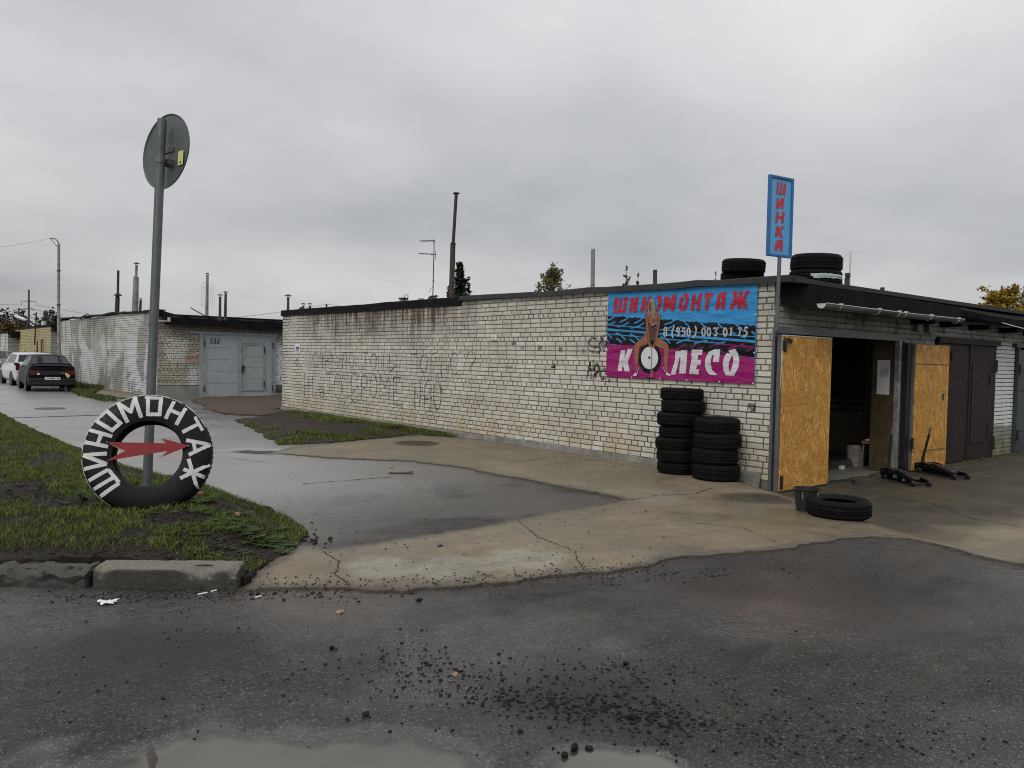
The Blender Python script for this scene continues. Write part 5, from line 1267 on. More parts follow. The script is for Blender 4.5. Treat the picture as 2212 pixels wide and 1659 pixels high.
bpc('printed_swimsuit', [(1005, 850), (1085, 850), (1080, 905), (1045, 920), (1015, 905)], 'b_black', .0110)
brib('printed_arm', [[cc(950, 420), cc(962, 600), cc(978, 760), cc(1000, 910), cc(1035, 965)], [cc(1162, 440), cc(1150, 590), cc(1125, 760), cc(1098, 890), cc(1065, 965)]], [36*sc_, 34*sc_, 30*sc_, 26*sc_, 30*sc_], 'skin', .0115)
brib('printed_arm_shade', [[cc(940, 430), cc(946, 600), cc(962, 740), cc(985, 880)], [cc(980, 470), cc(985, 620), cc(1000, 760), cc(1022, 900)], [cc(1138, 470), cc(1130, 600), cc(1104, 760), cc(1082, 880)]], 11*sc_, 'skind', .0120)
brib('printed_leg_shade', [[cc(768, 960), cc(770, 1120), cc(782, 1260), cc(776, 1370)], [cc(1262, 1030), cc(1254, 1160), cc(1270, 1290), cc(1292, 1380)], [cc(880, 960), cc(960, 915), cc(985, 880)], [cc(1100, 900), cc(1180, 975), cc(1240, 1000)]], 17*sc_, 'skind', .0096)
brib('printed_leg_shade', [[cc(895, 820), cc(878, 880), cc(868, 935)]], 26*sc_, 'skind', .0097)
bpc('printed_chest_shade', [(1040, 500), (1060, 560), (1075, 560), (1085, 505), (1070, 480)], 'skind', .0103)
bpc('printed_swimsuit', [(1070, 600), (1120, 560), (1135, 600), (1110, 650), (1075, 645)], 'printgrey', .0108); bpc('printed_swimsuit', [(990, 555), (1020, 600), (1050, 615), (1045, 645), (1005, 635)], 'printgrey', .0108)
bpc('printed_hair', [(1040, 180), (1075, 190), (1095, 250), (1102, 330), (1105, 430), (1090, 490), (1070, 520), (1055, 500), (1035, 440), (1020, 420), (1000, 470), (985, 440), (978, 330), (985, 230), (1005, 190)], 'hair', .0125)
bpc('printed_hair_shade', [(1000, 240), (1025, 250), (1030, 340), (1018, 410), (1000, 370)], 'skind', .0130)
for pts in ([(768, 1385), (800, 1385), (796, 1425), (745, 1438), (738, 1420)], [(1270, 1380), (1310, 1385), (1348, 1418), (1340, 1430), (1280, 1420)]): bpc('printed_shoe', pts, 'hubwhite', .0125)
brib('printed_shoe_strap', [[cc(830, 1285), cc(815, 1340), cc(812, 1390)], [cc(1228, 1290), cc(1245, 1340), cc(1275, 1385)]], 5*sc_, 'hubwhite', .0125)
brib('printed_pump', [[cc(1036, 975), cc(1034, 1200), cc(1028, 1450)]], 11*sc_, 'printgrey', .0135)
bpc('printed_pump_body', [(1045, 1340), (1080, 1350), (1080, 1450), (1042, 1448)], 'b_red', .0130)
bpc('printed_pump_foot', [(945, 1455), (1085, 1462), (1085, 1478), (945, 1468)], 'b_black', .0130)
for x, y in ((1992, 108), (1563, 132), (835, 175), (487, 200), (1975, 486), (1958, 956), (1943, 1332), (1527, 1312), (1127, 1294), (797, 1275), (450, 1258), (140, 1240), (150, 925)):
    p = PB(x, y, .004); m = MB(); m.cyl(p, p+Vector((-.012, 0, 0)), .014, .009, 8); m.build('screw_washer', 'whitemetal', ban, True)

# ================================================================== vertical sign on its post
def crs(x, y): return ((2900+x*.6028)/4096*WID, (600+y*.6028)/4096*WID)
sp = Vector((9.235, 5.66, 2.0)); azs = math.radians(59); uS = Vector((math.sin(azs+YAW*1+0), 0, 0))
# direction of the sign face in world: camera azimuth 59 deg
wx = math.sin(math.radians(59)); wy = math.cos(math.radians(59)); uS = (Matrix.Rotation(YAW, 3, 'Z') @ Vector((wx, wy, 0))).normalized(); nS = Vector((uS.y, -uS.x, 0))
if nS.dot(-sp) < 0: nS = -nS
def SP(x, y, off=0): return onpl(*crs(x, y), sp+nS*off, nS)
sg = thing('vertical_sign', 'tall narrow light blue sign reading ШИНКА in red on a grey post', 'sign', (9.235, 5.66, -.1))
q = [SP(294, 158), SP(453, 196), SP(436, 720), SP(276, 700)]; up = Vector((0, 0, 1))
wS = (q[1]-q[0]).dot(uS); zt, zb = (q[0].z+q[1].z)/2, (q[2].z+q[3].z)/2; cS = (q[0]+q[2]+q[1]+q[3])/4; hw = abs(wS)/2
Ms = Matrix((uS, nS, up)).transposed()
def sbox(mb, a, b, c, d, y0, y1):
    mb.box(Vector((cS.x, cS.y, 0))+uS*((a+b)/2)+nS*((y0+y1)/2)+up*((c+d)/2), (b-a, y1-y0, d-c), Ms, .003)
m = MB(); fw = .032
for a, b, c, d in ((-hw, -hw+fw, zb, zt), (hw-fw, hw, zb, zt), (-hw+fw, hw-fw, zb, zb+fw), (-hw+fw, hw-fw, zt-fw, zt)): sbox(m, a, b, c, d, -.02, .02)
m.build('frame', 'bluedark', sg, True)
m = MB(); sbox(m, -hw+fw, hw-fw, zb+fw, zt-fw, -.008, .004); m.build('panel', 'bluesign', sg, True)
def SL(pts):
    out = []
    for x, y in pts:
        p = SP(x, y, .006); out.append(p)
    MB().poly(out, nS*.002).build('red_letter', 'redprint', sg, True)
SL([(348, 210), (362, 212), (354, 284), (363, 285), (371, 218), (383, 220), (376, 288), (383, 289), (392, 222), (406, 224), (400, 300), (340, 290)])
SL([(346, 316), (360, 317), (355, 352), (375, 318), (396, 321), (386, 394), (371, 392), (376, 358), (357, 390), (336, 386)])
SL([(343, 406), (359, 408), (355, 437), (377, 439), (380, 411), (397, 413), (388, 486), (371, 484), (375, 455), (353, 453), (349, 482), (332, 480)])
SL([(343, 502), (360, 504), (356, 531), (376, 505), (397, 508), (370, 541), (385, 584), (366, 582), (354, 552), (349, 576), (330, 573)])
SL([(348, 596), (385, 598), (380, 674), (363, 673), (365, 650), (350, 649), (346, 670), (327, 668), (336, 620)])
m = MB(); pA = onpl(1684, 557, sp-nS*.0, nS); pA = onpl(1684, 556, cS, nS); pZ = onpl(1677.5, 714, cS, nS); m.cyl((pA.x, pA.y, zb), pZ, .024, n=10); m.build('post', 'greysteel', sg, True)
for z_ in (2.02, 2.38): m = MB(); m.cyl((pZ.x, pZ.y, z_+.02), (9.31, 5.86, z_+.02), .014, n=6); m.build('bracket', 'darkmetal', sg, True)

# ================================================================== tyre sign and signpost
R_, LE, YN = .507, math.radians(12.76), math.radians(203.8)
nT = Vector((math.sin(YN)*math.cos(LE), math.cos(YN)*math.cos(LE), math.sin(LE))); hT = Vector((0, 0, 1)).cross(nT).normalized(); vT = nT.cross(hT)
cT = Vector((1.925, 7.080, .694)); MTt = Matrix((hT, vT, nT)).transposed()
tgz = thing('tyre_sign', 'big black painted tyre standing on edge, lettered ШИНОМОНТАЖ around a red arrow', 'sign', (cT.x, cT.y, .19))
M4 = Matrix.Translation(cT) @ MTt.to_4x4()
prof = [(.272, -.015), (.277, .004), (.300, .010), (.335, .016), (.38, .018), (.43, .012), (.470, .002), (.490, -.010), (.500, -.03), (.507, -.05), (.507, -.09), (.499, -.092), (.499, -.098), (.507, -.10), (.507, -.15), (.499, -.152), (.499, -.158), (.507, -.16), (.507, -.2), (.497, -.225), (.47, -.24), (.40, -.252), (.33, -.25), (.285, -.24), (.272, -.225), (.285, -.20), (.40, -.215), (.47, -.20), (.485, -.12), (.47, -.04), (.40, -.01), (.30, -.02)]
def trmod(i, j, r, z):
    if r > .489 and i % 2 == 0: r -= .007
    return r, z
m = MB(); m.lathe(prof, 144, M4, closed=True, mod=trmod); o = m.build('tyre', 'rubberpaint', tgz, True); autosmooth(o, 35)
ct = crop(300, 1550, .28334)
def zs(r):
    pr = prof[:10]
    for (r0, z0), (r1, z1) in zip(pr[:-1], pr[1:]):
        if r0 <= r <= r1: return z0+(z1-z0)*(r-r0)/max(1e-6, r1-r0)
    return .0
def TP(x, y, off=.0025):
    p = onpl(*ct(x, y), cT+nT*.014, nT); l = MTt.transposed() @ (p-cT); r = min(.500, max(.274, math.hypot(l.x, l.y))); a = math.atan2(l.y, l.x)
    return cT+MTt @ Vector((r*math.cos(a), r*math.sin(a), zs(r)+off))
LET = {
 'sh': [[(190, 1315), (470, 1160)], [(470, 1160), (620, 1340)], [(262, 1435), (545, 1270)], [(355, 1535), (620, 1352)]],
 'i': [[(108, 955), (445, 932)], [(108, 955), (445, 1080)], [(120, 1150), (445, 1080)]],
 'n': [[(195, 595), (520, 690)], [(130, 768), (462, 835)], [(370, 665), (320, 800)]],
 'o': [[(300, 470), (455, 335), (640, 505), (525, 605), (300, 470), (420, 365)]],
 'm': [[(735, 475), (610, 225), (790, 340), (842, 140), (930, 405)]],
 'o2': [[(1030, 130), (1030, 380), (1195, 380), (1215, 155), (1005, 145)]],
 'n2': [[(1395, 195), (1282, 440)], [(1560, 290), (1430, 525)], [(1340, 315), (1500, 385)]],
 't': [[(1685, 415), (1795, 605)], [(1740, 515), (1520, 630)]],
 'a': [[(1575, 745), (1905, 805)], [(1905, 805), (1610, 950)], [(1675, 770), (1700, 905)]],
 'zh': [[(1605, 1010), (1725, 1430)], [(1535, 1155), (1830, 1265)], [(1490, 1280), (1895, 1085)]]}
for k, L in LET.items():
    m = MB()
    for s in L:
        P = []
        for a, b in zip(s[:-1], s[1:]):
            kk = max(1, int(math.hypot(b[0]-a[0], b[1]-a[1])/18)); P += [(a[0]+(b[0]-a[0])*i/kk, a[1]+(b[1]-a[1])*i/kk) for i in range(kk)]
        P.append(s[-1]); wj = [.031*random.uniform(.93, 1.07) for _ in P]
        # split at sharp corners so strokes stay square
        segs = []; cur = [P[0]]
        for q in P[1:]:
            cur.append(q)
            if q in s: segs.append(cur); cur = [q]
        for sgm in segs:
            if len(sgm) < 2: continue
            sgm3 = [TP(*q) for q in sgm]; d0 = (sgm3[0]-sgm3[1]).normalized()*.013; d1 = (sgm3[-1]-sgm3[-2]).normalized()*.013
            sgm3[0] = sgm3[0]+d0*(1 if len(s) > 2 else .2); sgm3[-1] = sgm3[-1]+d1*(1 if len(s) > 2 else .2)
            lift = len(m.V)//2000
            m.ribbon(sgm3, [.031*random.uniform(.92, 1.08) for _ in sgm3], nT)
    zofs = 0
    m.build('painted_letter', 'whitebrush', tgz, True)
# dabs of white along the tread edge
m = MB()
for k in range(150):
    a = math.radians(random.uniform(20, 235)); ln = random.uniform(.008, .05); r = .4985
    P = [cT+MTt @ Vector(((r+.002)*math.cos(a+t*ln*2), (r+.002)*math.sin(a+t*ln*2), -.024)) for t in (0, .5, 1)]
    m.ribbon(P, random.uniform(.004, .014), (MTt @ Vector((math.cos(a), math.sin(a), .6))).normalized())
m.build('paint_spatter', 'whitebrush', tgz, True)['kind'] = 'stuff'
def AP(x, y, off): return onpl(*ct(x, y), cT+nT*off, nT)
m = MB(); m.poly([AP(x, y, .034) for x, y in ((440, 768), (1285, 788), (1225, 715), (1612, 822), (1235, 975), (1325, 893), (960, 950), (430, 1038), (715, 888))], nT*-.003); ar = m.build('arrow', 'red', tgz, True)
m = MB(); m.poly([AP(x, y, .030) for x, y in ((1285, 790), (1188, 730), (1215, 735), (1330, 800))], nT*-.003); m.poly([AP(x, y, .030) for x, y in ((1300, 895), (1190, 993), (1235, 975), (1330, 893))], nT*-.003); m.poly([AP(x, y, .030) for x, y in ((470, 790), (650, 885), (715, 888), (520, 800))], nT*-.003); m.build('arrow_back_plate', 'ochre', tgz, True)
m = MB()
for x, y in ((450, 772), (1600, 822)): p = AP(x, y, .034); m.cyl(p-nT*.02, p+nT*.004, .004, n=6)
m.build('arrow_screw', 'whitemetal', tgz, True)
# signpost with the disc seen from the back
pb = onz(318, 1050, .27); pt_ = (EY+ray(350, 258).normalized()*((pb-EY).length*1.02))
dpt = depth(pb)*1.035; rr_ = ray(350, 258); pt_ = EY+rr_*(dpt/-(RC.transposed() @ rr_).z)
spn = thing('signpost', 'leaning galvanised signpost with a round road sign seen from behind', 'signpost', (pb.x, pb.y, .1))
ax = (pt_-pb).normalized(); p0 = pb-ax*.35
m = MB(); m.cyl(p0, pt_, .0425, n=20); o = m.build('post', 'galv', spn, True); autosmooth(o)
nd = (Matrix.Rotation(YAW, 3, 'Z') @ Vector((math.sin(math.radians(33)), math.cos(math.radians(33)), 0))); nd = (nd-ax*nd.dot(ax)).normalized()
pc = onpl(346, 328, pb, Vector(RC @ Vector((0, 0, -1)))); tt = (pc-pb).dot(ax); pc = pb+ax*tt
dc = onpl(359, 328, pc+nd*.115, nd); sdv = nd.cross(ax).normalized(); MD = Matrix.Translation(dc) @ Matrix((sdv, ax, nd)).transposed().to_4x4()
RD = .375
m = MB(); m.lathe([(0.0, 0), (RD-.01, 0), (RD, -.012), (RD+.004, -.012), (RD+.004, .002), (RD, .004), (0, .004)], 56, MD); o = m.build('disc', 'galv', spn, True); autosmooth(o, 30)
m = MB(); m.cyl(pc-ax*.03, pc+ax*.03, .048, n=20); m.box(pc+nd*.055+sdv*.0, (.12, .005, .05), Matrix((sdv, nd, ax)).transposed()); 
for sgn in (-1, 1): m.box(pc+nd*.08+sdv*.055*sgn, (.004, .07, .05), Matrix((sdv, nd, ax)).transposed())
m.box(dc-nd*.008+sdv*0, (.26, .012, .045), Matrix((sdv, nd, ax)).transposed()); m.cyl(pc+sdv*-.07, pc+sdv*.07, .007, n=6)
m.build('clamp', 'greysteel', spn, True)
st = onpl(390, 341, dc-nd*.014, nd); m = MB(); m.box(st, (.082, .002, .14), Matrix((sdv, nd, ax)).transposed()); s_ = m.build('sticker', 'yellow', spn, True)
m = MB(); m.box(st-nd*.002-ax*.045, (.02, .002, .02), Matrix((sdv, nd, ax)).transposed()); m.build('sticker_print', 'blackpaint', spn, True)

# ================================================================== loose tyres
def tyre_mesh(R, r, w, seed, groove=3, nseg=96, notch=3):
    rd = random.Random(seed); h = w/2
    pr = [(r, h*.62), (r+.012, h*.80), (r+(R-r)*.35, h*1.0), (r+(R-r)*.62, h*1.03), (r+(R-r)*.70, h*1.045), (r+(R-r)*.72, h*1.02), (r+(R-r)*.86, h*.93), (R-.012, h*.82), (R, h*.70)]
    pr_t = []
    gs = [h*.70*(1-2*(k+1)/(groove+1)) for k in range(groove)]
    z = h*.70
    for g in gs:
        pr_t += [(R+.001, g+.005), (R-.008, g+.004), (R-.008, g-.004), (R+.001, g-.005)]
    lower = [(a, -b) for a, b in pr[::-1]]
    inner = [(r+.012, -h*.6), (R-.03, -h*.75), (R-.018, 0), (R-.03, h*.75), (r+.012, h*.6)]
    P = pr+pr_t+lower+inner; n0 = len(pr)
    def md(i, j, a, b):
        if 6 <= j < n0+len(pr_t)+3 and a > R-.02:
            ph = (i+ (1 if b > 0 else 2)) % notch
            if ph == 0 and abs(b) > h*.30: a -= .007
            elif (i % (notch+1)) == 0: a -= .004
        return a, b
    m = MB(); m.lathe(P, nseg, None, closed=True, mod=md)
    me = bpy.data.meshes.new('tyre'); me.from_pydata([tuple(v) for v in m.V], [], m.F); me.materials.append(MT['rubber']); return me
TM = [tyre_mesh(.305, .185, .195, 1), tyre_mesh(.30, .19, .185, 2, 4, 96, 4), tyre_mesh(.315, .19, .205, 3, 3, 88, 2), tyre_mesh(.295, .18, .18, 4, 4, 96, 3)]
for me in TM:
    tmp = bpy.data.objects.new('x', me); autosmooth(tmp, 38); bpy.data.objects.remove(tmp)
HW = [.195, .185, .205, .18]
def puttyre(loc, v, label, group, rz=0, tilt=(0, 0), s=1.0):
    o = bpy.data.objects.new('tyre', TM[v]); link(o); o.location = loc; o.rotation_euler = (tilt[0], tilt[1], rz); o.scale = (s, s, s); tag(o, label, 'tyre', group); return o
ORD = ['bottom', 'second from the bottom', 'third from the bottom', 'middle', 'third from the top', 'second from the top', 'top']
b1 = onH(1466, 1012); b1 = Vector((8.93, 7.00, float(H(8.9, 7.0))+.016)); z = b1.z
zz = [.0]; 
def stack(x, y, z0, spec, tall, grp):
    z = z0
    for k, (v, dx, dy, nm) in enumerate(spec):
        zk = .86 if tall == 'taller' else .99; h = HW[v]*zk; z += h/2*1.03
        puttyre((x+dx, y+dy, z), v, '%s tyre of the %s stack by the white wall' % (nm, tall), grp, random.uniform(0, 6), (random.uniform(-.03, .03), random.uniform(-.03, .03))).scale.z = zk
        z += h/2*1.03
zb_ = float(H(8.9, 6.9))+.016
stack(8.90, 7.05, zb_, [(3, .0, .0, 'bottom'), (0, -.015, -.01, 'second from the bottom'), (1, -.02, .02, 'third from the bottom'), (3, .02, .0, 'middle'), (2, .0, .0, 'third from the top'), (0, .03, -.03, 'second from the top'), (1, .03, .0, 'top')], 'taller', 'tyres in the taller stack')
stack(8.86, 6.40, zb_, [(2, .0, .0, 'bottom'), (0, -.02, .01, 'second from the bottom'), (2, .0, -.01, 'third from the bottom'), (1, .0, .0, 'top')], 'shorter', 'tyres in the shorter stack')
p = onH(1822, 1121); zt_ = float(H(p.x, p.y))+.016
puttyre((p.x+.05, p.y+.08, zt_+.088), 2, 'single tyre lying flat on the concrete before the open gate', 'tyres lying about', 1.1).scale = (1, 1, .85)
# tyres on the roof
def rooft(px, py, X, v, lb, tilt=(0, 0), s=1.0, zz=None):
    q = onx(px, py, X); o = puttyre(q if zz is None else (q.x, q.y, zz), v, lb, 'tyres on the roof', random.uniform(0, 6), tilt, s); return o
t1 = rooft(1606, 584, 9.75, 1, 'upper tyre of the pair on the roof left of the blue sign', (0.01, .045), zz=2.92)
t2 = rooft(1603, 603, 9.85, 1, 'lower, mostly hidden tyre of the pair on the roof left of the blue sign', (0, .0), zz=2.765)
t3 = rooft(1763, 576, 10.45, 2, 'upper tyre of the taped pair on the roof right of the blue sign', (0.03, .0), 1.0, zz=2.975)
t4 = rooft(1761, 606, 10.45, 2, 'lower tyre of the taped pair on the roof right of the blue sign', (0, .04), 1.02, zz=2.765)
t3.scale = (1.1,)*3; t4.scale = (1.12, 1.12, 1.0); t3.location.z = 2.972; t4.location.z = 2.765
TP2 = pm('glossy_tape', (.5, .56, .54), .3, .3, 30, 0, 60, .002, (.10, .30, .20), .5)
def band(par, R, w, a0, a1, z, sc=1.0):
    m = MB(); n = 24; P = []
    for i in range(n+1):
        a = math.radians(a0+(a1-a0)*i/n); P.append((a, R+.004))
    V = []; Fc = []
    for i, (a, r) in enumerate(P):
        e = (vnoise(i*.7, 1, 1.0, 3)-.5)*.02
        V += [(r*math.cos(a), r*math.sin(a), z-w/2+float(e)), (r*math.cos(a), r*math.sin(a), z+w/2+float(e)*.6)]
    for i in range(n): Fc.append((2*i, 2*i+2, 2*i+3, 2*i+1))
    return meshobj('tape', V, Fc, TP2, par)
t4.rotation_euler.z = 0; t3.rotation_euler.z = 0
band(t4, .315, .035, 200, 288, .012); band(t4, .315, .016, 205, 280, -.022); band(t4, .315, .03, 288, 300, .055); band(t3, .315, .13, 298, 306, 0); band(t4, .315, .02, 296, 312, -.05)

# ================================================================== floor jacks
def jack(name, loc, ang, label, L=.72, hnd=.60, lean=.12, mark=False, group='floor jacks at the open gate'):
    t = thing(name, label, 'floor jack', loc, ang, group)   # local +X = towards the lifting nose
    for s in (-1, 1):
        m = MB(); y = s*.12
        pts = [(-.02, y, .05), (-.02, y, .15), (.10, y, .175), (.26, y, .165), (.34, y, .115), (L, y, .085), (L+.03, y, .03), (.3, y, .025), (.16, y, .03), (.12, y, .075), (.05, y, .08)]
        m.poly(pts, (0, s*.012, 0)); m.build('side_plate', 'carblack', t)
    m = MB(); m.bb(.0, .16, -.115, .115, .11, .16, .01); m.cyl((.16, 0, .12), (.38, 0, .10), .038, n=12); m.build('pump_block', 'darkmetal', t)
    m = MB(); m.poly([(.16, -.06, .15), (.30, -.06, .17), (.60, -.06, .10), (.66, -.06, .075), (.60, -.06, .06), (.3, -.06, .10)], (0, .12, 0)); m.build('lift_arm', 'darkmetal', t)
    m = MB(); m.cyl((.63, 0, .09), (.63, 0, .115), .055, n=14); m.build('saddle', 'iron', t)
    for s in (-1, 1):
        m = MB(); m.cyl((L-.01, s*.10, .042), (L-.01, s*.145, .042), .042, n=16); m.build('front_wheel', 'darkmetal', t)
        m = MB(); m.cyl((.02, s*.095, .035), (.02, s*.13, .035), .035, n=14); m.build('caster', 'darkmetal', t)
    m = MB(); m.cyl((.0, -.13, .13), (0, .13, .13), .018, n=8); m.cyl((L-.01, -.12, .042), (L-.01, .12, .042), .012, n=8); m.build('cross_shaft', 'darkmetal', t)
    m = MB(); m.cyl((0, 0, .12), (-.02+lean*.25, 0, .26), .026, n=10); m.cyl((-.02+lean*.25, 0, .25), (lean, 0, .12+hnd-.12), .019, n=10); h_ = m.build('handle', 'blackpaint', t)
    m = MB(); m.cyl((lean, 0, .12+hnd-.12), (lean*1.13, 0, .12+hnd-.02), .015, n=10); m.build('grip', 'galv', h_)
    m = MB()
    for s in (-1, 1):
        for x, z in ((.05, .135), (.22, .13)): m.cyl((x, s*.133, z), (x, s*.139, z), .012, n=8)
    m.build('bolt', 'galv', t)
    if mark:
        m = MB()
        for k in range(3):
            m.bb(.30+k*.033, .324+k*.033, -.1345, -.133, .088, .104); m.bb(.30+k*.033, .324+k*.033, -.1345, -.133, .064, .081)
        for k in range(3): m.bb(.53+k*.02, .545+k*.02, -.1345, -.133, .05, .075)
        m.build('white_marking', 'printgrey', t)
    return t
def gpos(px, py, dz=0): p = onH(px, py); return Vector((p.x, p.y, float(H(p.x, p.y))+.016+dz))
a = gpos(1921, 1036); b = gpos(2020, 1062); an = math.atan2(b.y-a.y, b.x-a.x)
jack('floor_jack', (a.x, a.y, a.z), an, 'low black floor jack with white stencil marks, nearer to the open doorway', L=.76, hnd=.66, lean=.02, mark=True)
a = gpos(1992, 1022); b = gpos(2093, 1042); an = math.atan2(b.y-a.y, b.x-a.x)
jack('floor_jack', (a.x, a.y, a.z), an, 'black floor jack with upright handle before the right chipboard gate leaf', L=.78, hnd=.62, lean=.12)

# ================================================================== things inside and before the door
fz = -.125
SQ = onz(1880, 1011, fz)
st_ = thing('stool', 'small wooden stool just inside the open doorway', 'stool', (SQ.x, SQ.y, fz), .4)
m = MB(); m.box((0, 0, .43), (.40, .28, .03), None, .005); m.build('seat', 'wood', st_)
for sx_ in (-1, 1):
    for sy_ in (-1, 1): m = MB(); m.cyl((sx_*.14, sy_*.10, .42), (sx_*.20, sy_*.14, 0), .016, .013, 8); m.build('leg', 'wood', st_)
for k, (x, y, a, lb, mt_) in enumerate(((SQ.x-.06, SQ.y+.02, .3, 'crumpled light glove lying on the wooden stool', 'paper'), (SQ.x+.10, SQ.y, -.3, 'dark tool lying on the right half of the stool', 'darkmetal'))):
    m = MB()
    if k == 0:
        m.box((0, 0, .02), (.16, .08, .03), None, .01); m.box((.09, .02, .015), (.09, .02, .02), None, .008); m.box((.09, -.015, .02), (.10, .02, .02), Matrix.Rotation(.3, 3, 'Y'), .008)
    else: m.cyl((-.1, 0, .015), (.12, 0, .015), .012, n=8); m.box((.13, 0, .015), (.05, .04, .02), None, .004)
    o = m.build('glove' if k == 0 else 'hand_tool', mt_); o.location = (x, y, fz+.446); o.rotation_euler = (0, 0, a); tag(o, lb, 'glove' if k == 0 else 'tool')
bk = thing('paint_bucket', 'white plastic bucket streaked with dark drips beside the stool', 'bucket', (onz(1847, 1006, fz).x, onz(1847, 1006, fz).y, fz))
m = MB(); m.lathe([(0, 0), (.135, 0), (.15, .36), (.158, .36), (.158, .345)], 28); o = m.build('tub', 'whitebucket', bk); autosmooth(o)
m = MB(); m.lathe([(.15, .355), (.163, .36), (.163, .375), (0, .378)], 28); m.build('dark_lid', 'plastic', bk)
p = onH(1750, 1104, .016); p = Vector((p.x, p.y, float(H(p.x, p.y))+.016))
bk2 = thing('black_bucket', 'black plastic bucket with wire bail behind the tyre lying flat', 'bucket', (p.x, p.y+.05, p.z))
m = MB(); m.lathe([(0, 0), (.100, 0), (.122, .225), (.136, .227), (.136, .240), (.118, .238), (.096, .012), (0, .012)], 28); o = m.build('tub', 'plastic', bk2); autosmooth(o)
m = MB(); m.tube([(.13*math.cos(a), .13*math.sin(a)*.6+.05, .235+.10*math.sin(a)*.55) for a in np.linspace(0, PI, 12)], .003, 6); m.build('bail', 'galv', bk2)
m = MB()
for k in range(9):
    a = random.uniform(3.3, 6.0); m.bb(.121*math.cos(a)-.006, .121*math.cos(a)+.006, .121*math.sin(a)-.004, .121*math.sin(a)+.001, .13, .13+random.uniform(.03, .08))
m.build('dried_drips', 'plaster', bk2)
m = MB(); c_ = Vector((10.95, 5.72, -.115)); m.tube([c_+Vector((.22*math.cos(a)-.05*a/6, .11*math.sin(a)+.02*a, .006)) for a in np.linspace(-1.6, 1.9, 16)], .010, 8); o = m.build('black_hose', 'plastic'); tag(o, 'short loop of black hose on the threshold of the open door', 'hose')
o = MB().box((0, 0, .03), (.10, .05, .06), None, .004).build('small_box', 'paper'); o.location = onz(1818, 1014, fz); tag(o, 'tiny white carton on the floor left of the drip-streaked bucket', 'carton')
# paper on the reveal, poster on inner side wall
m = MB(); a0 = onx(1897, 778, 12.698); b0 = onx(1928, 853, 12.698); m.bb(12.690, 12.697, 5.93, 6.13, b0.z, a0.z); o = m.build('paper_sheet', 'paper'); tag(o, 'printed white sheet pinned on chipboard at the right door jamb', 'paper')
m = MB()
for k in range(14): m.bb(12.688, 12.6895, 5.95, 6.11-random.uniform(0, .04), a0.z-.04-k*.017, a0.z-.046-k*.017)
p_ = m.build('text_lines', 'printgrey'); p_.parent = o
XP = IX1-.01
q0 = onx(1760, 737, XP); q1 = onx(1868, 868, XP)
pst = thing('poster', 'large black poster with grey text on the inner side wall', 'poster', (XP, (q0.y+q1.y)/2, 1.2))
m = MB(); m.bb(XP-.012, XP, min(q0.y, q1.y), max(q0.y, q1.y)+.6, .75, 2.02); m.build('sheet', 'poster', pst, True)
MPo = Matrix(((0, 0, -1), (-1, 0, 0), (0, 1, 0)))
def ptext(s, yc, zc, size, xs=1.0): return textobj(s, size, Matrix.Translation((XP-.0145, yc, zc)) @ MPo.to_4x4(), 'posterletter', 'lettering', pst, xs)
yq = (onx(1800, 850, XP).y+onx(1868, 850, XP).y)/2
ptext('ШИНЫ У НАС ВЫ ПОЛУЧАЕТЕ', yq+.30, .93, .092, 1.1); ptext('СЕЗОННУЮ СМЕНУ РЕЗИНЫ', yq+.27, .82, .092, 1.1)
ptext('ПОКУПАЙТЕ СВОИ', yq+.3, 1.93, .085); 
m = MB()
for r in range(9): m.bb(XP-.0145, XP-.0135, yq-.55, yq+.9, 1.10+r*.075, 1.103+r*.075)
for r in range(8): m.bb(XP-.0145, XP-.0135, yq-.55+r*.2, yq-.547+r*.2, 1.10, 1.70)
m.build('table_grid', 'posterletter', pst, True)

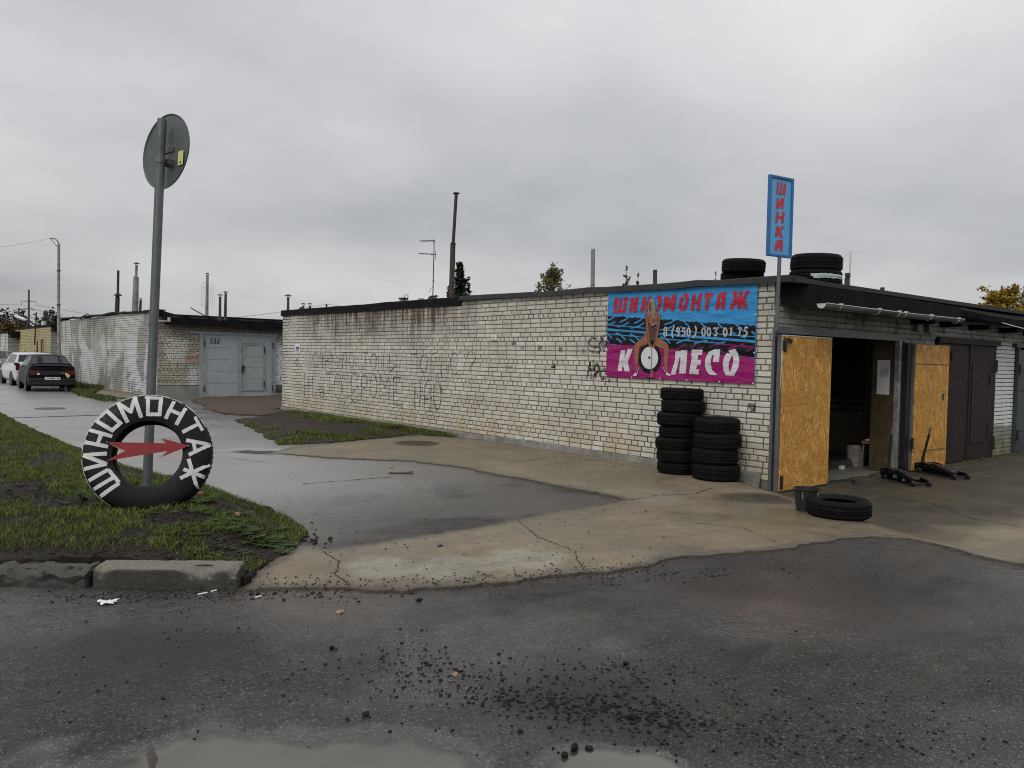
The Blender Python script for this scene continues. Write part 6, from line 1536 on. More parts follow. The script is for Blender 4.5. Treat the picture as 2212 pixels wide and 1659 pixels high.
# ================================================================== kerbs
def kerb(label, p, q, h, seed, chip=(), depth_=.16, rough_=.006, sink=.05):
    p = Vector(p); q = Vector(q); d = (q-p); L = d.length; d.normalize(); n = Vector((-d.y, d.x, 0))
    if n.y < 0: n = -n
    bm = bmesh.new(); nx = max(8, int(L/.02)); 
    bmesh.ops.create_cube(bm, size=1.0)
    for v in bm.verts: v.co = Vector(((v.co.x+.5)*L, (v.co.y+.5)*depth_, (v.co.z+.5)*(h+sink)-sink))
    for ax_, cnt, Lg in (((1, 0, 0), nx, L), ((0, 1, 0), 8, depth_), ((0, 0, 1), 9, h+sink)):
        A = Vector(ax_); o0 = Vector((0, 0, -sink)) if ax_[2] else Vector((0, 0, 0))
        for k in range(1, cnt): bmesh.ops.bisect_plane(bm, geom=list(bm.verts)+list(bm.edges)+list(bm.faces), plane_co=o0+A*(Lg*k/cnt), plane_no=A)
    for v in bm.verts:
        c = v.co.copy(); e = (min(c.x, L-c.x), min(c.y, depth_-c.y), h-c.z)
        cr = sorted(e)[1]; rnd_ = max(0, .014-cr)
        if rnd_ > 0:
            if e[2] < .014: v.co.z -= rnd_*.7
            if e[1] < .014: v.co.y += rnd_*.7*(1 if c.y < depth_/2 else -1)
            if e[0] < .014: v.co.x += rnd_*.7*(1 if c.x < L/2 else -1)
        nn = mnoise.noise_vector(Vector((c.x*14+seed, c.y*14, c.z*14)))+.6*mnoise.noise_vector(Vector((c.x*45+seed, c.y*45, c.z*45)))
        v.co += nn*rough_
        for cx_, w_, dp_ in chip:
            if e[2] < .12 and e[1] < .08 and c.y < depth_/2:
                t = max(0, 1-abs(c.x-cx_)/w_); v.co.z -= dp_*t*max(0, 1-e[1]/.07)*(1 if e[2] < .06 else 0.4); v.co.y += dp_*.8*t*max(0, 1-e[2]/.09)
    V = [p+d*v.co.x+n*v.co.y+Vector((0, 0, v.co.z)) for v in bm.verts]; bm.verts.index_update(); Fc = [tuple(v.index for v in f.verts) for f in bm.faces]; bm.free()
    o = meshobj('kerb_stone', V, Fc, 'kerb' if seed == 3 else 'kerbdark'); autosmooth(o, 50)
    return tag(o, label, 'kerb stone', 'kerb stones at the grass verge')
kerb('intact pale kerb stone with a chipped front edge at the verge corner', onz(196, 1270), onz(512, 1271), .135, 3, ((.70, .16, .05), (.92, .08, .035), (.06, .08, .03)), .22, .0045)
kerb('crumbling dark kerb stone left of the intact one', onz(-30, 1268), onz(188, 1271), .115, 13, ((.2, .2, .045), (.5, .2, .04)), .22, .021)
kerb('crumbling kerb stone cut by the left picture edge', onz(-260, 1262), onz(-36, 1267), .10, 23, ((.3, .2, .03),), .22, .014)
# small litter
def blob(name, px, py, zf, r, mat, label, cat, flat=.5, n=1, group=None):
    p = onz(px, py, zf) if not callable(zf) else onH(px, py); m = MB()
    for _ in range(n): stone_mb(m, (random.uniform(-r, r)*.5*(n > 1), random.uniform(-r, r)*.5*(n > 1), r*flat*.4), r, flat)
    o = m.build(name, mat); o.location = p; return tag(o, label, cat, group)
bp_ = onz(425, 1086, .17); m = MB(); m.box((0, 0, .02), (.105, .06, .05), None, .008); o = m.build('broken_brick', 'redbrick'); o.location = (bp_.x, bp_.y, float(zverge(bp_.x, bp_.y)[0])-.01); o.rotation_euler = (.1, .05, -.5); tag(o, 'broken red brick half buried in grass at the right foot of the tyre sign', 'brick')
p = onz(340, 1086, .2); m = MB()
for k in range(10): a, b = random.uniform(-.03, .03), random.uniform(-.02, .02); m.add([(a, b, .01), (a+.03, b+.01, .02), (a+.02, b+.03, .012)], [(0, 1, 2)])
o = m.build('white_scrap', 'paper'); o.location = (p.x, p.y, float(zverge(p.x, p.y)[0])+.02); tag(o, 'scrap of white plastic in the grass beneath the tyre sign', 'litter')
p = onH(232, 1303); m = MB(); N2 = 7; V = []; Fc = []
for i in range(N2):
    for j in range(N2): V.append(((i/(N2-1)-.5)*.12+random.uniform(-.008, .008), (j/(N2-1)-.5)*.085+random.uniform(-.008, .008), random.uniform(.002, .022)))
Fc = [(i*N2+j, (i+1)*N2+j, (i+1)*N2+j+1, i*N2+j+1) for i in range(N2-1) for j in range(N2-1) if not (i in (0, 5) and j in (0, 5))]
o = meshobj('crumpled_paper', V, Fc, 'paper'); o.location = p; o.rotation_euler = (0, 0, -.4); tag(o, 'crumpled white paper on the wet road below the kerb', 'litter')
for lb, px, py, dx in (('thin white cigarette end below the kerb, left of the pair', 438, 1284, .03), ('white scrap below the kerb end, right of the pair', 462, 1278, .018), ('small white scrap on the gravelly edge below the pale concrete', 558, 1291, .02)):
    p = onH(px, py); m = MB(); m.cyl((-dx, 0, .005), (dx, .004, .006), .005, n=7); o = m.build('litter_scrap', 'paper'); o.location = p; tag(o, lb, 'litter')
p = onz(512, 1118, .18); m = MB(); stone_mb(m, (0, 0, .01), .035, .6); o = m.build('ochre_stone', 'ochre'); o.location = (p.x, p.y, float(zverge(p.x, p.y)[0])); tag(o, 'ochre stone on the bare soil of the mound', 'stone')
def leafobj(px, py, label, z=None, r=.05):
    p = onH(px, py); m = MB(); V = [(0, -r, 0), (r*.7, -r*.2, .01), (r*.5, r*.6, .015), (0, r, .004), (-r*.5, r*.6, .012), (-r*.7, -r*.2, .006)]; m.add([(a, b, c+.004) for a, b, c in V], [(0, 1, 2, 3), (0, 3, 4, 5)])
    o = m.build('fallen_leaf', 'orangeleaf' if py < 1100 else 'ochre'); o.location = (p.x, p.y, p.z if z is None else z); o.rotation_euler = (0, 0, random.uniform(0, 6)); tag(o, label, 'leaf')
leafobj(706, 917, 'yellow leaf lying on the grass strip by the wall', .12, .10); leafobj(843, 1010, 'pale yellow leaf on the dark asphalt wedge near the apron', None, .05)
leafobj(735, 1324, 'faint orange leaf on the wet road below the apron', None, .035); leafobj(982, 1460, 'small orange leaf just above the gravel band', None, .02)
# manhole covers
mc = onH(900, 960); mh = thing('manhole_cover', 'round cast iron manhole cover in the concrete apron', 'manhole cover', (mc.x, mc.y, float(H(mc.x, mc.y))+.016))
m = MB(); m.lathe([(.345, .0), (.345, .012), (.39, .012), (.40, -.01)], 40); m.build('rim', 'iron', mh)
m = MB(); m.lathe([(0, .008), (.33, .008), (.335, -.01)], 40)
for k in range(-3, 4):
    w_ = math.sqrt(max(0, .3**2-(k*.085)**2)); m.bb(-w_, w_, k*.085-.02, k*.085+.02, .008, .014)
m.build('lid', 'iron', mh)
ml = onH(108, 883); mh2 = thing('manhole_cover', 'dark manhole cover lying in the lane beyond the grass', 'manhole cover', (ml.x, ml.y, float(H(ml.x, ml.y))+.004))
m = MB(); m.lathe([(0, .012), (.34, .012), (.36, -.01)], 32); m.build('lid', 'iron', mh2)
# cracks in the lane: narrow strips of dark filler
def crack(pts, w, label):
    P = []
    for a, b in zip(pts[:-1], pts[1:]):
        k = 14
        for i in range(k):
            q = onH(a[0]+(b[0]-a[0])*i/k, a[1]+(b[1]-a[1])*i/k); P.append(Vector((q.x+random.uniform(-.02, .02), q.y+random.uniform(-.02, .02), float(H(q.x, q.y))+.005)))
    m = MB(); m.ribbon(P, [w*random.uniform(.4, 1.4) for _ in P], (0, 0, 1)); o = m.build('lane_crack', 'soildark'); return tag(o, kind='structure')
crack([(-60, 902), (60, 902), (330, 893), (460, 890)], .09, ''); crack([(655, 1046), (790, 1035), (850, 1031)], .018, ''); crack([(500, 990), (585, 1000)], .012, ''); crack([(0, 925), (90, 922)], .05, '')
crack([(850, 1022), (893, 1019)], .03, '')
def acrack(pts, w):
    P = []
    for a, b in zip(pts[:-1], pts[1:]):
        for i in range(12):
            q = onH(a[0]+(b[0]-a[0])*i/12, a[1]+(b[1]-a[1])*i/12, .016); P.append(Vector((q.x+random.uniform(-.012, .012), q.y+random.uniform(-.012, .012), float(H(q.x, q.y))+.0205)))
    m = MB(); m.ribbon(P, [w*random.uniform(.3, 1.5) for _ in P], (0, 0, 1)); return tag(m.build('apron_crack', 'soildark'), kind='structure')
acrack([(1350, 1082), (1420, 1070), (1500, 1068), (1545, 1052)], .012); acrack([(700, 1192), (735, 1215), (722, 1240), (760, 1270)], .008); acrack([(1120, 1125), (1160, 1160), (1240, 1190), (1262, 1236)], .007)
acrack([(1100, 1000), (1210, 985), (1330, 1002), (1400, 1012)], .010); acrack([(1500, 1130), (1600, 1140), (1700, 1180)], .007); acrack([(2000, 1085), (2100, 1120), (2212, 1140)], .010)
o = MB().cyl((0, 0, .012), (.32, .02, .012), .012, n=6).build('stick', 'bark'); p = onH(840, 1023); o.location = p; o.rotation_euler = (0, 0, -.75); tag(o, 'short dark stick on the asphalt wedge', 'stick')

def at0(px, D):
    d = ray(px, 770); d = Vector((d.x, d.y, 0)); q = d/(-(RC.transposed() @ d).z); return Vector((q.x*D, q.y*D, 0))
# ================================================================== cars (local +X forward)
def car(label, loc, ang, st, paint, W, lamps='rear', plate=None, name='parked_car', spoiler=False, sticker=False, wheels=(.75, 3.2), glass_r=None, wr=.285, bump_dark=True):
    # st: stations (x, zb, zbelt, half width, roof half width, roof z) from rear to front
    t = thing(name, label, 'car', loc, ang, 'cars parked along the garages')
    prof = []
    for (x, zb, zl, w, gw, gz) in st:
        prof.append([(x, 0, zb), (x, w*.88, zb), (x, w*.985, zb+.13), (x, w, zb+(zl-zb)*.55), (x, w*.955, zl), (x, gw, gz), (x, gw*.55, gz+.022), (x, 0, gz+.03)])
    V = []; Fc = []; n = len(prof[0]); N = len(prof)
    for s in (1, -1):
        b0 = len(V)
        for p in prof: V += [(a, s*b, c) for a, b, c in p]
        for i in range(N-1):
            for j in range(n-1):
                q = (b0+i*n+j, b0+(i+1)*n+j, b0+(i+1)*n+j+1, b0+i*n+j+1); Fc.append(q if s > 0 else q[::-1])
        for i in (0, N-1):
            q = tuple(b0+i*n+j for j in range(n)); Fc.append(q if (i == 0) == (s > 0) else q[::-1])
    o = meshobj('body', V, Fc, paint, t)
    bm = bmesh.new(); bm.from_mesh(o.data); bmesh.ops.remove_doubles(bm, verts=list(bm.verts), dist=1e-4); bmesh.ops.recalc_face_normals(bm, faces=list(bm.faces)); bm.to_mesh(o.data); bm.free()
    bv = o.modifiers.new('bevel', 'BEVEL'); bv.width = .035; bv.segments = 2; bv.angle_limit = math.radians(22); o.data.polygons.foreach_set('use_smooth', [True]*len(o.data.polygons))
    def pt(i, j, s):
        i0 = min(int(i), N-2); f = i-i0; j0 = min(int(j), n-2); g_ = j-j0
        a = Vector(prof[i0][j0]).lerp(Vector(prof[i0+1][j0]), f); b = Vector(prof[i0][j0+1]).lerp(Vector(prof[i0+1][j0+1]), f); c = a.lerp(b, g_); c.y *= s; return c
    def panel(nm, quads, mat, off=.006):
        m = MB()
        for (q, s) in quads:
            P = [pt(i, j, s) for i, j in q]; nn = (P[1]-P[0]).cross(P[-1]-P[0]).normalized(); c = sum(P, Vector())/len(P)
            if nn.dot(c-Vector((c.x*0+sum(x[0] for x in st)/N, 0, .8))) < 0: nn = -nn
            m.poly([p+nn*off for p in P], -nn*.008)
        return m.build(nm, mat, t)
    return t, pt, panel, st
def wheelset(t, W, xs_, r):
    for x in xs_:
        for s in (1, -1):
            m = MB(); M = Matrix.Translation((x, s*(W/2-.10), r)) @ Matrix.Rotation(-s*PI/2, 4, 'X')
            m.lathe([(0, -.02), (r*.6, -.02), (r*.62, .075), (r*.93, .085), (r, .06), (r, -.08), (r*.6, -.09)], 28, M); o = m.build('tyre', 'rubber', t); autosmooth(o)
            m = MB(); m.lathe([(0, .055), (r*.2, .06), (r*.56, .06), (r*.62, .078)], 20, M); m.build('rim', 'greysteel', o)
            m = MB(); m.lathe([(0, .0), (r*1.18, .0), (r*1.18, -.012), (0, -.012)], 24, Matrix.Translation((x, s*(W/2-.004), r+.03)) @ Matrix.Rotation(-s*PI/2, 4, 'X')); m.build('wheel_arch', 'plastic', t)
def side_windows(panel, spans, mat='glassdark', j0=4.12, j1=4.86):
    for s in (1, -1):
        for a, b in spans: panel('side_window', [(((a, j0), (b, j0), (b, j1), (a+.0, j1)), s)], mat)
# black liftback-sedan seen from behind
ca = G0 = None
rl = onz(66, 849); rr0 = onz(160, 842)
t, pt, panel, st = car('black sedan with rear spoiler parked against the white garage wall, seen from behind', (5.75, 31.9, 0), 0, [
    (0, .30, .86, .74, .62, .88), (.06, .22, .92, .80, .70, .965), (.42, .19, .93, .815, .72, .985), (1.02, .19, .92, .825, .56, 1.34), (1.35, .19, .92, .83, .555, 1.37), (2.2, .19, .91, .83, .57, 1.37), (2.55, .19, .91, .83, .57, 1.34), (3.15, .2, .88, .825, .68, .93), (3.85, .22, .78, .79, .64, .82), (4.05, .3, .66, .70, .58, .68)],
    'carblack', 1.65)
panel('rear_window', [(((2.12, 6.99), (2.88, 6.99), (2.90, 5.05), (2.10, 5.02)), 1), (((2.12, 6.99), (2.88, 6.99), (2.90, 5.05), (2.10, 5.02)), -1)], 'glassdark')
panel('windscreen', [(((6.1, 6.99), (6.9, 6.99), (6.88, 5.05), (6.1, 5.05)), s) for s in (1, -1)], 'glassdark')
side_windows(panel, ((2.75, 3.05), (3.1, 3.95), (4.1, 5.9), ))
wheelset(t, 1.66, (.72, 3.22), .285); car1 = t
m = MB(); m.bb(-.06, .10, -.80, .80, .24, .50, .03); m.build('bumper', 'plastic', t)
m = MB(); m.bb(-.065, -.055, -.78, .78, .40, .42); m.build('bumper_trim', 'carblack', t)
m = MB(); m.tube([(.12, -.66, .97), (-.02, -.62, 1.03), (-.06, -.4, 1.055), (-.07, 0, 1.06), (-.06, .4, 1.055), (-.02, .62, 1.03), (.12, .66, .97)], .022, 8); m.bb(-.06, .07, -.60, .60, 1.035, 1.055, .008); m.build('spoiler', 'carblack', t)
for s in (1, -1):
    m = MB(); m.bb(-.012, .05, s*.42, s*.75, .62, .79, .012); m.build('tail_lamp', 'lampred', t)
    m = MB(); m.bb(-.016, -.011, s*.43, s*.50, .63, .70); m.build('reversing_lamp', 'platewhite', t)
    m = MB(); m.box((2.9, s*.93, .98), (.12, .17, .12), None, .03); m.build('mirror', 'plastic', t)
m = MB(); m.bb(-.006, .05, -.42, .42, .63, .78, .006); m.build('rear_garnish', 'plastic', t)
m = MB(); m.bb(-.075, -.062, -.26, .26, .44, .55, .003); pl = m.build('number_plate', 'platewhite', t)
MPl = Matrix(((0, 0, -1), (-1, 0, 0), (0, 1, 0)))
textobj('O969MX 98', .088, Matrix.Translation((-.0775, .0, .495)) @ MPl.to_4x4(), 'blackpaint', 'plate_lettering', pl, 1.0, False)
m = MB(); d_ = .085; m.add([(-.066, -.52, .60-d_), (-.066, -.52-d_, .60), (-.066, -.52, .60+d_), (-.066, -.52+d_, .60)], [(0, 1, 2, 3)]); m.build('diamond_sticker', 'yellow', t)
m = MB(); m.bb(-.01, -.004, .30, .52, .845, .855); m.bb(-.01, -.004, -.56, -.34, .845, .855); m.bb(-.022, -.016, -.40, -.30, .66, .74); m.build('badge', 'galv', t)
q_ = onz(113, 846, 0); t.location = (q_.x, q_.y, 0); t.rotation_euler = (0, 0, PI/2-math.radians(3)); t.scale = (.95, .95, .97)
# silvery white hatchback
t, pt, panel, st = car('silvery white hatchback parked between the two dark cars', (0, 0, 0), 0, [
    (0, .32, .88, .74, .64, .92), (.05, .24, .93, .80, .70, 1.0), (.34, .2, .95, .83, .62, 1.42), (.75, .2, .95, .84, .60, 1.47), (1.9, .2, .93, .85, .60, 1.48), (2.45, .2, .92, .85, .58, 1.42), (3.15, .2, .90, .84, .70, .96), (3.7, .24, .82, .80, .66, .86), (3.95, .32, .70, .72, .6, .72)], 'carwhite', 1.7)
panel('rear_window', [(((1.18, 6.99), (1.9, 6.99), (1.9, 5.1), (1.16, 5.05)), s) for s in (1, -1)], 'glassdark')
panel('windscreen', [(((5.1, 6.99), (5.9, 6.99), (5.88, 5.05), (5.1, 5.05)), s) for s in (1, -1)], 'glassdark')
side_windows(panel, ((2.3, 2.98), (3.05, 3.55), (3.6, 3.98), (4.02, 4.95)))
wheelset(t, 1.7, (.68, 3.1), .29)
m = MB(); m.bb(-.05, .12, -.80, .80, .25, .52, .04); m.build('bumper', 'carwhite', t)
for s in (1, -1):
    m = MB(); m.bb(-.01, .06, s*.62, s*.77, .70, 1.0, .012); m.build('tail_lamp', 'lampred', t)
    m = MB(); m.box((2.95, s*.95, 1.0), (.13, .18, .12), None, .03); m.build('mirror', 'carwhite', t)
m = MB(); m.tube([(1.0, .3, 1.48), (.85, .3, 1.66)], .006, 5); m.build('aerial', 'plastic', t)
k_ = depth((q_.x, q_.y, 0)); q2 = at0(80, k_+4.3); t.location = q2; t.rotation_euler = (0, 0, PI/2+math.radians(1)); t.scale = (1, 1, .93); car2 = t
# dark teal saloon, front towards the camera
t, pt, panel, st = car('dark teal saloon at the left picture edge, facing the camera', (0, 0, 0), 0, [
    (0, .30, .80, .74, .62, .84), (.06, .22, .86, .80, .68, .93), (.7, .2, .90, .83, .70, .98), (1.3, .2, .91, .84, .57, 1.38), (2.5, .2, .91, .84, .58, 1.39), (3.25, .2, .88, .84, .70, .95), (4.1, .24, .76, .80, .66, .80), (4.35, .3, .62, .72, .6, .66)], 'carteal', 1.7)
panel('windscreen', [(((4.1, 6.99), (4.88, 6.99), (4.88, 5.05), (4.1, 5.05)), s) for s in (1, -1)], 'glassdark')
panel('rear_window', [(((2.1, 6.99), (2.88, 6.99), (2.88, 5.05), (2.1, 5.05)), s) for s in (1, -1)], 'glassdark')
side_windows(panel, ((3.05, 3.48), (3.53, 3.97), (4.02, 4.6)))
wheelset(t, 1.7, (.8, 3.4), .3)
m = MB(); m.bb(4.22, 4.40, -.78, .78, .26, .50, .04); m.build('bumper', 'carteal', t)
m = MB(); m.bb(4.30, 4.36, -.35, .35, .52, .62, .01); m.build('grille', 'plastic', t)
m = MB(); m.bb(4.402, 4.41, -.26, .26, .36, .47, .003); m.build('number_plate', 'platewhite', t)
for s in (1, -1):
    m = MB(); m.bb(4.24, 4.34, s*.44, s*.70, .52, .64, .015); m.build('headlight', 'galv', t)
    m = MB(); m.box((3.0, s*.95, 1.0), (.10, .18, .12), None, .03); m.build('mirror', 'plastic', t)
t.location = at0(-20, 45.0); t.rotation_euler = (0, 0, -PI/2+math.radians(2)); car3 = t

# ================================================================== lamp posts
def LP(px, py, X): return onx(px, py, X)
xL = 7.6; top = onx(127, 527, xL); base = Vector((xL, onx(129, 760, xL).y, 0)); 
lp = thing('lamp_post', 'tall pale concrete lamp post with bare curved arm at the garage wall corner', 'lamp post', (base.x, base.y, 0))
r = 3.2*depth(top)/F
m = MB(); m.cyl((base.x, base.y, -.1), (top.x, top.y, 3.2), r*1.15, r, 12); m.cyl((top.x, top.y, 3.2), top, r, r*.85, 12); m.build('pole', 'asbestos', lp, True)
up = top.z; a0 = onx(108, 516, xL); m = MB()
# arm in the vertical plane facing the camera-left
uL = (Matrix.Rotation(YAW, 3, 'Z') @ Vector((-1, 0, 0))); dpx = depth(top)/F
m.tube([top+uL*0, top+uL*(2*dpx)+Vector((0, 0, 6*dpx)), top+uL*(8*dpx)+Vector((0, 0, 11*dpx)), top+uL*(18*dpx)+Vector((0, 0, 12*dpx))], 1.5*dpx, 8)
m.tube([top+uL*(18*dpx)+Vector((0, 0, 11*dpx)), top+uL*(1*dpx)+Vector((0, 0, -8*dpx))], .8*dpx, 6); m.build('curved_arm', 'asbestos', lp, True)
m = MB()
for z in (1.8, 3.6, 5.2): m.cyl((top.x, top.y, z), (top.x, top.y, z+.06), r*1.2, n=12)
m.build('band', 'rust', lp, True)
# bracket lamp on the yellow block
xB = 8.05; b_ = onx(75, 730, xB)
bl = thing('street_lamp', 'street lamp with long white head on a bracket at the yellow garage', 'street lamp', (b_.x, b_.y, 0)); k = depth(b_)/F
e1 = onx(75, 700, xB)
m = MB(); m.cyl(onx(74.5, 745, xB), onx(79, 674, xB), 1.5*k, .9*k, 8); e2 = e1+uL*(18*k)+Vector((0, 0, 7.5*k)); e3 = e2+uL*(25*k)+Vector((0, 0, 9.5*k))
m.tube([e1, e2], 1.5*k, 8); m.build('bracket', 'rust', bl, True)
m = MB(); dd = (e3-e2).normalized(); nn = Vector((0, 0, 1)).cross(dd).normalized(); up_ = dd.cross(nn)
MM = Matrix((dd, nn, up_)).transposed(); m.box((e2+e3)/2, ((e3-e2).length, 9*k, 6.5*k), MM, 2.6*k); m.build('lamp_head', 'whitemetal', bl, True)

# ================================================================== chimneys on the roofs
def chim(label, segs, X, mat='rust', cap=None, roofz=2.6, name='chimney_pipe', group=None, capmat='galv', extra=None):
    # segs: list of (px, py, width_px) from bottom to top; widths change at each pair
    b = onx(segs[0][0], segs[0][1], X); tp = onx(segs[-1][0], segs[-1][1], X); k = depth(b)/F
    t = thing(name, label, 'chimney', (b.x, b.y, roofz), 0, group)
    d = (tp-b); P = [onx(s[0], s[1], X) for s in segs]; w = [s[2]*k/2 for s in segs]
    drop = P[0]-d.normalized()*max(0, (P[0].z-roofz+.1)); m = MB(); m.cyl(drop, P[0], w[0], n=12)
    for i in range(0, len(P)-1):
        m.cyl(P[i], P[i+1], w[i] if segs[i][2] > 0 else w[i], segs[i+1][2]*k/2 if len(segs[i]) < 4 else w[i], 12)
    m.build('pipe', mat, t, True)
    if cap:
        r, gap = cap; m = MB(); q = tp+Vector((0, 0, gap*k)); M = Matrix.Translation(q)
        m.lathe([(0, r*.45*k), (r*k, 0), (r*k, -.012), (0, r*.40*k)], 16, M); m.build('cap', capmat, t, True)
        for s in range(3):
            m = MB(); a = s*2.1; m.cyl(tp+Vector((math.cos(a)*w[-1]*.9, math.sin(a)*w[-1]*.9, -.02)), q+Vector((math.cos(a)*r*k*.6, math.sin(a)*r*k*.6, r*.12*k)), .008, n=5); m.build('cap_strut', capmat, t, True)
    if extra: extra(t, P, w, k)
    return t
def collar(pxc, pyc, r, hh, X, mat='darkmetal', cone=True):
    def f(t, P, w, k):
        c = onx(pxc, pyc, X); m = MB(); m.lathe([(w[-1], hh*k), (r*k, 0), (r*k, -.015), (w[-1], hh*.6*k)], 16, Matrix.Translation(c)); m.build('collar', mat, t, True)
    return f
X3 = 9.9; X1_ = 11.3
G3r = 2.72
chim('black stove pipe with a conical collar, leftmost on the garage 332 roof', [(253, 668, 9.5), (254, 642, 9), (254.5, 641, 5), (255.5, 584, 5.2)], X3, 'rust', None, G3r, extra=collar(254.5, 638, 8.5, 5, X3))
chim('tapered tall grey pipe with thin black top and cap on the garage 332 roof', [(292, 668, 13.5), (294, 598, 11), (294, 597, 5.5), (295, 572, 5.5)], X3, 'asbestos', (6.5, 3), G3r)
chim('tiny dark capped pipe right of the tapered one', [(303, 667, 5.5), (304, 648, 5)], X3, 'rust', (3.5, 3), G3r)
t = chim('pale grey flue with a grid aerial strapped to it', [(446.5, 686, 7.5), (448, 594, 5.5)], X3, 'asbestos', (4.5, 3), G3r)
k = depth(onx(447, 640, X3))/F; cA = onx(447, 637, X3)
aer = thing('grid_aerial', 'pale wire grid television aerial on the grey flue of garage 332', 'aerial', (cA.x, cA.y, cA.z)); m = MB(); uR = -uL
for sgn in (-1, 1):
    for r in range(13): a = cA+uR*(sgn*2.5*k)+Vector((0, -.12, (22-r*4)*k)); m.cyl(a, a+uR*(sgn*12*k)+Vector((0, 0, -sgn*1.2*k)), .004, n=4)
    for c in (5, 10, 14.5): a = cA+uR*(sgn*c*k)+Vector((0, -.12, 22*k)); m.cyl(a, a+Vector((0, 0, -48*k)), .004, n=4)
m.build('wire_grid', 'whitemetal', aer, True)
m = MB()
for dz in (20, 8, -6, -18):
    for s in (1, -1): a = cA+Vector((0, -.15, dz*k)); m.cyl(a, a-uR*(16 if dz == 20 else 8)*k+Vector((0, -.3, s*(6 if dz == 20 else 3)*k)), .006, n=4)
m.build('dipole', 'darkmetal', aer, True)
m = MB(); a = onx(412, 665, X3); b = onx(442, 682, X3); m.cyl(a, b, .02, n=6)
for f in (.3, .6): q = a.lerp(b, f); m.cyl(q-Vector((0, .1, .04)), q+Vector((0, .1, .04)), .008, n=5)
o = m.build('yagi_aerial', 'darkmetal'); tag(o, 'small slanting aerial rod on the roof left of the grey flue', 'aerial')
chim('stained pipe with a wide cap above the 332 gate', [(475, 688, 6), (475.5, 641, 5.2)], 9.6, 'rust', (6.5, 4), G3r)
chim('black pipe close to the right of the wide-capped one', [(486.5, 689, 6.5), (487.5, 634, 5.2)], 9.6, 'rust', (5.5, 3), G3r)
chim('dark pipe with cap standing just past the far end of the long wall', [(622, 690, 6.2), (622.5, 642, 5)], 11.6, 'rust', (8, 3.5), G3r)
for lb, px, tz in (('left one of two small pots with lantern caps on the far roof end', 655, 661), ('right one of two small pots with lantern caps on the far roof end', 669.5, 661)):
    chim(lb, [(px, 680, 6), (px, tz, 5)], 12.4, 'rust', (5, 5), 2.66, 'chimney_pot', 'lantern pots on the far roof end')
chim('broken dark pot with prongs beside the lantern caps', [(650, 680, 5.5), (649.5, 664, 6)], 12.35, 'rust', None, 2.66, 'chimney_pot')
def brickstack(label, px, wpx, ptop, X, cap=False):
    b = onx(px, 655, X); k = depth(b)/F; z1 = onx(px, ptop, X).z; w = wpx*k*.72; t = thing('brick_chimney', label, 'chimney', (b.x, b.y, 2.6)); z = 2.55; n_ = int((z1-z)/.075)
    for i in range(n_):
        if z+(i+1)*.075 < 2.9: continue
        for s in (-1, 1): m = MB(); m.bb(b.x+(-w/2 if s < 0 else .004), b.x+(-.004 if s < 0 else w/2), b.y-w/2, b.y+w/2, z+i*.075, z+i*.075+.066, .004); m.build('brick', 'brick_far', t, True)
    m = MB(); m.bb(b.x-w/2+.012, b.x+w/2-.012, b.y-w/2+.012, b.y+w/2-.012, 2.5, z+n_*.075-.01); m.build('mortar_core', 'mortar', t, True)
    if cap: m = MB(); m.bb(b.x-w*.6, b.x+w*.6, b.y-w*.6, b.y+w*.6, z+n_*.075, z+n_*.075+.05); m.build('cap_slab', 'darkmetal', t, True)
    return t, b, k
tb, b, k = brickstack('squat brick chimney with dark slab and hooked wire bracket', 871, 17, 644, 12.0, True)
m = MB(); q = onx(881, 655, 12.0); m.tube([q, q+Vector((0, 0, 18*k)), q-uR*(7*k)+Vector((0, 0, 18*k)), q-uR*(7*k)+Vector((0, 0, 12*k))], .012, 6); m.build('hooked_rod', 'darkmetal', tb, True)
brickstack('plain squat brick chimney left of the dish', 909.5, 15, 640, 12.0)
# dish and mast
c = onx(934, 649, 11.6); k = depth(c)/F; ds = thing('satellite_dish', 'pale satellite dish half hidden by the roof edge under the aerial mast', 'satellite dish', (c.x, c.y, 2.6))
vd = (EY-c).normalized(); vd = (vd+Vector((-.25, 0, .25))).normalized(); a_, b2 = MB().frame(Vector((0, 0, 0)), vd); MDh = Matrix.Translation(c) @ Matrix((a_, b2, vd)).transposed().to_4x4(); rd_ = 10.5*k
m = MB(); m.lathe([(rd_*i/6, (i/6)**2*rd_*.25) for i in range(7)]+[(rd_*.98, rd_*.25-.02)], 28, MDh); o = m.build('reflector', 'galv', ds, True); autosmooth(o)
m = MB(); m.cyl((c.x, c.y, 2.55), c, .02, n=8); m.build('mast', 'darkmetal', ds, True)
X = 11.5; p0 = onx(934.5, 652, X); p1 = onx(938, 520, X); k = depth(p0)/F
am = thing('aerial_mast', 'thin aerial mast with two horizontal yagi aerials on the long roof', 'aerial', (p0.x, p0.y, 2.6))
m = MB(); m.cyl(p0-Vector((0, 0, .4)), p1, 1.25*k, .9*k, 8); m.build('mast', 'darkmetal', am, True)
m = MB(); a = onx(939, 519.5, X); b = onx(908, 521, X); m.cyl(a, b, .010, n=5)
for i in range(9): q = a.lerp(b, .1+i*.1); m.cyl(q-Vector((.12, .08, 0)), q+Vector((.12, .08, 0)), .004, n=4)
m.cyl(onx(936, 514, X), onx(936, 527, X), .006, n=4); m.build('upper_yagi', 'greysteel', am, True)
m = MB(); a = onx(942, 549.5, X); b = onx(905, 547.5, X); m.cyl(a, b, .011, n=5); m.cyl(onx(941, 541, X), onx(940.5, 560, X), .008, n=4)
for i in range(9): q = a.lerp(b, .15+i*.095); m.cyl(q-Vector((.10, .07, 0)), q+Vector((.10, .07, 0)), .004, n=4)
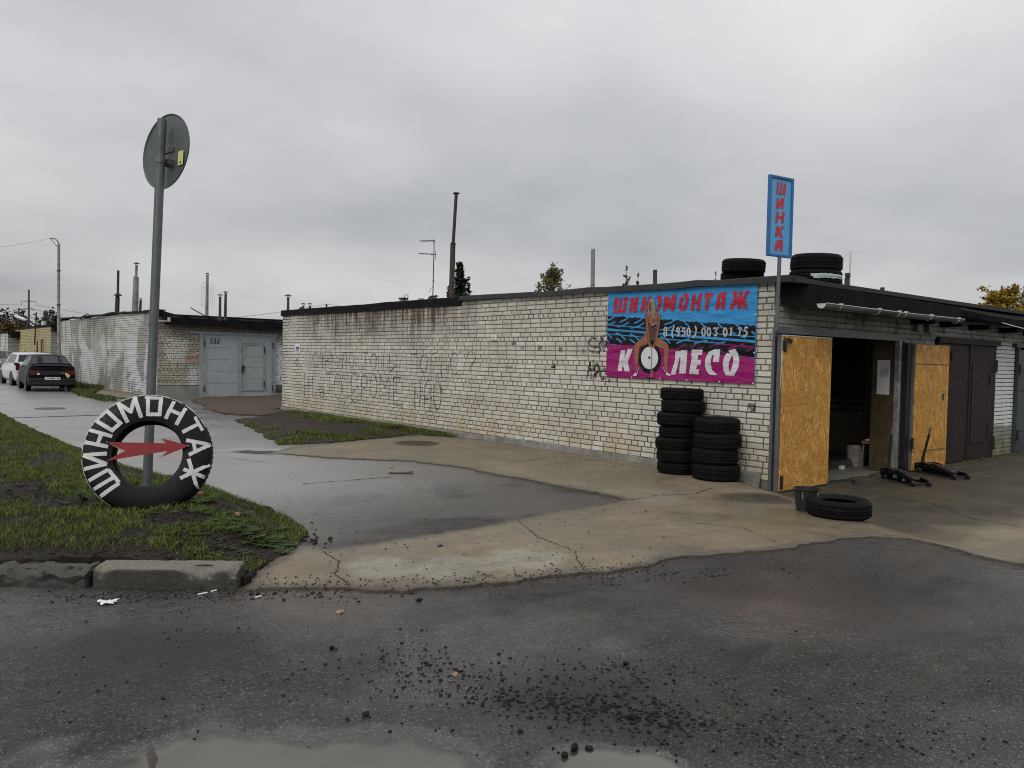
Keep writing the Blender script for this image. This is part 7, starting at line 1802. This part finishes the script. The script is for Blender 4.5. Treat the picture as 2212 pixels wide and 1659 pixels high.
m.cyl(onx(933, 546, X), onx(933, 552, X), .012, n=4); m.cyl(onx(933, 607, X), onx(940, 607, X), .008, n=4); m.tube([onx(927, 632, X), onx(930, 624, X), onx(935, 620, X)], .006, 5); m.build('lower_yagi', 'greysteel', am, True)
chim('tallest chimney pipe, black with a tilted cap, in the middle of the long roof', [(975, 646, 12), (978.5, 526, 11), (979, 525, 7), (985.5, 420, 7)], X1_, 'rust', (7.5, 3), 2.6, extra=collar(979, 526, 6.2, 2, X1_))
chim('plain grey pipe on the roof between the two birch tops', [(1280, 626, 9.5), (1281, 538, 9)], 11.5, 'asbestos', None, 2.6)
chim('short dark pipe with open top above the banner', [(1415, 615, 9), (1415, 583, 9)], 11.8, 'rust', None, 2.6)
chim('jointed pipe with pale elbow behind the taped tyres', [(1829, 628, 10.5), (1829.5, 600, 9.5), (1831, 598, 11), (1831, 590, 11)], 12.2, 'rust', None, 2.6)
q = onx(1836, 600, 12.3); q1 = onx(1837, 543, 12.3); m = MB(); m.cyl(q-Vector((0, 0, .5)), q1, .016, .012, 8); wr0 = q1
m.tube([q1, onx(1843, 560, 12.3), onx(1836, 578, 12.3)], .003, 4); m.cyl(q1, onx(1868, 546, 12.3), .0025, n=4); m.cyl(q1, onx(1818, 562, 12.3), .0025, n=4); o = m.build('wire_mast', 'whitemetal'); tag(o, 'slim pale mast with wires behind the taped tyres', 'mast')
chim('short black pipe, left of the pair on the right roof', [(1906, 645, 9), (1906, 621, 9)], 12.8, 'rust', None, 2.6, group='short pipes on the right roof')
chim('shorter black pipe, right of the pair on the right roof', [(1914, 645, 6), (1914, 630, 6)], 12.9, 'rust', None, 2.6, group='short pipes on the right roof')
chim('thin dark pipe with pale tip on the yellow garage roof', [(40, 720, 3.4), (40.5, 668, 2.6)], 9.5, 'rust', (2.5, 2), 2.7, 'vent_pipe')
chim('white box-like flue on the yellow garage roof', [(94.5, 705, 9), (94.5, 694, 9)], 10.0, 'whitemetal', None, 2.7, 'vent_pipe')
chim('black flue beside the white box-like one', [(101, 705, 4), (101, 691, 4)], 10.1, 'rust', None, 2.7, 'vent_pipe')

# ================================================================== trees
def crownmesh(name, blobs, n, leaf, mat, parent, flatz=.5, world=True):
    V = np.zeros((n, 4, 3)); wts = np.array([b[3]**1.5*b[4]**.5 for b in blobs], float); wts /= wts.sum(); idx = rng.choice(len(blobs), n, p=wts)
    B = np.array([b[:5] for b in blobs])[idx]
    d = rng.normal(size=(n, 3)); d /= np.linalg.norm(d, axis=1)[:, None]; r = np.abs(rng.normal(0, .75, n))
    c = B[:, :3]+d*r[:, None]*np.stack([B[:, 3], B[:, 3], B[:, 4]], 1)
    a = rng.normal(size=(n, 3)); a[:, 2] *= flatz; a /= np.linalg.norm(a, axis=1)[:, None]; b = np.cross(a, rng.normal(size=(n, 3))); b /= np.linalg.norm(b, axis=1)[:, None]
    s = leaf*rng.uniform(.5, 1.3, n)[:, None]
    V[:, 0] = c-a*s; V[:, 1] = c+b*s*.5; V[:, 2] = c+a*s; V[:, 3] = c-b*s*.5
    if parent is not None: V = V-np.array(parent.location)
    me = bpy.data.meshes.new(name); me.vertices.add(4*n); me.vertices.foreach_set('co', V.ravel()); me.loops.add(4*n); me.loops.foreach_set('vertex_index', np.arange(4*n, dtype=np.int32))
    me.polygons.add(n); me.polygons.foreach_set('loop_start', np.arange(0, 4*n, 4, dtype=np.int32)); me.update(calc_edges=True)
    at = me.attributes.new('rnd', 'FLOAT', 'FACE'); sh = np.clip(rng.uniform(0, 1, n)*.6+.4*(vnoise(c[:, 0], c[:, 2]+c[:, 1]*.3, 1.1, 7)), 0, 1); at.data.foreach_set('value', sh)
    me.materials.append(MT[mat]); o = bpy.data.objects.new(name, me); link(o, parent); return o
def at(px, D):   # ground point on column px at camera depth D
    d = ray(px, 770); d = Vector((d.x, d.y, 0)); q = d/(-(RC.transposed() @ d).z); return Vector((q.x*D, q.y*D, 0))
def ztop(px, py, D): r = ray(px, py); return EYE+r.z/(-(RC.transposed() @ r).z)*D
def tree(label, px, ptop, D, wpx, kind, n=2600, leaf=.10, name='tree', nb=16, group='trees beyond the garages', dens=1.0, seed=0):
    rd = random.Random(seed+50); p = at(px, D); zt = ztop(px, ptop, D); w = wpx*D/F*(2.1 if kind in ('spruce', 'birch', 'bare') else 1.25); t = thing(name, label, 'tree', (p.x, p.y, 0), 0, group)
    blobs = []; m = MB(); m.cyl((p.x, p.y, -.3), (p.x, p.y, zt*.55), zt*.016, zt*.009, 8); m.cyl((p.x, p.y, zt*.55), (p.x, p.y, zt*.99), zt*.009, .008, 6)
    if kind == 'spruce':
        h0 = .18*zt; L = 34
        for i in range(L):
            f = (i+rd.uniform(-.3, .3))/(L-1); f = min(1, max(0, f)); z = h0+(zt-h0)*f; rad = (w/2*(1-f)**.8+.02*w)*rd.uniform(.8, 1.15)
            for j in range(7 if f < .85 else 4):
                a = rd.uniform(0, 2*PI); rr = rad*rd.uniform(.55, 1.15)
                for q in np.linspace(.2, 1.0, 6): blobs.append((p.x+math.cos(a)*rr*q, p.y+math.sin(a)*rr*q, z-rr*q*.25+rr*max(0, q-.75)*.5, .05+.10*(1-q)+.02*w, .05+.03*w))
                m.cyl((p.x, p.y, z), (p.x+math.cos(a)*rr, p.y+math.sin(a)*rr, z-rr*.2), .02, .006, 4)
        blobs.append((p.x, p.y, zt, .04, .16))
    else:
        z0 = zt*.28; wide = kind in ('gold', 'rust')
        for i in range(nb*2):
            f = rd.random()**.85; zs_ = z0+(zt-z0)*f*.9
            env = ((1-f)**.6*.95+.10) if not wide else math.sin(PI*min(1, .25+.75*(1-f)))**.8*.95+.06
            a = rd.uniform(0, 2*PI); rr = w/2*env*rd.uniform(.35, 1.05); rise = rr*rd.uniform(.5, 1.5)*(1.2 if not wide else .7)
            pts = []
            for q in np.linspace(0, 1, 7):
                pts.append((p.x+math.cos(a)*rr*q+rd.uniform(-.06, .06)*w*.3, p.y+math.sin(a)*rr*q, min(zt, zs_+rise*(q-.25*q*q))))
            m.tube(pts, [max(.008, .035*(1-q/6)) for q in range(7)], 4)
            for q in range(2, 7):
                s = w*rd.uniform(.018, .045)*(1.5 if wide else 1.0)
                blobs.append((*pts[q], s, s*(1.3 if kind == 'birch' else 1.0)))
        for q in range(4): blobs.append((p.x+rd.uniform(-.02, .02)*w, p.y, zt-w*.05*q, w*.03, w*.05))
    m.build('trunk', 'bark', t, True)
    crownmesh('crown', blobs, int(n*dens), leaf, {'spruce': 'needle', 'birch': 'birchleaf', 'gold': 'goldleaf', 'bare': 'greyleaf', 'rust': 'rustleaf'}[kind], t); return t
tree('dark spruce half hidden behind the tallest chimney pipe', 990, 572, 60, 46, 'spruce', 9000, .16, seed=1)
tree('thin young spruce right of the larger one', 1009, 600, 62, 17, 'spruce', 2200, .10, seed=2)
tree('small spruce tip beside the aerial mast', 938, 640, 64, 12, 'spruce', 1500, .12, seed=3)
tree('spruce tip left of the tallest chimney foot', 967, 620, 66, 14, 'spruce', 2000, .12, seed=33)
tree('birch top with sparse yellow-green leaves left of the plain grey pipe', 1188, 572, 62, 62, 'birch', 6500, .11, nb=46, seed=4)
tree('small birch leaning out left of the bigger birch top', 1160, 610, 63, 24, 'birch', 1600, .11, nb=16, seed=14)
tree('slim birch top above the banner, left of the short dark pipe', 1349, 576, 60, 22, 'birch', 2000, .10, nb=22, seed=5)
tree('smaller slim birch top next to the first above the banner', 1374, 592, 61, 15, 'birch', 1100, .10, nb=12, seed=6)
tree('nearly bare tree top left of the roof tyres', 1541, 588, 55, 20, 'bare', 900, .07, nb=22, seed=7)
tree('bright yellow autumn tree at the right edge beyond the roof', 2158, 622, 75, 74, 'gold', 13000, .17, nb=70, seed=8)
tree('lower yellow tree spilling out at the right picture edge', 2205, 655, 78, 60, 'gold', 7000, .17, nb=40, seed=9)
tree('greyish half bare tree top at the right picture edge', 2206, 620, 85, 34, 'bare', 2600, .10, nb=44, seed=10)
tree('russet tree in front of the dark wood at far left', 25, 702, 135, 46, 'rust', 5200, .32, nb=40, seed=11)
tree('small pale autumn tree above the left end of garage 332', 281, 688, 95, 30, 'birch', 2600, .16, nb=26, seed=12)
tree('small pale tree above the soot-stained wall of garage 332', 365, 690, 95, 28, 'birch', 2200, .16, nb=22, seed=13)
tree('dark green tree right of the far lamp bracket', 122, 685, 120, 30, 'spruce', 3200, .3, seed=15)
tree('young green spruce between pylon and yellow garage', 128, 684, 110, 10, 'spruce', 900, .2, seed=16)
# distant wood as one mass
bl_w = []; m = MB(); rf = random.Random(4)
for i in range(130):
    px = rf.uniform(-420, 330); D = rf.uniform(165, 240); p = at(px, D); h = ztop(px, 0, D)*0+rf.uniform(8.2, 11.6)*(D/200)**.6
    if px > 150: h *= .82
    m.cyl((p.x, p.y, -.5), (p.x, p.y, h*.8), .14, .06, 5)
    con = rf.random() < .5
    for q in range(7): f = q/6; bl_w.append((p.x+rf.uniform(-.8, .8), p.y+rf.uniform(-.8, .8), h*(.25+.72*f), (2.3*(1-f)+.35) if con else 1.9*(1-.5*f), 1.1))
wd = crownmesh('distant_wood', bl_w, 52000, .42, 'forestleaf', None); tag(wd, 'dark wood behind the far garages on the left', kind='stuff')
o = m.build('distant_wood_trunks', 'bark'); o['kind'] = 'stuff'

# ================================================================== pylon and wires
D = 300.0; pb_ = at(62, D); k = D/F; zt = ztop(62, 626, D); py_ = thing('power_pylon', 'distant power line pylon with two wide crossarms', 'pylon', (pb_.x, pb_.y, 0))
m = MB(); m.cyl((pb_.x, pb_.y, -1), (pb_.x, pb_.y, zt), 2.4*k, 1.8*k, 6); m.build('mast', 'rust', py_, True)
def lv(py): return ztop(62, py, D)
for (py, hw, drop) in ((651, 16, 8), (669.5, 26, 9), (687, 14, 6)):
    m = MB(); z = lv(py); c = Vector((pb_.x, pb_.y, z)); m.cyl(c-uR*hw*k, c+uR*hw*k, .55*k, n=5)
    if hw > 20:
        for s in (-1, 1): m.cyl(c+uR*s*12*k, c+Vector((0, 0, 5.5*k)), .7*k, n=5)
    else:
        for s in (-1, 1): m.cyl(c+uR*s*10*k, c+Vector((0, 0, 4*k)), .3*k, n=4)
    m.build('crossarm', 'rust', py_, True)
    for s in (-1, 1): m = MB(); e = c+uR*s*hw*k; m.cyl(e, e-Vector((0, 0, drop*k)), .32*k, n=5); m.build('insulator', 'darkmetal', py_, True)
def wire(label, pts, r, name='overhead_wire', sag=0.0):
    m = MB(); P = []
    for (a, b) in zip(pts[:-1], pts[1:]):
        for i in range(12):
            t = i/12; q = a.lerp(b, t); q.z -= sag*4*t*(1-t); P.append(q)
    P.append(pts[-1]); m.tube(P, r, 4); o = m.build(name, 'darkmetal'); tag(o, label, 'wire', 'overhead wires'); return o
def A3(px, py, D): g_ = at(px, D); return Vector((g_.x, g_.y, ztop(px, py, D)))
wire('overhead wire running left from the curved lamp arm', [A3(-60, 538, 36), top+uL*(18*dpx)+Vector((0, 0, 12*dpx))], .005, sag=.1)
wire('pylon wire running off left from the upper crossarm', [A3(-120, 655, 300), A3(46, 659, 300)], .05)
wire('pylon wire dropping right from the wide crossarm behind the lamp post', [A3(89, 679, 300), A3(330, 700, 240)], .05, sag=.6)
wire('pylon wire dropping right from the upper crossarm', [A3(78, 659, 300), A3(330, 690, 240)], .05, sag=.8)
wire('pylon wire running off left from the wide crossarm', [A3(-120, 683, 300), A3(38, 678, 300)], .05)
wire('thin wire rising towards the small pole above the long wall', [A3(480, 689, 60), A3(705, 657, 70), A3(860, 672, 75)], .012, sag=.1)
g_ = at(704, 70); m = MB(); m.cyl((g_.x, g_.y, 0), (g_.x, g_.y, ztop(704, 656, 70)), .05, n=6); m.cyl(A3(701, 660, 70), A3(708, 660, 70), .03, n=5); o = m.build('wire_pole', 'rust'); tag(o, 'small distant pole with wires above the left part of the long wall', 'pole')
